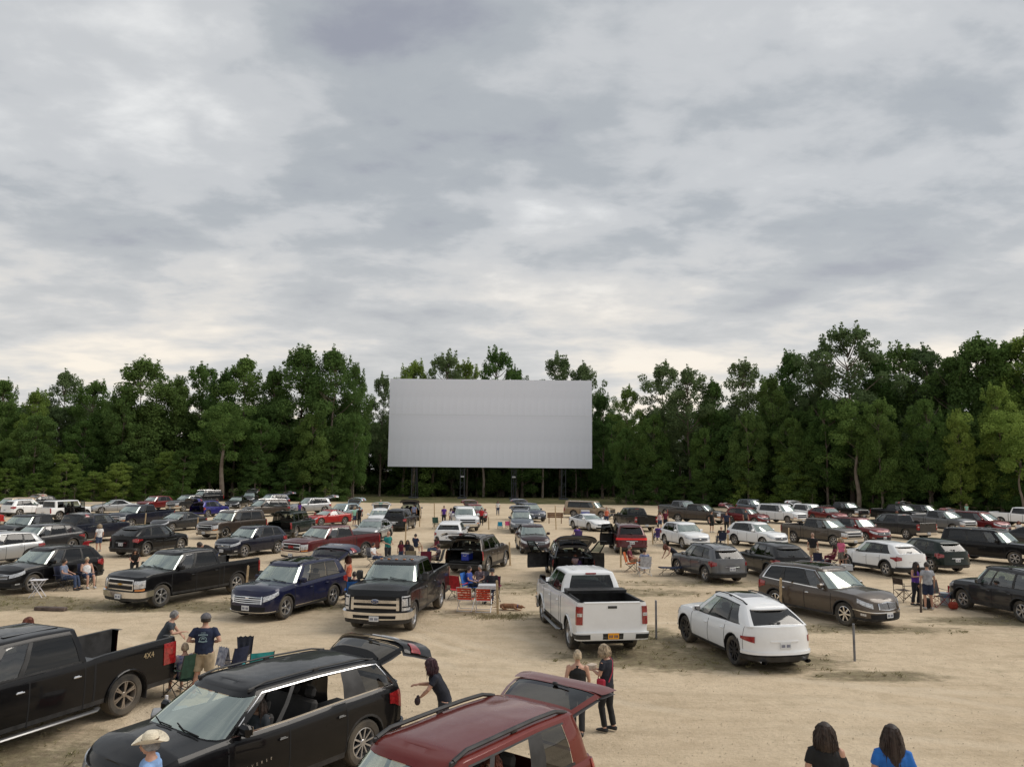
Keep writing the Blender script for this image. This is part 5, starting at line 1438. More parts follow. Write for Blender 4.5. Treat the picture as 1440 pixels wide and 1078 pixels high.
def build_ground():
    def axis(lim, near, fine, grow):
        out = [0.0]; s = fine
        while out[-1] < lim:
            if out[-1] > near: s *= grow
            out.append(out[-1] + s)
        return out
    xa = axis(1500, 26, .35, 1.14); xs = [-v for v in xa[:0:-1]] + xa
    ya = axis(1900, 60, .35, 1.10); ys = [-600, -200, -60, -20, -5] + ya
    vs = []; m1 = []; m2 = []
    for y in ys:
        for x in xs:
            z = 0
            if abs(x) < 60 and -5 < y < 130:
                z = .018 * noise.noise(Vector((x * .35, y * .5, 0))) + .010 * noise.noise(Vector((x * 1.6, y * 1.6, 3)))
            z -= .022
            g = ground_mask(x, y)
            ey = edge_y(x) + 1.5 * noise.noise(Vector((x * .1, y * .1, 7)))
            f = min(1, max(0, (y - ey) / 2.5))
            lane = 1 - min(1, abs(y - (ey - 6.5)) / 3.5)
            vs.append((x, y, z)); m1.append(max(g, 0)); m2.append(f + (.0 if f > 0 else -max(0, lane)))
    nx = len(xs); fs = [(j * nx + i, j * nx + i + 1, (j + 1) * nx + i + 1, (j + 1) * nx + i) for j in range(len(ys) - 1) for i in range(nx - 1)]
    me = bpy.data.meshes.new('ground'); me.from_pydata(vs, [], fs)
    a = me.attributes.new('weeds', 'FLOAT', 'POINT'); a.data.foreach_set('value', m1)
    a = me.attributes.new('verge', 'FLOAT', 'POINT'); a.data.foreach_set('value', m2)
    me.polygons.foreach_set('use_smooth', [True] * len(me.polygons))
    m = bpy.data.materials.new('sandy_ground'); m.use_nodes = True
    nt = m.node_tree; b = nt.nodes['Principled BSDF']; L = nt.links.new
    b.inputs['Roughness'].default_value = .95; b.inputs['Specular IOR Level'].default_value = .15
    tc = node(nt, 'ShaderNodeTexCoord')
    def noi(scale, det=5, sc=(1, 1, 1), rough=.6, rot=0, dist=0):
        mp = node(nt, 'ShaderNodeMapping'); mp.inputs['Scale'].default_value = sc; mp.inputs['Rotation'].default_value = (0, 0, rot)
        L(tc.outputs['Object'], mp.inputs[0]); n = node(nt, 'ShaderNodeTexNoise'); n.inputs['Scale'].default_value = scale; n.inputs['Detail'].default_value = det; n.inputs['Roughness'].default_value = rough; n.inputs['Distortion'].default_value = dist
        L(mp.outputs[0], n.inputs['Vector']); return n.outputs[0]
    def mr(v, a, b_, c=0, d=1):
        n = node(nt, 'ShaderNodeMapRange'); L(v, n.inputs[0]); n.inputs[1].default_value = a; n.inputs[2].default_value = b_; n.inputs[3].default_value = c; n.inputs[4].default_value = d; return n.outputs[0]
    def mixc(f, a, b_, ty='MIX'):
        n = node(nt, 'ShaderNodeMix', data_type='RGBA', blend_type=ty)
        if isinstance(f, (int, float)): n.inputs[0].default_value = f
        else: L(f, n.inputs[0])
        for k, v in ((6, a), (7, b_)):
            if isinstance(v, tuple): n.inputs[k].default_value = (*v, 1)
            else: L(v, n.inputs[k])
        return n.outputs[2]
    def mth(op, a, b_):
        n = node(nt, 'ShaderNodeMath', operation=op)
        for k, v in ((0, a), (1, b_)):
            if isinstance(v, (int, float)): n.inputs[k].default_value = v
            else: L(v, n.inputs[k])
        return n.outputs[0]
    sand = mixc(mr(noi(.22, 4), .35, .65), (.61, .485, .335), (.70, .57, .405))
    sand = mixc(mr(noi(1.3, 6, (1, 1, 1), .7), .45, .72, 0, .55), sand, (.40, .31, .20))
    tracks = noi(1.1, 5, (.16, 1.5, 1), .62, R(6), .6)
    sand = mixc(mr(tracks, .50, .68, 0, .34), sand, (.37, .285, .185))
    tr2 = noi(1.0, 5, (.14, 1.3, 1), .6, R(-14), .8)
    sand = mixc(mr(noi(3.6, 6, (1, 1.15, 1), .7), .50, .66, 0, .28), sand, (.42, .335, .23))
    sand = mixc(mr(noi(9.0, 5, (1, 1, 1), .7), .54, .68, 0, .24), sand, (.36, .28, .19))
    sand = mixc(mr(noi(6.0, 5, (1, 1, 1), .7), .56, .70, 0, .35), sand, (.74, .63, .47))
    sand = mixc(mr(tr2, .52, .66, 0, .35), sand, (.66, .54, .38))
    grit = noi(16, 4, (1, 1, 1), .75)
    sand = mixc(mr(grit, .55, .75, 0, .5), sand, (.24, .18, .12))
    sand = mixc(mr(noi(42, 2), .6, .78, 0, .6), sand, (.72, .62, .50))
    # wheel ruts swept round by turning cars
    sp = node(nt, 'ShaderNodeSeparateXYZ'); L(tc.outputs['Object'], sp.inputs[0])
    wob = mth('MULTIPLY', mth('SUBTRACT', noi(.5, 3), .5), .5)
    rut = None
    for cx, cy, rr in ((13, 36, 17.2), (13, 36, 18.8), (13.5, 37, 20.6), (13.5, 37, 22.1), (20, 2, 11.0), (20, 2, 12.6), (-3, 58, 30.5), (-3, 58, 32.1), (2, 6, 13.2), (2, 6, 14.8), (30, 60, 31.0), (30, 60, 32.6), (-24, 8, 18.5), (-24, 8, 20.1), (6, 95, 52.0), (6, 95, 53.6)):
        dx = mth('SUBTRACT', sp.outputs[0], cx); dy = mth('SUBTRACT', sp.outputs[1], cy)
        d = mth('SQRT', mth('ADD', mth('MULTIPLY', dx, dx), mth('MULTIPLY', dy, dy)), 0)
        e = mth('ABSOLUTE', mth('ADD', mth('SUBTRACT', d, rr), wob), 0)
        v = mr(e, .30, .10)
        rut = v if rut is None else mth('MAXIMUM', rut, v)
    rut = mth('MULTIPLY', rut, mr(noi(.16, 2), .42, .60))
    sand = mixc(mth('MULTIPLY', rut, .38), sand, (.72, .61, .46))
    at = node(nt, 'ShaderNodeAttribute', attribute_name='weeds')
    wn = noi(1.5, 8, (1, 1.6, 1), .72)
    wm = mr(mth('ADD', mth('MULTIPLY', at.outputs['Fac'], 1.15), mth('MULTIPLY', mth('SUBTRACT', wn, .5), 2.0)), .25, .75)
    wm = mth('MULTIPLY', wm, mr(at.outputs['Fac'], 0, .12))
    weed = mixc(mr(noi(5, 6), .4, .6), (.165, .130, .082), (.235, .205, .120))
    weed = mixc(mr(noi(24, 4), .5, .7, 0, .8), weed, (.085, .085, .038))
    c1 = mixc(mth('MULTIPLY', wm, .85), sand, weed)
    # scattered bare weeds everywhere
    sc = mr(noi(.9, 8, (1, 1.8, 1), .8), .62, .74, 0, .45)
    c1 = mixc(sc, c1, (.21, .17, .11))
    at2 = node(nt, 'ShaderNodeAttribute', attribute_name='verge')
    fm = mr(mth('ADD', at2.outputs['Fac'], mth('MULTIPLY', mth('SUBTRACT', noi(.6, 6), .5), .6)), .05, .35)
    vg = mixc(mr(noi(.35, 6), .42, .62), (.085, .092, .035), (.17, .145, .075))
    lane = mr(at2.outputs['Fac'], -.25, -.7, 0, .75)
    c1 = mixc(lane, c1, (.34, .32, .29))
    c1 = mixc(fm, c1, vg)
    L(c1, b.inputs['Base Color'])
    hgt = mth('ADD', mth('MULTIPLY', noi(7, 7, (1, 1, 1), .7), .7), mth('MULTIPLY', tracks, .8))
    hgt = mth('ADD', hgt, mth('MULTIPLY', noi(55, 3), .25))
    hgt = mth('SUBTRACT', hgt, mth('MULTIPLY', rut, .5))
    bp = node(nt, 'ShaderNodeBump'); bp.inputs['Strength'].default_value = .9; bp.inputs['Distance'].default_value = .08
    L(hgt, bp.inputs['Height']); L(bp.outputs[0], b.inputs['Normal'])
    me.materials.append(m)
    o = new_obj('ground', me); o['kind'] = 'structure'
build_ground()
# ---------------------------------------------------------------- leaf materials and tree builders
def leaf_mat(name, c1, c2, c3):
    m = bpy.data.materials.new(name); m.use_nodes = True
    nt = m.node_tree; L = nt.links.new; nt.nodes.remove(nt.nodes['Principled BSDF']); out = nt.nodes['Material Output']
    at = node(nt, 'ShaderNodeAttribute', attribute_name='tone')
    rp = node(nt, 'ShaderNodeValToRGB'); cr = rp.color_ramp
    cr.elements[0].color = (*c1, 1); cr.elements[1].color = (*c3, 1); e = cr.elements.new(.5); e.color = (*c2, 1)
    L(at.outputs['Fac'], rp.inputs[0])
    oi = node(nt, 'ShaderNodeObjectInfo')
    hs = node(nt, 'ShaderNodeHueSaturation'); L(rp.outputs[0], hs.inputs['Color'])
    r1 = node(nt, 'ShaderNodeMapRange'); L(oi.outputs['Random'], r1.inputs[0]); r1.inputs[3].default_value = .485; r1.inputs[4].default_value = .512
    L(r1.outputs[0], hs.inputs['Hue'])
    r2 = node(nt, 'ShaderNodeMapRange'); L(oi.outputs['Random'], r2.inputs[0]); r2.inputs[3].default_value = 1.15; r2.inputs[4].default_value = .8
    L(r2.outputs[0], hs.inputs['Value'])
    d = node(nt, 'ShaderNodeBsdfDiffuse'); t = node(nt, 'ShaderNodeBsdfTranslucent'); L(hs.outputs[0], d.inputs[0]); L(hs.outputs[0], t.inputs[0])
    mx = node(nt, 'ShaderNodeMixShader'); mx.inputs[0].default_value = .45; L(d.outputs[0], mx.inputs[1]); L(t.outputs[0], mx.inputs[2]); L(mx.outputs[0], out.inputs[0])
    return m
LEAFM = {
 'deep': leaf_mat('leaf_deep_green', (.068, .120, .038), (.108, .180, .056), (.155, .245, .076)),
 'mid': leaf_mat('leaf_mid_green', (.075, .130, .038), (.125, .205, .058), (.185, .28, .082)),
 'light': leaf_mat('leaf_light_green', (.125, .19, .045), (.20, .29, .070), (.28, .38, .105)),
 'grey': leaf_mat('leaf_grey_green', (.085, .128, .058), (.135, .195, .088), (.20, .27, .125)),
}
M_BARK = mat('tree_bark', (.12, .092, .070), .95, col2=(.20, .165, .135), vscale=1.2, bump=.6, bscale=8)
M_BARKP = mat('pale_tree_bark', (.26, .20, .165), .95, col2=(.36, .30, .25), vscale=1.0, bump=.6, bscale=8)
RS = np.random.RandomState(11)
def leaves_mesh(name, centres, radii, per, size, droop=.2):
    """leaf-sized faces spread through clumps round branch ends"""
    V = []; T = []
    for (c, r) in zip(centres, radii):
        n = int(per * (r ** 2))
        u = RS.normal(size=(n, 3)); u /= np.linalg.norm(u, axis=1)[:, None]
        rad = r * (RS.uniform(0.25, 1.0, n) ** .5)
        p = np.array(c) + u * rad[:, None] * np.array([1, 1, .78])
        nrm = u * .8 + RS.normal(size=(n, 3)) * .7 + np.array([0, 0, .55]); nrm /= np.linalg.norm(nrm, axis=1)[:, None]
        a = np.cross(nrm, RS.normal(size=(n, 3))); a /= np.linalg.norm(a, axis=1)[:, None]; b = np.cross(nrm, a)
        s = size * RS.uniform(.55, 1.25, n)[:, None]
        q = np.stack([p - a * s * .5, p + b * s * .38, p + a * s * .5, p - b * s * .38], 1)
        V.append(q.reshape(-1, 3)); tone = np.clip(RS.uniform(.15, .85) * .5 + RS.uniform(0, .5, n), 0, 1); T.append(np.repeat(tone, 4))
    V = np.concatenate(V); T = np.concatenate(T); N = len(V) // 4
    me = bpy.data.meshes.new(name); me.vertices.add(len(V)); me.vertices.foreach_set('co', V.ravel().astype('f'))
    me.loops.add(N * 4); me.loops.foreach_set('vertex_index', np.arange(N * 4)); me.polygons.add(N)
    me.polygons.foreach_set('loop_start', np.arange(0, N * 4, 4)); me.polygons.foreach_set('loop_total', np.full(N, 4))
    me.update(); at = me.attributes.new('tone', 'FLOAT', 'POINT'); at.data.foreach_set('value', T.astype('f'))
    return me
TREEP = {}
def tree_proto(kind, k):
    """trunk + crown meshes for a tree of unit height 20 m"""
    key = (kind, k)
    if key in TREEP: return TREEP[key]
    rnd = random.Random(hash(kind) % 1000 + k * 17 if False else sum(map(ord, kind)) + k * 17)
    H = 20.0; low = {'round': .22, 'oval': .12, 'dense': .1, 'airy': .30, 'tallairy': .42, 'edge': .0, 'under': .05}[kind]
    wid = {'round': 4.3, 'oval': 3.5, 'dense': 4.5, 'airy': 3.7, 'tallairy': 4.0, 'edge': 5.0, 'under': 3.5}[kind]
    ncl = {'round': 105, 'oval': 120, 'dense': 130, 'airy': 100, 'tallairy': 88, 'edge': 150, 'under': 34}[kind]
    rr = {'round': (.8, 1.6), 'oval': (.75, 1.4), 'dense': (.85, 1.6), 'airy': (.55, 1.2), 'tallairy': (.5, 1.1), 'edge': (.7, 1.4), 'under': (.5, 1.0)}[kind]
    cen = []; rad = []
    lobes = [(rnd.uniform(0, 6.28), rnd.uniform(.35, .95), rnd.uniform(.55, 1.25)) for _ in range(6)]
    while len(cen) < ncl:
        t = rnd.random()
        z = H * (low + (1 - low) * t)
        prof = math.sin(math.pi * min(1, .16 + .84 * t) ** 1.0) ** .55 if kind not in ('airy', 'tallairy') else (.45 + .75 * math.sin(math.pi * (t * .86 + .05)))
        if kind == 'edge': prof = 1.0 - .45 * t
        prof *= (1 if t < .9 else .7)
        an = rnd.uniform(0, 6.283)
        lf = 1 + sum(.22 * w * math.exp(-((t - h) / .15) ** 2) * math.cos(an - a) for a, h, w in lobes)
        r = wid * prof * lf * (rnd.uniform(.25, 1) ** .5)
        cen.append((r * math.cos(an), r * math.sin(an), min(z, H * .965))); rad.append(rnd.uniform(*rr) * (.75 if t > .8 else 1) * (1.1 if t < .5 else 1))
    # a few leading shoots that break the outline
    for _ in range(15 if kind != 'under' else 3):
        an = rnd.uniform(0, 6.28); r = rnd.uniform(0, wid * .75); z0 = H * (rnd.uniform(.86, .97) - .12 * (r / wid) ** 2)
        for q in range(4): cen.append((r * math.cos(an), r * math.sin(an), z0 + q * .5)); rad.append(.60 - q * .12)
    per = {'round': 100, 'oval': 105, 'dense': 100, 'airy': 112, 'tallairy': 112, 'edge': 95, 'under': 85}[kind]
    crown = leaves_mesh('crown', cen, rad, per * 1.75, .285)
    tb = MB()
    lean = (rnd.uniform(-.5, .5), rnd.uniform(-.5, .5))
    def axis(z): return Vector((lean[0] * (z / H) ** 1.5 + .12 * math.sin(z * .5), lean[1] * (z / H) ** 1.5, z))
    zz = [0, .4, 1.5, 4, 7, 10, 12.5, 14.5, 16]
    tb.tube([axis(z) for z in zz], [.42, .33, .28, .25, .20, .15, .10, .05, .02], 9)
    idx = sorted(range(len(cen)), key=lambda i: rnd.random())[:26]
    for i in idx:
        c = Vector(cen[i]); z0 = max(1.5, c.z - rnd.uniform(1.0, 2.6) - math.hypot(c.x, c.y) * .3); z0 = min(z0, 17.5)
        b = axis(z0); mid = b.lerp(c, .5) + Vector((0, 0, -.25)); tb.tube([b, mid, c], [.085, .055, .02], 5, cap=False)
    trunk = tb.mesh('trunk', [M_BARK])
    TREEP[key] = (trunk, crown)
    return TREEP[key]
def place_tree(name, x, y, h, kind, k, lm, label, group=None, wscale=1.0, cat='tree', bark=None):
    tr, cr = tree_proto(kind, k)
    r = empty(name, (x, y, -.05), random.uniform(0, 6.28)); s = h / 20.0; r.scale = (s * wscale, s * wscale, s)
    t = new_obj('trunk', tr, r); c = new_obj('crown', cr, r)
    if not cr.materials: cr.materials.append(LEAFM['mid'])
    c.material_slots[0].link = 'OBJECT'; c.material_slots[0].material = LEAFM[lm]
    if bark: t.material_slots[0].link = 'OBJECT'; t.material_slots[0].material = bark
    tag(r, label, cat, group); return r

KINDTXT = {'round': 'round headed leafy tree', 'oval': 'slender oval leafy tree', 'dense': 'dense dark leafy tree', 'airy': 'open crowned tree', 'tallairy': 'tallest airy tree'}
def whereT(px):
    refs = [(-95, 'outside the left edge'), (-40, 'just outside the left edge'), (8, 'at the left edge'), (52, 'above the white far left SUV'), (95, 'above the white off road car'), (135, 'above the silver hatchback'), (178, 'left of the big dark crown on the left'), (205, 'above the far dark red SUV'), (252, 'right of the big dark crown on the left'),
            (288, 'left of the bare brown trunk'), (318, 'over the bare brown trunk'), (348, 'right of the bare brown trunk'), (388, 'above the brown minivan'), (425, 'above the child in purple'), (470, 'left of the screen, second from it'), (500, 'nearest the left side of the screen'), (538, 'half hidden by the left screen edge')]
    return min(refs, key=lambda r: abs(r[0] - px))[1]
def build_forest():
    rnd = random.Random(5)
    LM = {'round': 'mid', 'oval': 'deep', 'dense': 'deep', 'airy': 'grey', 'tallairy': 'grey'}
    order = sorted(range(len(TREES)), key=lambda i: TREES[i][5])
    scr = [t for t in TREES if 546 <= t[5] <= 833]
    cnt = {}
    for n, i in enumerate(order):
        x, y, h, kind, rad, px = TREES[i]
        lm = LM[kind]
        if rnd.random() < .25: lm = rnd.choice(['mid', 'light', 'deep'])
        if px in (1400, 1345): lm = 'light'
        if px in (425, 470, 205): lm = 'deep'
        if 546 <= px <= 833: side = 'rising behind the screen'; ref = sorted(t[5] for t in scr).index(px)
        else: side = None
        if px > 833:
            rt = sorted(t[5] for t in TREES if t[5] > 833); q = rt.index(px)
            w = ['first', 'second', 'third', 'fourth', 'fifth', 'sixth', 'seventh', 'eighth', 'ninth', 'tenth', 'eleventh', 'twelfth', 'thirteenth', 'fourteenth', 'fifteenth', 'sixteenth', 'seventeenth', 'eighteenth', 'nineteenth', 'twentieth', 'twenty first', 'twenty second', 'twenty third', 'twenty fourth', 'twenty fifth', 'twenty sixth', 'twenty seventh', 'twenty eighth', 'twenty ninth', 'thirtieth'][q]
            lab = ('%s, %s right of the screen' % (KINDTXT[kind], w))
        elif side: lab = '%s, %s from the left above the top edge of the screen' % (KINDTXT[kind], ['first', 'second', 'third', 'fourth', 'fifth', 'sixth', 'seventh', 'eighth'][ref])
        else:
            size = 'low young ' if h < 15.5 else ''
            lab = size + KINDTXT[kind] + ' ' + whereT(px)
        ty = kind if kind != 'tallairy' else 'tallairy'
        bark = None
        yy = y + (10 if 546 <= px <= 833 else 0)
        if px == 846: yy = 147; x *= 1.06
        place_tree('tree', x * (1.0 + (10 / y if 546 <= px <= 833 else 0)), yy, h + (1.0 if 546 <= px <= 833 else -.2), ty, rnd.randrange(2), lm, lab, 'trees along the edge of the lot', rad / 4.7, bark=bark)
    # the two clearly seen bare trunks on the edge of the wood and a pale one behind the white pickup
    for (x, y, h, r0, m, lab) in ((-44.2, 118.2, 9.0, .34, M_BARK, 'bare brown trunk standing at the edge of the wood left of the screen'), (47.0, 105.0, 9, .27, M_BARK, 'pale straight trunk at the edge of the wood on the right'),
                             (61.5, 93.4, 7, .14, M_BARK, 'thin pale trunk near the right edge behind the white pickup')):
        b = MB(); n = 9; b.tube([(.15 * math.sin(i), .1 * math.cos(i * 1.3), h * i / (n - 1)) for i in range(n)], [r0 * (1.25 - .8 * i / (n - 1)) for i in range(n)], 12)
        for k in range(5):
            a = k * 2.4; z = h * (.72 + .06 * k); b.tube([(0, 0, z), (math.cos(a) * .7, math.sin(a) * .7, z + .5), (math.cos(a) * 1.5, math.sin(a) * 1.5, z + 1.1)], [.05, .03, .012], 5)
        t = b.build('trunk', [m]); e = empty('tree', (x, y, -.1)); t.parent = e
        cen = [(math.cos(k * 2.4) * 1.5, math.sin(k * 2.4) * 1.5, h * (.72 + .06 * (k % 5)) + 1.0) for k in range(12)]
        rr2 = random.Random(int(h * 7)); cen = [(rr2.gauss(0, 1.9), rr2.gauss(0, 1.6), rr2.uniform(h * .72, h + 6)) for _ in range(46)]; cm = leaves_mesh('crown', cen, [rr2.uniform(.7, 1.3) for _ in cen], 150, .29); cm.materials.append(LEAFM['light' if x > 60 else 'mid']); new_obj('crown', cm, e)
        tag(e, lab, 'tree', 'trees along the edge of the lot')
    # body of the wood behind
    G = 'trees in the wood behind the lot'
    def gapx(x, y): return -27 < x < 19 and y < 148
    for i in range(105):
        u = i / 105; px = rnd.uniform(-1.02, 1.02); row = rnd.choice([0, 1, 1, 2, 2, 3])
        x = px * (95 + row * 14); base = edge_y(x) + 7 + row * 11 + rnd.uniform(-3, 3)
        if gapx(x, base): base = 152 + row * 9
        hmax = interp([(-100, 17), (-50, 19), (-30, 21), (-5, 22), (20, 18), (45, 20), (70, 22), (110, 22)], x) * (.72 + .1 * row)
        place_tree('tree', x, base, hmax * rnd.uniform(.85, 1.02), rnd.choice(['round', 'oval', 'dense', 'edge']), rnd.randrange(2), rnd.choice(['deep', 'mid', 'deep', 'mid', 'grey']), 'leafy green tree deeper in the wood %s of the screen' % ('left' if x < -4 else 'right'), G + (' left' if x < -4 else ' right') + ' of the screen', rnd.uniform(1.05, 1.4))
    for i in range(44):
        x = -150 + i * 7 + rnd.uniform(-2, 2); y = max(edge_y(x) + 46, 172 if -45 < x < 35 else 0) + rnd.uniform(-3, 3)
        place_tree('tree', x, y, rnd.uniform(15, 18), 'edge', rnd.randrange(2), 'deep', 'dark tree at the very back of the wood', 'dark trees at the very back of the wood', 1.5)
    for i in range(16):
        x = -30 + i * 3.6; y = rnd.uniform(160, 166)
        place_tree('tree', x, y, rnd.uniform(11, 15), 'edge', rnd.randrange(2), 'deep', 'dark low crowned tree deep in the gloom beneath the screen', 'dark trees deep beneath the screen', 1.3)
    # leafy skirt of the wood's edge
    n = 0
    for i in range(58):
        x = -100 + i * 3.4 + rnd.uniform(-1.2, 1.2)
        y = edge_y(x) + rnd.uniform(1.5, 4.0)
        if -26 < x < 18 or abs(x + 44) < 3.4 or abs(x - 47) < 2.6: continue
        h = rnd.uniform(4.5, 10)
        lm = 'light' if x < -55 else rnd.choice(['mid', 'deep', 'deep', 'mid', 'light'])
        if x < -55: h *= .8
        sd = 'left' if x < 0 else 'right'; tn = {'light': 'yellow green', 'mid': 'mid green', 'deep': 'dark green'}[lm]
        place_tree('sapling', x, y, h, 'edge', rnd.randrange(2), lm, '%s young tree skirting the wood %s of the screen' % (tn, sd), '%s young trees %s of the screen' % (tn, sd), 1.5 * (7.5 / h) ** .35)
    for i in range(60):
        x = -95 + i * 3.1 + rnd.uniform(-1, 1); y = edge_y(x) + rnd.uniform(-.3, 1.5)
        if -27 < x < 19: y = rnd.uniform(145.5, 150)
        h = rnd.uniform(1.0, 3.2) if not -27 < x < 19 else rnd.uniform(.8, 1.8)
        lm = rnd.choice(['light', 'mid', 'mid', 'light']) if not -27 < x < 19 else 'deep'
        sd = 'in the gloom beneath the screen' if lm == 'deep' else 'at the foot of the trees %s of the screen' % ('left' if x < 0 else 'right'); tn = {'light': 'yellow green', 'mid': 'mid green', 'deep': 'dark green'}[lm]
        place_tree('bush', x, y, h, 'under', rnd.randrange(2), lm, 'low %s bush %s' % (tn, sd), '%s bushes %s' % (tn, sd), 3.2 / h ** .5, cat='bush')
    # slim trunks seen in the gloom below the screen
    tb = [(-20.5, 147), (-17, 150), (-15.0, 149), (-11.5, 154), (-8.5, 149), (-5.2, 147), (-1.5, 151), (1.2, 148), (4.4, 152), (6.0, 147), (9.5, 150), (12.4, 148), (-18.4, 146), (-2.8, 156), (7.8, 156), (-13, 157), (2.7, 158), (14.8, 150)]
    for k, (x, y) in enumerate(tb):
        b = MB(); r0 = rnd.uniform(.12, .26)
        b.tube([(0, 0, 0), (rnd.uniform(-.1, .1), 0, 3), (rnd.uniform(-.3, .3), 0, 7), (rnd.uniform(-.4, .4), 0, 13)], [r0 * 1.2, r0, r0 * .85, r0 * .5], 8)
        e = empty('tree', (x, y, -.05)); t = b.build('trunk', [M_BARKP if k in (5, 9, 3, 7) else M_BARK], e)
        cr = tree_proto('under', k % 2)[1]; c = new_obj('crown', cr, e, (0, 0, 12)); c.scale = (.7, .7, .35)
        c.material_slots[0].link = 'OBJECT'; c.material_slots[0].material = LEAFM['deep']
        tag(e, 'slim bare trunked tree in the gloom beneath the screen', 'tree', 'slim trees beneath the screen')
build_forest()

# ---------------------------------------------------------------- the big screen
def build_screen():
    e = empty('movie_screen', (-3.8, 138, 0)); tag(e, 'big blank white outdoor movie screen on steel legs in front of the woods', 'movie screen')
    W, z0, z1 = 36.5, 5.55, 21.35
    ms = [mat('screen_white_%d' % k, c, .55, var=.035, vscale=.3) for k, c in enumerate(((.80, .835, .935), (.798, .833, .933), (.802, .837, .937)))]
    rnd = random.Random(3)
    meshes = {}
    zs_ = [z0, 14.9, z1]; nc = 30; pw = W / nc
    for r in range(2):
        h = zs_[r + 1] - zs_[r]
        for c in range(nc):
            k = rnd.randrange(3)
            if (r, k) not in meshes:
                b = MB(); b.box((0, 0, 0), (pw - .003, .05, h - .014), bev=.002); meshes[(r, k)] = b.mesh('panel', [ms[k]])
            new_obj('panel', meshes[(r, k)], e, (-W / 2 + (c + .5) * pw, rnd.uniform(-.0012, .0012), (zs_[r] + zs_[r + 1]) / 2))
    st = mat('galvanised_steel', (.16, .17, .19), .5, .6, var=.3)
    fr = MB()
    for x0 in range(-18, 19, 4): fr.box((x0, .18, (z0 + z1) / 2), (.16, .25, z1 - z0 - .3))
    for z in (z0 + .2, 9.4, 13.2, 17, z1 - .2): fr.box((0, .38, z), (W - .3, .14, .2))
    fr.build('frame', [st], e)
    for x in (-13.6, -4.9, 4.3, 13.2):
        l = MB()
        for dx in (-.38, .38): l.box((x + dx, .55, 4 + 5.5), (.10, .14, 19))
        for k in range(9):
            z = .6 + k * 1.1
            l.tube([(x - .42, .55, z), (x + .42, .55, z + (1.1 if k % 2 else 0) + .0)], .05, 5)
        l.tube([(x, .7, 17), (x, 6.5, 0)], .16, 6)
        l.box((x, .55, .1), (1.6, 1.4, .3))
        l.build('leg', [mat('dark_steel_leg', (.055, .06, .07), .6, .3)], e)
        if x in (-4.9, 4.3):
            b = MB(); b.box((x, .32, 3.9), (.62, .12, .26), bev=.02); b.build('lamp_box', [mat('pale_box', (.5, .5, .52), .6)], e)
build_screen()
# ---------------------------------------------------------------- people
CLOTH = {'skyblue': (.22, .36, .62), 'denim': (.035, .055, .11), 'blacknavy': (.010, .012, .022), 'charcoal': (.028, .03, .036), 'black': (.010, .010, .011), 'navytee': (.012, .020, .052),
 'khaki': (.34, .27, .18), 'slate': (.045, .052, .062), 'royal': (.025, .06, .28), 'floral': (.45, .40, .42), 'bluegrey': (.17, .20, .28), 'white': (.68, .68, .68), 'orange': (.62, .15, .08),
 'teal': (.02, .10, .20), 'tealshirt': (.01, .17, .16), 'maroon': (.13, .012, .03), 'plaid': (.22, .18, .19), 'plaidblue': (.30, .34, .48), 'purple': (.09, .03, .25), 'palepink': (.58, .42, .46),
 'pink': (.62, .13, .24), 'greyshort': (.17, .15, .13), 'heather': (.33, .34, .37), 'yellow': (.65, .72, .05), 'red': (.42, .02, .03), 'palegreen': (.32, .58, .45), 'hoodie': (.012, .012, .018), 'blue': (.02, .14, .48)}
M_SKIN = mat('skin', (.48, .27, .19), .55, var=.12, vscale=14)
HAIRC = {'grey': (.20, .19, .185), 'short_dark': (.028, .018, .013), 'maroonbob': (.035, .008, .014), 'blondshort': (.42, .33, .22), 'blondbob': (.34, .26, .17), 'brownbob': (.030, .017, .011), 'brownlong': (.026, .014, .010), 'redhair': (.14, .035, .016), 'bald': (.36, .22, .16)}
def hair_mat(k): return mat('hair_' + k, HAIRC[k], .5, var=.45, vscale=18, bump=.5, bscale=70)
def cloth_mat(k): return mat('cloth_' + k, CLOTH[k], .88, var=.22 if k not in ('plaid', 'plaidblue', 'floral') else .0, vscale=7, bump=.35, bscale=14,
                             col2={'plaid': (.05, .03, .05), 'plaidblue': (.12, .14, .26), 'floral': (.08, .09, .2)}.get(k))
M_SHOE = mat('dark_shoe', (.02, .02, .022), .6); M_SHOEL = mat('light_shoe', (.45, .44, .42), .7)
M_EYE = mat('eye', (.03, .02, .015), .2)
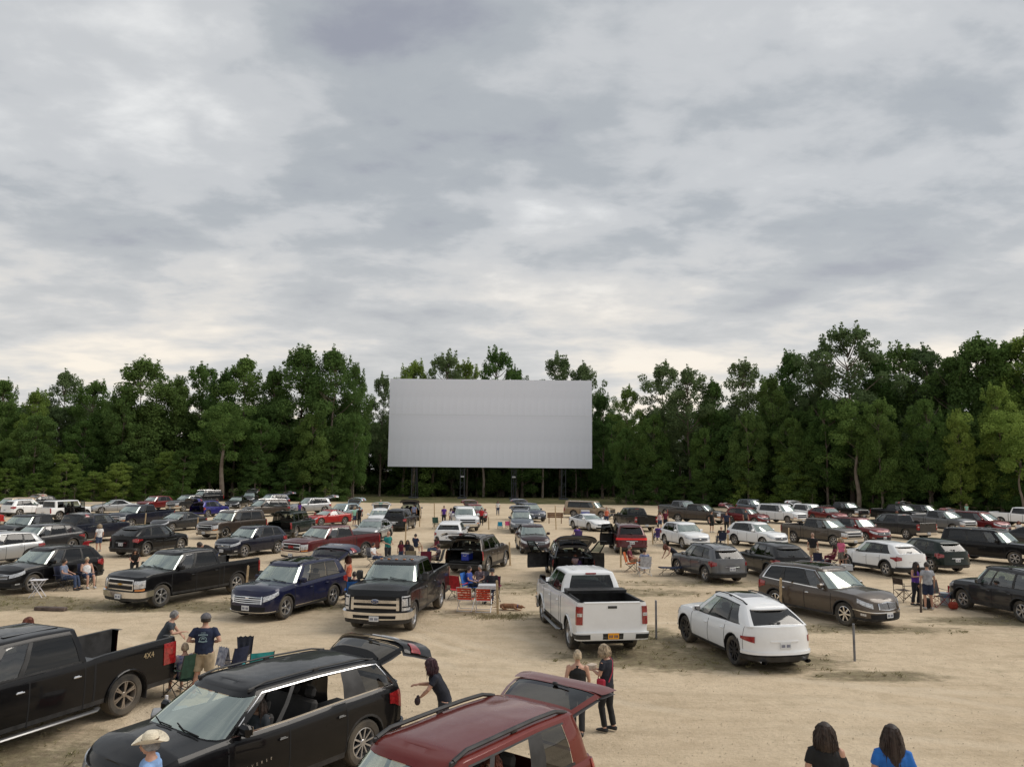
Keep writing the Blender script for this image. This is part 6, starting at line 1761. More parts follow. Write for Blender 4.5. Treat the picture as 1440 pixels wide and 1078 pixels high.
def pose(name):
    """joint positions for a figure 1.70 m tall facing +X, left side +Y"""
    J = dict(pel=(0, 0, .93), waist=(0, 0, 1.06), chest=(.0, 0, 1.27), neck=(-.005, 0, 1.44), head=(.02, 0, 1.585),
             shL=(0, .175, 1.372), elL=(-.03, .245, 1.11), wrL=(.05, .25, .875), shR=(0, -.175, 1.372), elR=(-.03, -.245, 1.11), wrR=(.05, -.25, .875),
             hiL=(0, .09, .90), knL=(.02, .11, .48), anL=(-.02, .12, .07), hiR=(0, -.09, .90), knR=(.02, -.11, .48), anR=(-.02, -.12, .07))
    if name == 'standfold': J.update(elL=(-.06, .29, 1.15), wrL=(.16, .14, 1.10), elR=(-.06, -.29, 1.15), wrR=(.16, -.12, 1.08), anL=(-.02, .15, .07), anR=(.02, -.15, .07))
    if name == 'walk': J.update(knL=(.16, .09, .50), anL=(.16, .09, .08), knR=(-.02, -.09, .48), anR=(-.26, -.09, .14), elL=(-.08, .24, 1.14), wrL=(.02, .22, .90), elR=(.0, -.24, 1.12), wrR=(.14, -.22, .92))
    if name == 'carry': J.update(elL=(.03, .23, 1.13), wrL=(.26, .10, 1.17), elR=(.02, -.23, 1.13), wrR=(.26, -.07, 1.16), head=(.06, 0, 1.575), knR=(-.02, -.09, .48), anR=(-.12, -.08, .08), knL=(.07, .1, .49))
    if name == 'reach': J.update(pel=(-.12, 0, .93), waist=(-.08, 0, 1.05), chest=(.04, 0, 1.24), neck=(.10, 0, 1.41), head=(.15, 0, 1.54), shL=(.06, .18, 1.36), elL=(.20, .25, 1.16), wrL=(.33, .17, 1.02), shR=(.06, -.18, 1.36), elR=(.14, -.26, 1.14), wrR=(.37, -.17, 1.16), hiL=(-.12, .09, .90), hiR=(-.12, -.09, .90), knL=(-.04, .11, .48), knR=(-.06, -.11, .48))
    if name == 'bend': J.update(pel=(-.16, 0, .92), waist=(-.04, 0, 1.02), chest=(.18, 0, 1.14), neck=(.34, 0, 1.20), head=(.45, 0, 1.27), shL=(.30, .18, 1.15), elL=(.36, .24, .90), wrL=(.52, .17, .74), shR=(.30, -.18, 1.15), elR=(.36, -.24, .90), wrR=(.52, -.15, .72), hiL=(-.16, .09, .89), hiR=(-.16, -.09, .89), knL=(-.04, .11, .48), knR=(-.04, -.11, .48), anL=(-.08, .13, .07), anR=(-.08, -.13, .07))
    if name in ('sit', 'drive'): J.update(pel=(0, 0, .50), waist=(-.05, 0, .63), chest=(-.10, 0, .84), neck=(-.12, 0, 1.01), head=(-.08, 0, 1.15), shL=(-.11, .18, .96), elL=(-.02, .25, .72), wrL=(.20, .17, .66), shR=(-.11, -.18, .96), elR=(-.02, -.25, .72), wrR=(.20, -.15, .66),
                            hiL=(.02, .09, .49), knL=(.43, .12, .52), anL=(.52, .13, .07), hiR=(.02, -.09, .49), knR=(.43, -.12, .51), anR=(.47, -.14, .07))
    if name == 'kneel': J.update(pel=(-.08, 0, .42), waist=(-.02, 0, .54), chest=(.06, 0, .74), neck=(.11, 0, .90), head=(.16, 0, 1.03), shL=(.10, .18, .85), elL=(.22, .24, .64), wrL=(.40, .16, .60), shR=(.10, -.18, .85), elR=(.22, -.24, .64), wrR=(.40, -.14, .58),
                            hiL=(-.06, .09, .42), knL=(.30, .13, .50), anL=(.16, .13, .07), hiR=(-.06, -.09, .42), knR=(.22, -.12, .14), anR=(-.20, -.12, .10))
    return {k: Vector(v) for k, v in J.items()}
def remeshed(mb, name, vox, smooth=4):
    me = bpy.data.meshes.new(name); me.from_pydata(mb.v, [], mb.f)
    o = bpy.data.objects.new(name, me); COL.objects.link(o)
    m = o.modifiers.new('r', 'REMESH'); m.mode = 'VOXEL'; m.voxel_size = vox
    s = o.modifiers.new('s', 'SMOOTH'); s.iterations = smooth; s.factor = .5
    dg = bpy.context.evaluated_depsgraph_get(); dg.update()
    out = bpy.data.meshes.new_from_object(o.evaluated_get(dg)); out.name = name
    bpy.data.objects.remove(o); bpy.data.meshes.remove(me)
    out.polygons.foreach_set('use_smooth', [True] * len(out.polygons))
    return out
PC = {}
def hand(mb, w, e, near, side):
    d = (w - e).normalized(); dn = (d + Vector((.25, 0, -.15))).normalized()
    p = w + dn * .045
    a = dn.cross(Vector((0, 0, 1)));
    if a.length < .2: a = Vector((0, 1, 0))
    a.normalize(); b = a.cross(dn).normalized()
    mb.tube([w - dn * .02, w + dn * .02, p + dn * .02, p + dn * .045], [(.024, .018), (.034, .016), (.040, .015), (.036, .012)], 8)
    for k, (o, l) in enumerate(((-.030, .062), (-.010, .074), (.010, .070), (.029, .054))):
        r = p + dn * .035 + a * o; c = b * (-.5 if b.z > 0 else .5)
        mb.tube([r, r + dn * l * .45 + c * l * .12, r + dn * l * .75 + c * l * .42, r + dn * l * .86 + c * l * .68], [.0085, .008, .0075, .006], 6)
    r = w + dn * .025 - a * .03 * (1 if side > 0 else 1)
    mb.tube([r, r - a * .028 + dn * .025, r - a * .034 + dn * .055], [.012, .010, .0075], 6)
def head_grid(mb, c, tilt=0, s=1.0):
    nu, nv = 20, 16; vs = []
    for i in range(nv + 1):
        ph = math.pi * i / nv
        for j in range(nu):
            th = 2 * math.pi * j / nu
            x = math.sin(ph) * math.cos(th); y = math.sin(ph) * math.sin(th); z = math.cos(ph)
            jaw = 1 - .22 * max(0, -z) ** 1.2 if x < .3 else 1 - .12 * max(0, -z)
            X = x * .096 * (1.0 if x > 0 else 1.04) * (jaw if x < .2 else 1); Y = y * .074 * (1 - .28 * max(0, -z) ** 1.1); Z = z * .120
            if x > .75 and abs(y) < .26:    # nose, brow, mouth, chin
                if -.42 < z < .12: X += .022 * (1 - abs(y) / .26) * (1 - abs(z + .22) / .34 if abs(z + .22) < .34 else 0)
            if x > .5 and -.02 < z < .14 and .2 < abs(y) < .55: X -= .008
            if x > .6 and .14 < z < .3: X += .004
            if x > .5 and -.62 < z < -.5: X += .004
            if x > .4 and z < -.78: X += .010
            vs.append(Vector((X, Y, Z)))
    M = Matrix.Translation(c) @ Matrix.Rotation(tilt, 4, 'Y')
    fs = []
    for i in range(nv):
        for j in range(nu): fs.append((i * nu + j, (i + 1) * nu + j, (i + 1) * nu + (j + 1) % nu, i * nu + (j + 1) % nu))
    mb.add([M @ v for v in vs], fs)
    for sg in (1, -1):
        mb.ell(M @ Vector((-.008, sg * .074, -.008)), (.018, .008, .030), nu=8, nv=6)
def headdir(J):
    d = (J['head'] - J['neck']); return math.atan2(d.x - .025, d.z) * .55
def torso(mb, J, g=0, hipw=.155, chw=.165):
    A = [J['pel'] + Vector((0, 0, -.06)), J['pel'], J['waist'], J['chest'], (J['chest'] + J['neck']) / 2 + Vector((0, 0, .02)), J['neck'] + (J['neck'] - J['chest']) * .02]
    R_ = [(hipw * .9 + g, .10 + g), (hipw + g, .115 + g), (.138 + g, .10 + g), (chw + g, .115 + g), (.15 + g, .095 + g), (.062 + g * .6, .06 + g * .6)]
    mb.tube(A, R_, 14)
def body_parts(pk, near):
    key = ('body', pk, near)
    if key in PC: return PC[key]
    J = pose(pk); mb = MB()
    torso(mb, J)
    mb.tube([J['chest'].lerp(J['neck'], .7), J['neck'], J['head'] - Vector((.012, 0, .06))], [.07, .054, .05], 10)
    for s in 'LR':
        mb.tube([J['sh' + s] * .92 + Vector((J['sh' + s].x * .08, 0, J['sh' + s].z * .08)), J['sh' + s], J['sh' + s].lerp(J['el' + s], .5), J['el' + s], J['el' + s].lerp(J['wr' + s], .4), J['wr' + s]], [.05, .058, .047, .038, .038, .024], 10)
        mb.tube([J['hi' + s] + Vector((0, 0, .02)), J['hi' + s].lerp(J['kn' + s], .3), J['kn' + s], J['kn' + s].lerp(J['an' + s], .35), J['an' + s]], [.098, .088, .056, .054, .034], 10)
        a = J['an' + s]; mb.tube([a + Vector((-.05, 0, -.03)), a + Vector((.04, 0, -.025)), a + Vector((.13, 0, -.045)), a + Vector((.17, 0, -.052))], [(.032, .034), (.038, .036), (.044, .022), (.030, .014)], 8)
    me = remeshed(mb, 'body', .014 if near else .022, 3)
    # head with a face and the hands join the same mesh
    hb = MB(); head_grid(hb, J['head'], headdir(J))
    if near or True:
        for s, sd in (('L', 1), ('R', -1)): hand(hb, J['wr' + s], J['el' + s], near, sd)
    hm = hb.mesh('h', [])
    bm = bmesh.new(); bm.from_mesh(me); bm.from_mesh(hm); out = bpy.data.meshes.new('body'); bm.to_mesh(out); bm.free()
    out.polygons.foreach_set('use_smooth', [True] * len(out.polygons)); out.materials.append(M_SKIN)
    PC[key] = out; return out
def top_part(pk, style, near):
    key = ('top', pk, style, near)
    if key in PC: return PC[key]
    J = pose(pk); mb = MB(); g = .016
    A = [J['pel'] + (J['pel'] - J['waist']) * .35, J['pel'], J['waist'], J['chest'], J['chest'].lerp(J['neck'], .62), J['neck'] - (J['neck'] - J['chest']) * .10]
    nk = .07 if style != 'tank' else .10
    R_ = [(.175, .135), (.172, .132), (.155 + g, .112 + g), (.172 + g, .118 + g), (.160 + g, .10 + g) if style != 'tank' else (.115, .09), (nk + g, .062 + g) if style != 'tank' else (.085, .07)]
    mb.tube(A, R_, 16)
    if style in ('short', 'long', 'coldshoulder'):
        for s in 'LR':
            sh, el, wr = J['sh' + s], J['el' + s], J['wr' + s]
            if style == 'coldshoulder' and s == 'R':
                mb.tube([sh.lerp(el, .25), sh.lerp(el, .6), sh.lerp(el, .72)], [.062, .060, .062], 10); continue
            mb.tube([sh * .8 + Vector((sh.x * .2, 0, sh.z * .2)), sh + Vector((0, 0, .004)), sh.lerp(el, .4), sh.lerp(el, .62)], [.062, .060, .060, .062], 10)
            if style == 'long': mb.tube([sh.lerp(el, .5), el, el.lerp(wr, .5), el.lerp(wr, .94)], [.060, .052, .046, .036], 10)
    me = remeshed(mb, 'shirt', .015 if near else .024, 3)
    # cloth folds
    for v in me.vertices:
        n = noise.noise(v.co * 9) * .007 + noise.noise(v.co * 22) * .003; v.co += v.normal * n
    me.materials.append(mat('cloth_black', (.01, .01, .011))) if False else None
    PC[key] = me; return me
def bottom_part(pk, ln, near):
    key = ('bot', pk, ln, near)
    if key in PC: return PC[key]
    J = pose(pk); mb = MB()
    mb.tube([J['pel'].lerp(J['waist'], 1.05), J['pel'], J['pel'] + (J['pel'] - J['waist']) * .45 + (Vector((.0, 0, -.02)) if pk not in ('sit', 'drive') else Vector((.06, 0, .02)))], [(.150, .112), (.170, .130), (.165, .128)], 14)
    for s in 'LR':
        hi, kn, an = J['hi' + s], J['kn' + s], J['an' + s]
        if ln == 'long': mb.tube([hi, hi.lerp(kn, .35), kn, kn.lerp(an, .5), kn.lerp(an, .93)], [.110, .100, .072, .066, .062], 12)
        else: mb.tube([hi, hi.lerp(kn, .35), hi.lerp(kn, .72), hi.lerp(kn, .9)], [.112, .106, .096, .098], 12)
    me = remeshed(mb, 'trousers' if ln == 'long' else 'shorts', .015 if near else .024, 3)
    for v in me.vertices: v.co += v.normal * (noise.noise(v.co * 10) * .006)
    PC[key] = me; return me
def shoes_part(pk):
    key = ('shoes', pk)
    if key in PC: return PC[key]
    J = pose(pk); out = []
    for s in 'LR':
        a = J['an' + s]; mb = MB()
        mb.tube([a + Vector((-.065, 0, -.035)), a + Vector((-.03, 0, -.030)), a + Vector((.05, 0, -.030)), a + Vector((.14, 0, -.044)), a + Vector((.19, 0, -.052))], [(.034, .036), (.044, .044), (.046, .042), (.050, .028), (.034, .018)], 10)
        out.append(mb.mesh('shoe', [M_SHOE]))
    PC[key] = out; return out
def hair_part(pk, style):
    key = ('hair', pk, style)
    if key in PC: return PC[key]
    J = pose(pk); h = J['head']; M = Matrix.Rotation(headdir(J), 4, 'Y'); mb = MB()
    nu, nv = 24, 14; vs = []; fs = []
    long_ = style in ('brownlong',); bob = style in ('maroonbob', 'blondbob', 'brownbob', 'brownlong', 'redhair')
    # scalp cap: cut away over the face
    for i in range(nv + 1):
        for j in range(nu):
            th = 2 * math.pi * j / nu; front = max(0, math.cos(th))
            lim = (math.pi * (.62 if not bob else .70)) * (1 - .42 * front ** 1.5)
            ph = lim * i / nv; x = math.sin(ph) * math.cos(th); y = math.sin(ph) * math.sin(th); z = math.cos(ph)
            e = (.112 if not bob else .122, .090 if not bob else .104, .134 if not bob else .142) if style != 'bald' else (.098, .077, .121)
            w = 1 + .03 * noise.noise(Vector((x * 4, y * 4, z * 4)))
            vs.append(h + (M @ Vector((x * e[0] * w - .006, y * e[1] * w, z * e[2] * w))))
    for i in range(nv):
        for j in range(nu): fs.append((i * nu + j, (i + 1) * nu + j, (i + 1) * nu + (j + 1) % nu, i * nu + (j + 1) % nu))
    mb.add(vs, fs)
    rnd = random.Random(4)
    if bob or long_:
        L0 = .40 if long_ else (.08 if style == 'blondbob' else .13 if style != 'brownbob' else .19)
        for k in range(44):
            a = math.radians(62 + 236 * k / 43)
            p0 = h + (M @ Vector((.100 * math.cos(a) - .006, .092 * math.sin(a), .03)))
            ln = L0 * rnd.uniform(.85, 1.1) + .08
            o = Vector((math.cos(a) * .020, math.sin(a) * (.03 if not long_ else .045), 0))
            inw = Vector((math.cos(a), math.sin(a), 0)) * (-.02 if not long_ else -.01)
            mb.tube([p0, p0 + o * .9 + Vector((0, 0, -ln * .4)), p0 + o + inw * .3 + Vector((-.01, 0, -ln * .75)), p0 + o * .6 + inw + Vector((-.005, 0, -ln))], [.020, .026, .023, .008], 6)
            if long_: 
                p1 = p0 + Vector((-.0, -math.sin(a) * .05, -.02)); mb.tube([p1, p1 + Vector((-.03, 0, -ln * .5)), p1 + Vector((-.02, 0, -ln * .98))], [.028, .032, .010], 6)
    # loose strands
    for k in range(150 if bob or long_ else 0):
        a = math.radians(rnd.uniform(55, 305)) if bob or long_ else rnd.uniform(.9, 5.4); z0 = rnd.uniform(-.02, .115)
        rr_ = math.sqrt(max(.02, 1 - (z0 / .145) ** 2)); e0 = (.124, .106) if bob else (.112, .09)
        p0 = h + (M @ Vector((e0[0] * rr_ * math.cos(a) - .006, e0[1] * rr_ * math.sin(a), z0)))
        ln = (L0 + .05) * rnd.uniform(.5, 1.15) if bob or long_ else .03
        o = Vector((math.cos(a) * .02, math.sin(a) * .035, 0)) * rnd.uniform(.6, 1.6)
        mb.tube([p0, p0 + o * .8 + Vector((0, 0, -ln * .4)), p0 + o + Vector((rnd.uniform(-.012, .008), rnd.uniform(-.012, .012), -ln))], [.007, .009, .002], 4)
    me = mb.mesh('hair', [], 60); PC[key] = me; return me
def add_hat(root, J, kind):
    h = J['head']
    if kind == 'cowboy':
        nu = 40; prof = [(0, .128), (.035, .132), (.062, .125), (.082, .105), (.090, .06), (.098, .012), (.104, 0), (.15, -.004), (.185, .0), (.205, .006), (.205, .000), (.15, -.012), (.10, -.01)]
        vs = []; fs = []
        for i, (r, z) in enumerate(prof):
            for j in range(nu):
                a = 2 * math.pi * j / nu; x = r * 1.12 * math.cos(a); y = r * .92 * math.sin(a); zz = z
                if i >= 7: zz += .075 * (abs(math.sin(a)) ** 2.2) * ((r - .10) / .105) ** 1.3 - .018 * (abs(math.cos(a)) ** 3) * ((r - .1) / .105)
                if i < 4: zz -= .030 * math.exp(-(y / .028) ** 2) * (1 - i * .1) * (1 if x > -.05 else .6)
                vs.append((x, y, zz))
        for i in range(len(prof) - 1):
            for j in range(nu): fs.append((i * nu + j, (i + 1) * nu + j, (i + 1) * nu + (j + 1) % nu, i * nu + (j + 1) % nu))
        mb = MB(); mb.add(vs, fs); hat = mb.build('hat', [mat('straw_hat', (.78, .70, .55), .8, var=.12, vscale=30, bump=.6, bscale=90)], root, (h.x - .005, h.y, h.z + .050), (0, R(4), 0), smooth=50); hat.scale = (.9, .9, 1)
        mb = MB(); mb.lathe([(.094, .014), (.098, .014), (.100, .034), (.094, .036)], 30); b = mb.build('hat_band', [mat('brown_band', (.12, .07, .04), .7)], hat); b.scale = (1.12, .94, 1)
    else:
        m = mat(kind, (.12, .115, .125) if kind == 'greycap' else (.02, .02, .025), .85, var=.2, vscale=12, bump=.4, bscale=30)
        mb = MB(); vs = []; fs = []; nu, nv = 24, 8
        for i in range(nv + 1):
            for j in range(nu):
                ph = math.pi * .5 * i / nv; th = 2 * math.pi * j / nu
                vs.append((math.sin(ph) * math.cos(th) * .120, math.sin(ph) * math.sin(th) * .099, math.cos(ph) * .105))
        for i in range(nv):
            for j in range(nu): fs.append((i * nu + j, (i + 1) * nu + j, (i + 1) * nu + (j + 1) % nu, i * nu + (j + 1) % nu))
        mb.add(vs, fs); mb.ell((0, 0, .105), (.012, .012, .006))
        bv = [];
        for i in range(4):
            for j in range(9):
                a = R(-62 + 124 * j / 8); r = .112 + .075 * i / 3 * math.cos(a * .9)
                bv.append((r * math.cos(a) * 1.02, .098 * math.sin(a) * (1 + .05 * i), .004 - .022 * (i / 3) ** 1.5 - .012 * (math.sin(a) ** 2)))
        bf = [(i * 9 + j, i * 9 + j + 1, (i + 1) * 9 + j + 1, (i + 1) * 9 + j) for i in range(3) for j in range(8)]
        mb.add(bv, bf); mb.add([(x, y, z - .006) for x, y, z in bv], [f[::-1] for f in bf])
        mb.build('cap', [m], root, (h.x - .008, h.y, h.z + .032), (0, headdir(J), 0), smooth=60)
def person(loc, pk, yaw, height, d, label, parent_z=0):
    J = pose(pk); near = bool(d.get('near')); s = height / 1.70
    root = empty('person', (loc[0], loc[1], loc[2]), R(yaw)); root.scale = (s * (1 + (d.get('wide', 1) - 1) * .5), s * d.get('wide', 1), s)
    tag(root, label, 'person', None)
    b = new_obj('body', body_parts(pk, near), root)
    def wear(me, m, nm):
        o = new_obj(nm, me, root)
        if not me.materials: me.materials.append(m)
        o.material_slots[0].link = 'OBJECT'; o.material_slots[0].material = m; return o
    wear(top_part(pk, d['top'][0], near), cloth_mat(d['top'][1]), 'shirt')
    wear(bottom_part(pk, d['bot'][0], near), cloth_mat(d['bot'][1]), 'trousers' if d['bot'][0] == 'long' else 'shorts')
    wear(hair_part(pk, d['hair']), hair_mat(d['hair']), 'hair')
    sm = M_SHOEL if d['bot'][0] == 'short' else M_SHOE
    for me in shoes_part(pk):
        o = new_obj('shoe', me, root); o.material_slots[0].link = 'OBJECT'; o.material_slots[0].material = sm
    M = Matrix.Translation(J['head']) @ Matrix.Rotation(headdir(J), 4, 'Y')
    if near or 'drive' in pk:
        for sg in (1, -1):
            e = MB(); e.ell((0, 0, 0), (.008, .012, .007), nu=8, nv=6); e.build('eye', [M_EYE], root, tuple(M @ Vector((.082, sg * .030, .006))))
        e = MB(); e.ell((0, 0, 0), (.006, .024, .006), nu=8, nv=6); e.build('mouth', [mat('lips', (.30, .10, .09), .5)], root, tuple(M @ Vector((.092, 0, -.062))))
    if d.get('hat') or d.get('cap'): add_hat(root, J, d.get('hat') or d['cap'])
    return root, J
PEOPLE_OBJ = []
for (loc, pk, yaw, hh, d, label) in PEOPLE:
    r, J = person(loc, pk, yaw, hh, d, label); s = hh / 1.7
    if d.get('print'):   # printed back of the navy tee
        ink = mat('shirt_print', (.30, .42, .46), .8)
        def flat(bm_, nm): o = bm_.build(nm, [ink], r); return o
        bx = -.142
        o = new_obj('print', text_mesh('WILD', .034, .0015, ink), r, (bx - .004, 0, 1.335), (R(90), 0, R(-90)))
        o = new_obj('print', text_mesh('MARLIN TIDE', .040, .0015, ink), r, (bx - .008, 0, 1.29), (R(90), 0, R(-90))) if False else None
        mb = MB()
        for k in range(7): mb.box((bx - .006, -.075 + k * .025, 1.292 + .006 * math.cos((k - 3) * .6)), (.004, .018, .026))
        for k in range(26):
            a = 2 * math.pi * k / 26
            if 3.9 < a < 5.5: continue
            mb.box((bx - .006, .062 * math.cos(a), 1.205 + .055 * math.sin(a)), (.004, .014, .010))
        for k in range(9): mb.box((bx - .006, -.07 + k * .0175, 1.150 + .010 * abs(k - 4) / 4), (.004, .014, .024))
        for k in range(6): mb.box((bx - .006, -.025 + k * .010, 1.195 + (.02, .03, .018, .034, .022, .01)[k]), (.004, .008, .030))
        mb.build('print', [ink], r)
    if d.get('num8'): new_obj('print', text_mesh('8', .22, .002, mat('white_print', (.6, .6, .6), .8)), r, (-.27, 0, .82), (R(90), 0, R(-90)))
    if d.get('hold') == 'box':
        b = MB(); b.box((0, 0, 0), (.15, .22, .09), bev=.01); b.build('snack_box', [mat('cream_card', (.60, .50, .40), .7)], None, tuple(Matrix.Translation(r.location) @ Matrix.Rotation(R(yaw), 4, 'Z') @ Vector((.34, 0, 1.17))), (0, 0, R(yaw)))
        tag(bpy.data.objects['snack_box'], 'small cream box held by the blonde woman in black', 'box')
        st = MB(); st.tube([(.13, .13, 1.0), (.145, .05, 1.2), (.10, -.06, 1.40), (.0, -.10, 1.468), (-.11, -.06, 1.38), (-.155, .04, 1.18), (-.13, .15, 1.0)], .010, 5); 
        bg = st.build('bag_strap', [mat('red_bag', (.42, .02, .05), .6)], None)
        bg.parent = None
        e = empty('shoulder_bag', r.location, R(yaw)); tag(e, 'red shoulder bag on the blonde woman in black', 'bag'); bg.parent = e
        bb = MB(); bb.box((.02, .205, .98), (.20, .07, .16), bev=.03); bb.build('pouch', [MATS['red_bag']], e); e.scale = r.scale
    if pk == 'reach' and d['hair'] == 'maroonbob':
        wr = Matrix.Translation(r.location) @ Matrix.Rotation(R(yaw), 4, 'Z') @ Matrix.Diagonal((s, s, s, 1)) @ J['wrL']
        b = MB(); b.ell((0, 0, .02), (.055, .035, .075)); b.ell((.01, 0, .09), (.03, .025, .04)); tag(b.build('handbag', [mat('dark_handbag', (.03, .015, .02), .6, bump=.5)], None, (wr.x - .05, wr.y - .03, wr.z - .08)), 'small dark handbag held by the woman at the open boot', 'bag')
# woman at the wheel of the big black SUV, passenger of the copper red one
def in_car(pos, local, pk, hh, d, label, dy=0):
    x, y, yaw = pos; c, s = math.cos(R(yaw)), math.sin(R(yaw))
    return person((x + local[0] * c - local[1] * s, y + local[0] * s + local[1] * c, local[2]), pk, yaw + dy, hh, d, label)
in_car((-4.16, 13.2, -125), (.44, .50, .26), 'drive', 1.68, dict(hair='brownbob', top=('short', 'slate'), bot=('long', 'denim')), 'dark haired woman in grey shirt in the driver seat of the big black SUV', 12)
in_car((-0.90, 9.87, -127.4), (-.52, .44, .34), 'drive', 1.65, dict(hair='redhair', top=('tank', 'palepink'), bot=('short', 'denim')), 'person seen through the side window of the copper red SUV', 20)
in_car((2.8, 38.12, 92.9), (-1.7, -.15, .42), 'drive', 1.1, dict(hair='redhair', top=('short', 'palepink'), bot=('short', 'denim')), 'child sitting in the open boot of the SUV with open doors', 180)
# ---------------------------------------------------------------- camp gear
CC = {'navychair': (.012, .016, .045), 'bluechair': (.02, .12, .42), 'greychair': (.10, .10, .11), 'khakichair': (.22, .19, .13), 'maroonchair': (.14, .012, .035), 'redchair': (.42, .02, .03), 'orangechair': (.50, .12, .03), 'whitechair': (.45, .46, .50),
      'purplechair': (.07, .04, .16), 'brownchair': (.035, .022, .016), 'greyredchair': (.11, .105, .10), 'cyanchair': (.02, .36, .55), 'pinkchair': (.60, .08, .22), 'greenchair': (.02, .06, .04), 'blackchair': (.012, .012, .013), 'tealchair': (.02, .25, .26)}
FRM = {'brownchair': (.06, .04, .03), 'greyredchair': (.28, .03, .03), 'whitechair': (.5, .5, .5)}
def folding_chair(loc, yaw, kind, label):
    low = kind in ('tealchair', 'cyanchair', 'pinkchair'); s = .72 if kind in ('cyanchair', 'pinkchair') or 'small red' in label else 1.0
    if 'low navy' in label or 'white towel' in label: s = .84
    r = empty('folding_chair', (loc[0], loc[1], 0), R(yaw)); r.scale = (s, s, s)
    tag(r, label, 'chair', 'folding chairs set out between the vehicles')
    cm = mat('chair_' + kind, CC[kind], .85, var=.2, vscale=9, bump=.3, bscale=20)
    fm = mat('chairframe_' + kind, FRM.get(kind, (.04, .04, .042)), .5, .3)
    def sheet(name, pts, th=.012):
        nx = len(pts); ny = 6; vs = []; fs = []
        for (x, z, w, sag) in pts:
            for j in range(ny):
                y = -w + 2 * w * j / (ny - 1); k = 1 - (2 * j / (ny - 1) - 1) ** 2
                vs.append((x - (sag * k if name == 'backrest' else 0), y, z - (sag * k if name == 'seat' else 0)))
        for i in range(nx - 1):
            for j in range(ny - 1): fs.append((i * ny + j, (i + 1) * ny + j, (i + 1) * ny + j + 1, i * ny + j + 1))
        b = MB(); b.add(vs, fs); b.add([(x, y, z - th) if name == 'seat' else (x - th, y, z) for x, y, z in vs], [f[::-1] for f in fs]); b.build(name, [cm], r, smooth=60)
    if kind == 'blackchair':   # folded and propped
        b = MB()
        for k in range(4): b.tube([(-.06 + .04 * k, -.05 + .03 * k, .0), (.02 * k - .02, .03, .95)], .012, 6)
        b.build('leg', [fm], r); b = MB(); b.tube([(0, 0, .2), (0, .02, .55), (0, .03, .9)], [.06, .085, .05], 8); b.build('seat', [cm], r); return r
    if kind == 'brownchair':   # director chair with flat arms
        sheet('seat', [(-.22, .46, .26, .02), (0, .45, .26, .03), (.22, .46, .26, .02)]); sheet('backrest', [(-.25, .68, .27, .03), (-.28, .92, .27, .03)])
        for sg in (1, -1):
            b = MB(); b.box((-.0, sg * .29, .65), (.50, .05, .025), bev=.008); b.build('armrest', [fm], r)
            b = MB(); b.tube([(-.27, sg * .28, 0), (-.26, sg * .28, .5), (-.29, sg * .28, .95)], .013, 6); b.build('leg', [fm], r)
            b = MB(); b.tube([(.25, sg * .28, 0), (.24, sg * .28, .64)], .013, 6); b.build('leg', [fm], r)
        b = MB(); b.tube([(.25, .28, .04), (.22, -.28, .45)], .010, 6); b.tube([(.25, -.28, .04), (.22, .28, .45)], .010, 6); b.tube([(-.25, -.28, .04), (-.25, .28, .45)], .010, 6); b.tube([(-.25, .28, .04), (-.25, -.28, .45)], .010, 6)
        for sg in (1, -1): b.tube([(-.27, sg * .27, .05), (.24, sg * .27, .44)], .010, 6); b.tube([(.25, sg * .29, .05), (-.26, sg * .29, .44)], .010, 6)
        b.build('brace', [fm], r); return r
    zs0 = .42 if not low else .26
    sheet('seat', [(-.24, zs0 - .02, .24, .04), (0, zs0, .25, .05), (.22, zs0 + .03, .26, .03)])
    sheet('backrest', [(-.25, zs0 + .02, .25, .04), (-.31, zs0 + .28, .26, .05), (-.38, zs0 + .54, .26, .02)])
    for sg in (1, -1):
        b = MB(); b.tube([(-.33, sg * .31, zs0 + .22), (-.05, sg * .32, zs0 + .20), (.20, sg * .31, zs0 + .22)], [(.035, .01)] * 3, 6); b.build('armrest', [cm], r)
        b = MB(); b.tube([(-.30, sg * .30, 0), (.22, sg * .27, zs0 + .03)], .011, 6); b.build('leg', [fm], r)
        b = MB(); b.tube([(.27, sg * .30, 0), (-.24, sg * .27, zs0 + .0), (-.39, sg * .27, zs0 + .55)], .011, 6); b.build('leg', [fm], r)
    b = MB(); b.tube([(-.30, .30, .01), (.0, 0, zs0 * .5), (-.30, -.27, zs0 - .02)], .009, 5); b.tube([(-.30, -.30, .01), (-.0, 0, zs0 * .5), (-.30, .27, zs0 - .02)], .009, 5)
    b.tube([(.27, .30, .01), (.20, -.27, zs0)], .009, 5); b.tube([(.27, -.30, .01), (.20, .27, zs0)], .009, 5); b.tube([(.20, .31, .0), (.22, .31, zs0 + .22)], .009, 5); b.tube([(.20, -.31, 0), (.22, -.31, zs0 + .22)], .009, 5)
    b.build('brace', [fm], r); return r
for (loc, yaw, kind, label) in CHAIRS: folding_chair(loc, yaw, kind, label)

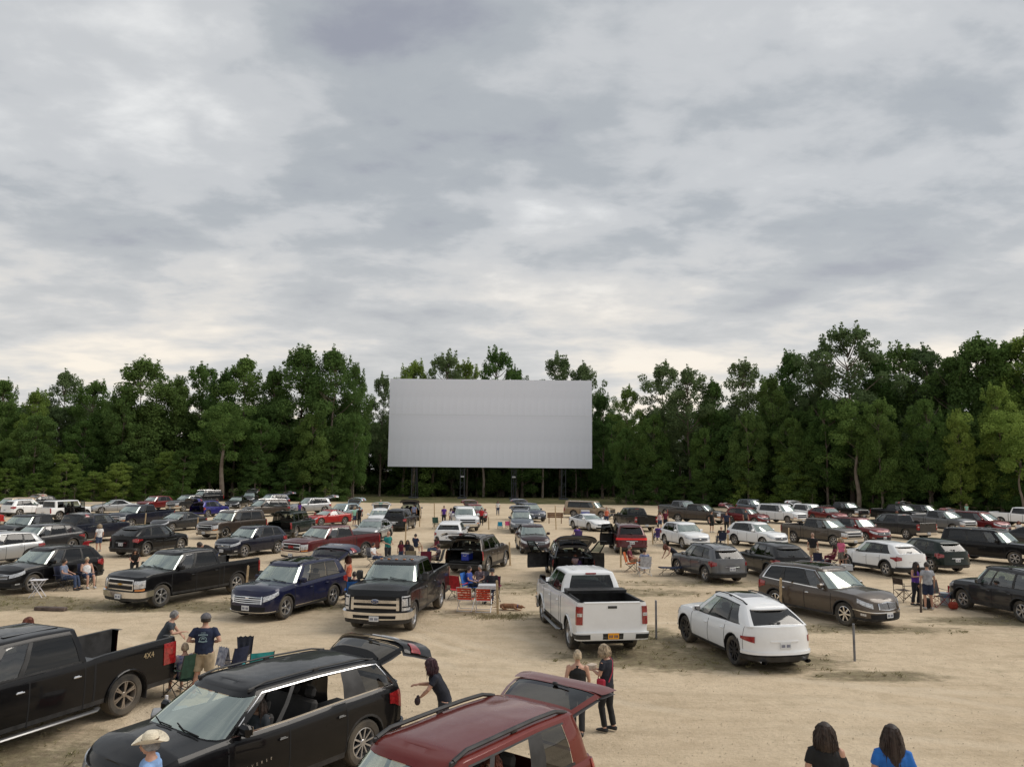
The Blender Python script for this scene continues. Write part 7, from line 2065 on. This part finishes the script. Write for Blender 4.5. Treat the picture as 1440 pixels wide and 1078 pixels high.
def lawn_chair(loc, yaw, label):
    r = empty('lawn_chair', (*loc, 0), R(yaw)); tag(r, label, 'chair', 'orange webbed lawn chairs')
    al = mat('aluminium_tube', (.62, .63, .64), .35, .8); wb = mat('orange_red_webbing', (.58, .07, .03), .8, var=.25, vscale=6)
    for sg in (1, -1):
        b = MB(); b.tube([(.22, sg * .27, .0), (-.28, sg * .27, .40), (-.42, sg * .27, .86)], .013, 8); b.build('leg', [al], r)
        b = MB(); b.tube([(-.34, sg * .27, .0), (.24, sg * .27, .40), (-.05, sg * .29, .60), (-.30, sg * .29, .62)], .013, 8); b.build('leg', [al], r)
        b = MB(); b.box((-.12, sg * .29, .625), (.36, .045, .025), bev=.008); b.build('armrest', [al], r)
    b = MB(); b.tube([(-.34, -.27, .02), (-.34, .27, .02)], .012, 8); b.tube([(.22, -.27, .02), (.22, .27, .02)], .012, 8); b.tube([(-.42, -.27, .86), (-.42, .27, .86)], .012, 8); b.tube([(-.28, -.27, .40), (-.28, .27, .40)], .012, 8); b.build('crossbar', [al], r)
    for k in range(5):
        t = k / 4; b = MB(); b.box((-.29 - .115 * t, 0, .46 + .35 * t), (.01, .50, .066), M=Matrix.Translation((-.29 - .115 * t, 0, .46 + .35 * t)) @ Matrix.Rotation(R(-17), 4, 'Y')); b.build('strap', [wb], r)
    for k in range(5):
        b = MB(); b.box((-.22 + .11 * k, 0, .395), (.09, .50, .008)); b.build('strap', [wb], r)
lawn_chair((-1.60, 28.9), 80, 'left orange webbed lawn chair with white frame seen from behind')
lawn_chair((-.95, 28.75), 88, 'right orange webbed lawn chair next to the pale wooden stake')

def obj1(name, mb, m, loc, label, cat, yaw=0, smooth=35):
    o = mb.build(name, m if hasattr(m, '__len__') else [m], None, loc, (0, 0, yaw), smooth); tag(o, label, cat); return o
# tables
r = empty('folding_table', (-18.45, 30.75, 0), R(10)); tag(r, 'small white folding table with crossed legs between the two seated people', 'table')
wpl = mat('white_plastic', (.70, .68, .70), .5)
for k in range(5): b = MB(); b.box((-.22 + k * .11, 0, .66), (.095, .42, .02), bev=.005); b.build('slat', [wpl], r)
for sg in (1, -1):
    for q in (1, -1): b = MB(); b.tube([(-.24 * q, sg * .18, 0), (.22 * q, sg * .18 - q * .015, .65)], .016, 6); b.build('leg', [wpl], r)
r = empty('folding_table', (-.85, 30.4, 0), 0); tag(r, 'small table with white cloth in front of the person in black hoodie', 'table')
b = MB(); b.box((0, 0, .68), (.75, .6, .03), bev=.01); b.build('table_top', [wpl], r)
for sx in (1, -1):
    for sy in (1, -1): b = MB(); b.tube([(sx * .33, sy * .26, 0), (sx * .30, sy * .24, .67)], .015, 6); b.build('leg', [M_ALLOY], r)
b = MB(); nx = 18; vs = []; fs = []
for i in range(nx + 1):
    for j in range(nx + 1):
        x = -.47 + .94 * i / nx; y = -.39 + .78 * j / nx; ov = max(0, abs(x) - .375, abs(y) - .30)
        vs.append((max(-.385, min(.385, x)) + .01 * math.sin(y * 40) * (ov > 0), max(-.31, min(.31, y)) + .01 * math.sin(x * 40) * (ov > 0), .703 - ov * 1.6))
for i in range(nx):
    for j in range(nx): fs.append((i * (nx + 1) + j, (i + 1) * (nx + 1) + j, (i + 1) * (nx + 1) + j + 1, i * (nx + 1) + j + 1))
b.add(vs, fs); obj1('tablecloth', b, mat('white_cloth', (.52, .52, .54), .9, bump=.6), (-.85, 30.4, .003), 'white cloth draped over the small table by the lawn chairs', 'tablecloth')
# coolers
def cooler(loc, yaw, col, lidc, size, label, z=0):
    L, W, H = size; r = empty('cooler', (loc[0], loc[1], z), R(yaw)); tag(r, label, 'cooler')
    m = mat('cooler_%s' % label[:14], col, .45, var=.06)
    b = MB(); b.box((0, 0, H * .42), (L, W, H * .80), bev=.03); b.build('cooler_box', [m], r)
    b = MB(); b.box((0, 0, H * .90), (L * 1.02, W * 1.03, H * .18), bev=.025); b.build('lid', [mat('lid_%s' % label[:14], lidc, .5)], r)
    for sg in (1, -1): b = MB(); b.tube([(sg * L * .5, -W * .2, H * .72), (sg * L * .56, -W * .2, H * .6), (sg * L * .56, W * .2, H * .6), (sg * L * .5, W * .2, H * .72)], .012, 6); b.build('handle', [wpl], r)
    return r
c1 = cooler((-6.55, 15.45), 20, (.42, .015, .03), (.30, .31, .32), (.62, .40, .46), 'red wheeled cooler with grey lid and white handle beside the black crew cab pickup')
b = MB(); b.tube([(-.05, -.22, .1), (-.05, -.24, .78)], .028, 8); b.build('pull_handle', [wpl], c1)
for sg in (1, -1):
    b = MB(); b.lathe([(.03, -.025), (.08, -.025), (.08, .025), (.03, .025)], 16, axis='Y'); b.build('wheel', [M_RUBBER], c1, (-.27, sg * .20, .08))
cooler((-2.15, 39.0), 73, (.015, .04, .38), (.60, .66, .80), (.66, .40, .42), 'blue cooler with white lid in the open boot of the olive brown SUV', .63)
cooler((17.45, 43.3), 10, (.12, .012, .035), (.05, .012, .03), (.5, .36, .40), 'maroon cooler left of the woman in pink')
cooler((17.85, 41.5), -20, (.62, .62, .64), (.66, .67, .68), (.55, .34, .34), 'white cooler at the front wheel of the white SUV with swept lamps')
cooler((8.05, 84.0), 0, (.03, .06, .40), (.6, .62, .66), (.9, .6, .9), 'blue and white cooler left of the old tan SUV')
b = MB(); b.lathe([(.0, 0), (.17, 0), (.20, .44), (.215, .46), (.20, .47), (.0, .5)], 20); b.lathe([(.206, .30), (.212, .30), (.214, .42), (.206, .42)], 20, 1)
obj1('storage_tub', b, [mat('tub_grey', (.42, .46, .50), .4), mat('tub_blue', (.06, .16, .30), .4)], (17.2, 31.1, 0), 'round grey tub with blue band beside the boxy dark SUV', 'tub')
b = MB(); b.box((0, 0, .14), (.34, .22, .27), bev=.07); b.tube([(-.1, 0, .3), (0, 0, .38), (.1, 0, .3)], .012, 5)
obj1('bag', b, mat('red_orange_bag', (.24, .03, .015), .9, bump=.6), (16.95, 30.1, 0), 'red orange bag on the sand beside the boxy dark SUV wheel', 'bag')
b = MB(); b.box((0, 0, .2), (.3, .2, .4), bev=.06); obj1('backpack', b, mat('black_pack', (.012, .012, .014), .8, bump=.5), (16.0, 30.2, 0), 'black backpack behind the man in grey tee', 'backpack')
# stroller
r = empty('stroller', (-23.2, 43.0, 0), R(-20)); tag(r, 'red stroller with hood beside the woman in denim shorts', 'stroller')
rd = mat('stroller_red', (.38, .015, .03), .7, bump=.3)
b = MB(); b.tube([(-.22, 0, .42), (-.05, 0, .40), (.22, 0, .55)], [(.20, .10), (.22, .10), (.18, .05)], 12); b.build('seat', [rd], r)
b = MB(); b.tube([(-.12, 0, .62), (-.22, 0, .82), (-.12, 0, .97), (.08, 0, 1.0)], [(.20, .03), (.21, .03), (.21, .03), (.19, .02)], 12); b.build('hood', [rd], r)
b = MB()
for sg in (1, -1): b.tube([(-.45, sg * .24, 1.02), (-.1, sg * .22, .5), (.35, sg * .2, .1)], .014, 6); b.tube([(-.32, sg * .24, .1), (.0, sg * .22, .55)], .014, 6)
b.tube([(-.45, -.24, 1.02), (-.45, .24, 1.02)], .016, 6); b.build('frame', [M_BLACKPL], r)
for (x, y) in ((-.32, .25), (-.32, -.25), (.35, .2), (.35, -.2)): b = MB(); b.lathe([(.02, -.02), (.10, -.02), (.10, .02), (.02, .02)], 16, axis='Y'); b.build('wheel', [M_RUBBER], r, (x, y, .10))
# navy lounger
r = empty('camp_cot', (8.15, 38.95, 0), R(12)); tag(r, 'navy camp cot beside the front wheel of the grey compact SUV', 'camp cot')
b = MB(); b.tube([(-.75, 0, .40), (0, 0, .37), (.75, 0, .42)], [(.30, .035)] * 3, 12); b.build('bed', [cloth_mat('navytee')], r)
for x in (-.6, 0, .6):
    for q in (1, -1): b = MB(); b.tube([(x - .1 * q, .28, 0), (x + .1 * q, -.28, .38)], .012, 6); b.build('leg', [M_BLACKPL], r)
# blankets and towel
def drape(name, loc, yaw, m, label, cat, L=.5, W=.5, z=.9):
    b = MB(); n = 14; vs = []; fs = []
    for i in range(n + 1):
        for j in range(n + 1):
            u = i / n; v = j / n; x = (u - .5) * W * .35; y = (v - .5) * L; fold = abs(u - .5) * 2
            vs.append((x + .03 * math.sin(v * 17) * fold, y * (1 - .2 * fold), z - fold * .42 + .015 * math.sin(v * 23 + u * 5)))
    for i in range(n):
        for j in range(n): fs.append((i * (n + 1) + j, (i + 1) * (n + 1) + j, (i + 1) * (n + 1) + j + 1, i * (n + 1) + j + 1))
    b.add(vs, fs); return obj1(name, b, m, loc, label, cat, R(yaw), 60)
drape('towel', (-6.85, 19.05, 0), 60, mat('white_towel', (.60, .61, .66), .9, col2=(.20, .22, .30), vscale=8, bump=.6), 'white patterned towel hanging over the navy folding chair', 'towel', .34, .6, .82)
drape('jacket', (-6.5, 19.5, 0), 110, cloth_mat('blacknavy'), 'dark navy jacket hanging on the back of the navy folding chair', 'jacket', .4, .5, .98)
drape('blanket', (3.2, 36.0, 0), 10, mat('purple_blanket', (.10, .06, .22), .9), 'purple blanket in the boot of the SUV with open doors', 'blanket', .5, .7, 1.02)
# dog lying on the sand
r = empty('dog', (-.02, 29.15, 0), R(-15)); r.scale = (.82, .82, .82); tag(r, 'reddish brown dog lying flat on the sand right of the lawn chairs', 'dog')
b = MB(); b.tube([(-.42, .02, .11), (-.25, 0, .14), (.0, 0, .145), (.22, 0, .15), (.36, .02, .16), (.47, .04, .15)], [(.10, .09), (.14, .12), (.13, .115), (.14, .125), (.085, .085), (.07, .07)], 12)
b.ell((.55, .05, .14), (.10, .075, .07)); b.tube([(.60, .05, .125), (.72, .06, .10)], [.045, .03], 8)
for (x, y, dx) in ((.25, -.13, .28), (.22, .14, .26), (-.32, -.15, .24), (-.34, .14, .2)): b.tube([(x, y * .7, .10), (x + dx * .4, y * 1.5, .06), (x + dx, y * 1.7, .035), (x + dx + .07, y * 1.7, .03)], [.06, .04, .028, .03], 8)
b.tube([(-.50, 0, .10), (-.65, .06, .06), (-.82, .02, .03)], [.035, .028, .012], 6)
for sg in (1, -1): b.tube([(.52, .05 + sg * .06, .19), (.50, .05 + sg * .10, .15), (.51, .05 + sg * .11, .10)], [(.03, .012), (.03, .012), (.012, .008)], 6)
me = remeshed(b, 'body', .014, 3); me.materials.append(mat('red_brown_fur', (.26, .13, .07), .9, var=.3, vscale=12, bump=.6, bscale=60)); new_obj('body', me, r)
b = MB(); b.ell((.725, .06, .11), (.015, .018, .012)); b.build('nose', [M_DARK], r)
b = MB(); b.tube([(.40 + .0, .02 + .08 * math.cos(a), .155 + .085 * math.sin(a)) for a in [k * .785 for k in range(9)]], .009, 5); b.build('collar', [mat('blue_collar', (.03, .1, .4), .6)], r)
# stakes and posts
for (x, y, h, kind, label) in STAKES:
    if kind == 'metal':
        b = MB(); b.tube([(0, 0, -.1), (0, 0, h)], .032, 12); b.tube([(0, 0, h), (0, 0, h + .015)], [.036, .03], 12)
        o = b.build('metal_post', [mat('weathered_steel_post', (.20, .20, .21), .6, .4, var=.3)], None, (x, y, 0)); tag(o, label, 'post', 'grey metal speaker posts')
    else:
        w = .045; c = {'wood': (.50, .37, .22), 'woodlow': (.50, .37, .22), 'dark': (.07, .05, .04)}[kind]
        b = MB(); b.box((0, 0, h / 2 - .05), (w * 1.9, w, h + .1), bev=.006); b.add([(-w * .9, -w * .4, h + .0), (w * .9, -w * .4, h), (w * .9, w * .4, h), (-w * .9, w * .4, h), (0, 0, h + .03)], [(0, 1, 4), (1, 2, 4), (2, 3, 4), (3, 0, 4)])
        o = b.build('wooden_stake', [mat('stake_' + kind, c, .85, var=.25, vscale=12)], None, (x, y, 0), (R(random.uniform(-2, 2)), R(random.uniform(-3, 3)), random.uniform(-.5, .5))); tag(o, label, 'stake', 'wooden stakes marking the parking rows')
# timbers on the ground
for (x, y, yaw, label) in ((-19.75, 28.6, 6, 'dark flat timber lying on the sand at the left edge'), (-16.35, 28.1, -6, 'dark flat timber lying on the sand before the black pickup nose')):
    b = MB(); b.box((0, 0, .05), (1.15, .22, .12), bev=.02); obj1('timber', b, mat('old_timber', (.10, .075, .065), .9, var=.35, vscale=6, bump=.6, bscale=25), (x, y, 0), label, 'timber', R(yaw))
# wooden board beyond the cars
r = empty('wooden_board', (4.35, 76.0, 0), 0); tag(r, 'low brown wooden board on posts below the screen right of centre', 'board')
wm_ = mat('brown_board', (.16, .085, .045), .9, var=.3, vscale=5)
for k in range(3): b = MB(); b.box((0, 0, .62 + k * .17), (1.55, .04, .155), bev=.005); b.build('plank', [wm_], r)
for sg in (1, -1): b = MB(); b.box((sg * .6, .05, .5), (.08, .08, 1.05)); b.build('post', [wm_], r)
# thin grass tufts and pebbles (uncountable)
def tufts():
    rnd = random.Random(9); vs = []; fs = []
    def tuft(x, y, s, n):
        for _ in range(n):
            a = rnd.uniform(0, 6.28); d = rnd.uniform(0, s); px, py = x + math.cos(a) * d, y + math.sin(a) * d; h = rnd.uniform(.015, .06) * (1 if s < .4 else 1.7); l = rnd.uniform(-.05, .05), rnd.uniform(-.05, .05); w = rnd.uniform(.004, .009); b = len(vs)
            vs.extend([(px - w, py, -.02), (px + w, py, -.02), (px + l[0] * .5, py + l[1] * .5, h * .6), (px + l[0] * 1.6, py + l[1] * 1.6, h)]); fs.extend([(b, b + 1, b + 2), (b + 2, b + 1, b + 3)])
    for (gx, gy, rx, ry, s) in GRASSY:
        if gy > 40: continue
        for _ in range(int(rx * ry * s * 11)):
            a = rnd.uniform(0, 6.28); d = rnd.uniform(0, 1.05) ** .6; tuft(gx + rx * d * math.cos(a), gy + ry * d * math.sin(a), rnd.uniform(.05, .25), rnd.randint(6, 14))
    for p in ((-.2, 27.7), (-.6, 27.6), (.3, 27.9), (-.9, 27.5), (.0, 27.4)): tuft(*p, .45, 90)
    b = MB(); b.v = vs; b.f = fs; b.m = [0] * len(fs)
    o = b.build('grass_tufts', [mat('dry_grass', (.20, .19, .085), .9, col2=(.33, .27, .16), vscale=.8)], None, smooth=0); tag(o, 'sparse dry grass and weeds in the worn strips between rows', 'grass', kind='stuff')
tufts()
def pebbles():
    rnd = random.Random(21); vs = []; fs = []
    for _ in range(4200):
        y = 8 + 34 * rnd.random() ** 1.5; x = rnd.uniform(-.75, .75) * y; r = rnd.uniform(.005, .015) * (1.6 if rnd.random() < .07 else 1); b = len(vs); o = rnd.uniform(0, 6)
        vs.append((x, y, r * .7 - .005)); 
        for k in range(5): a = o + k * 1.2566; q = r * rnd.uniform(.8, 1.3); vs.append((x + q * math.cos(a), y + q * math.sin(a), -.012))
        fs.extend([(b, b + 1 + k, b + 1 + (k + 1) % 5) for k in range(5)])
    b = MB(); b.v = vs; b.f = fs; b.m = [0] * len(fs)
    o = b.build('pebbles', [mat('pebble', (.30, .24, .17), .9, col2=(.50, .41, .30), vscale=2.5)], None, smooth=0); tag(o, 'small stones scattered over the sandy ground', 'stones', kind='stuff')
pebbles()
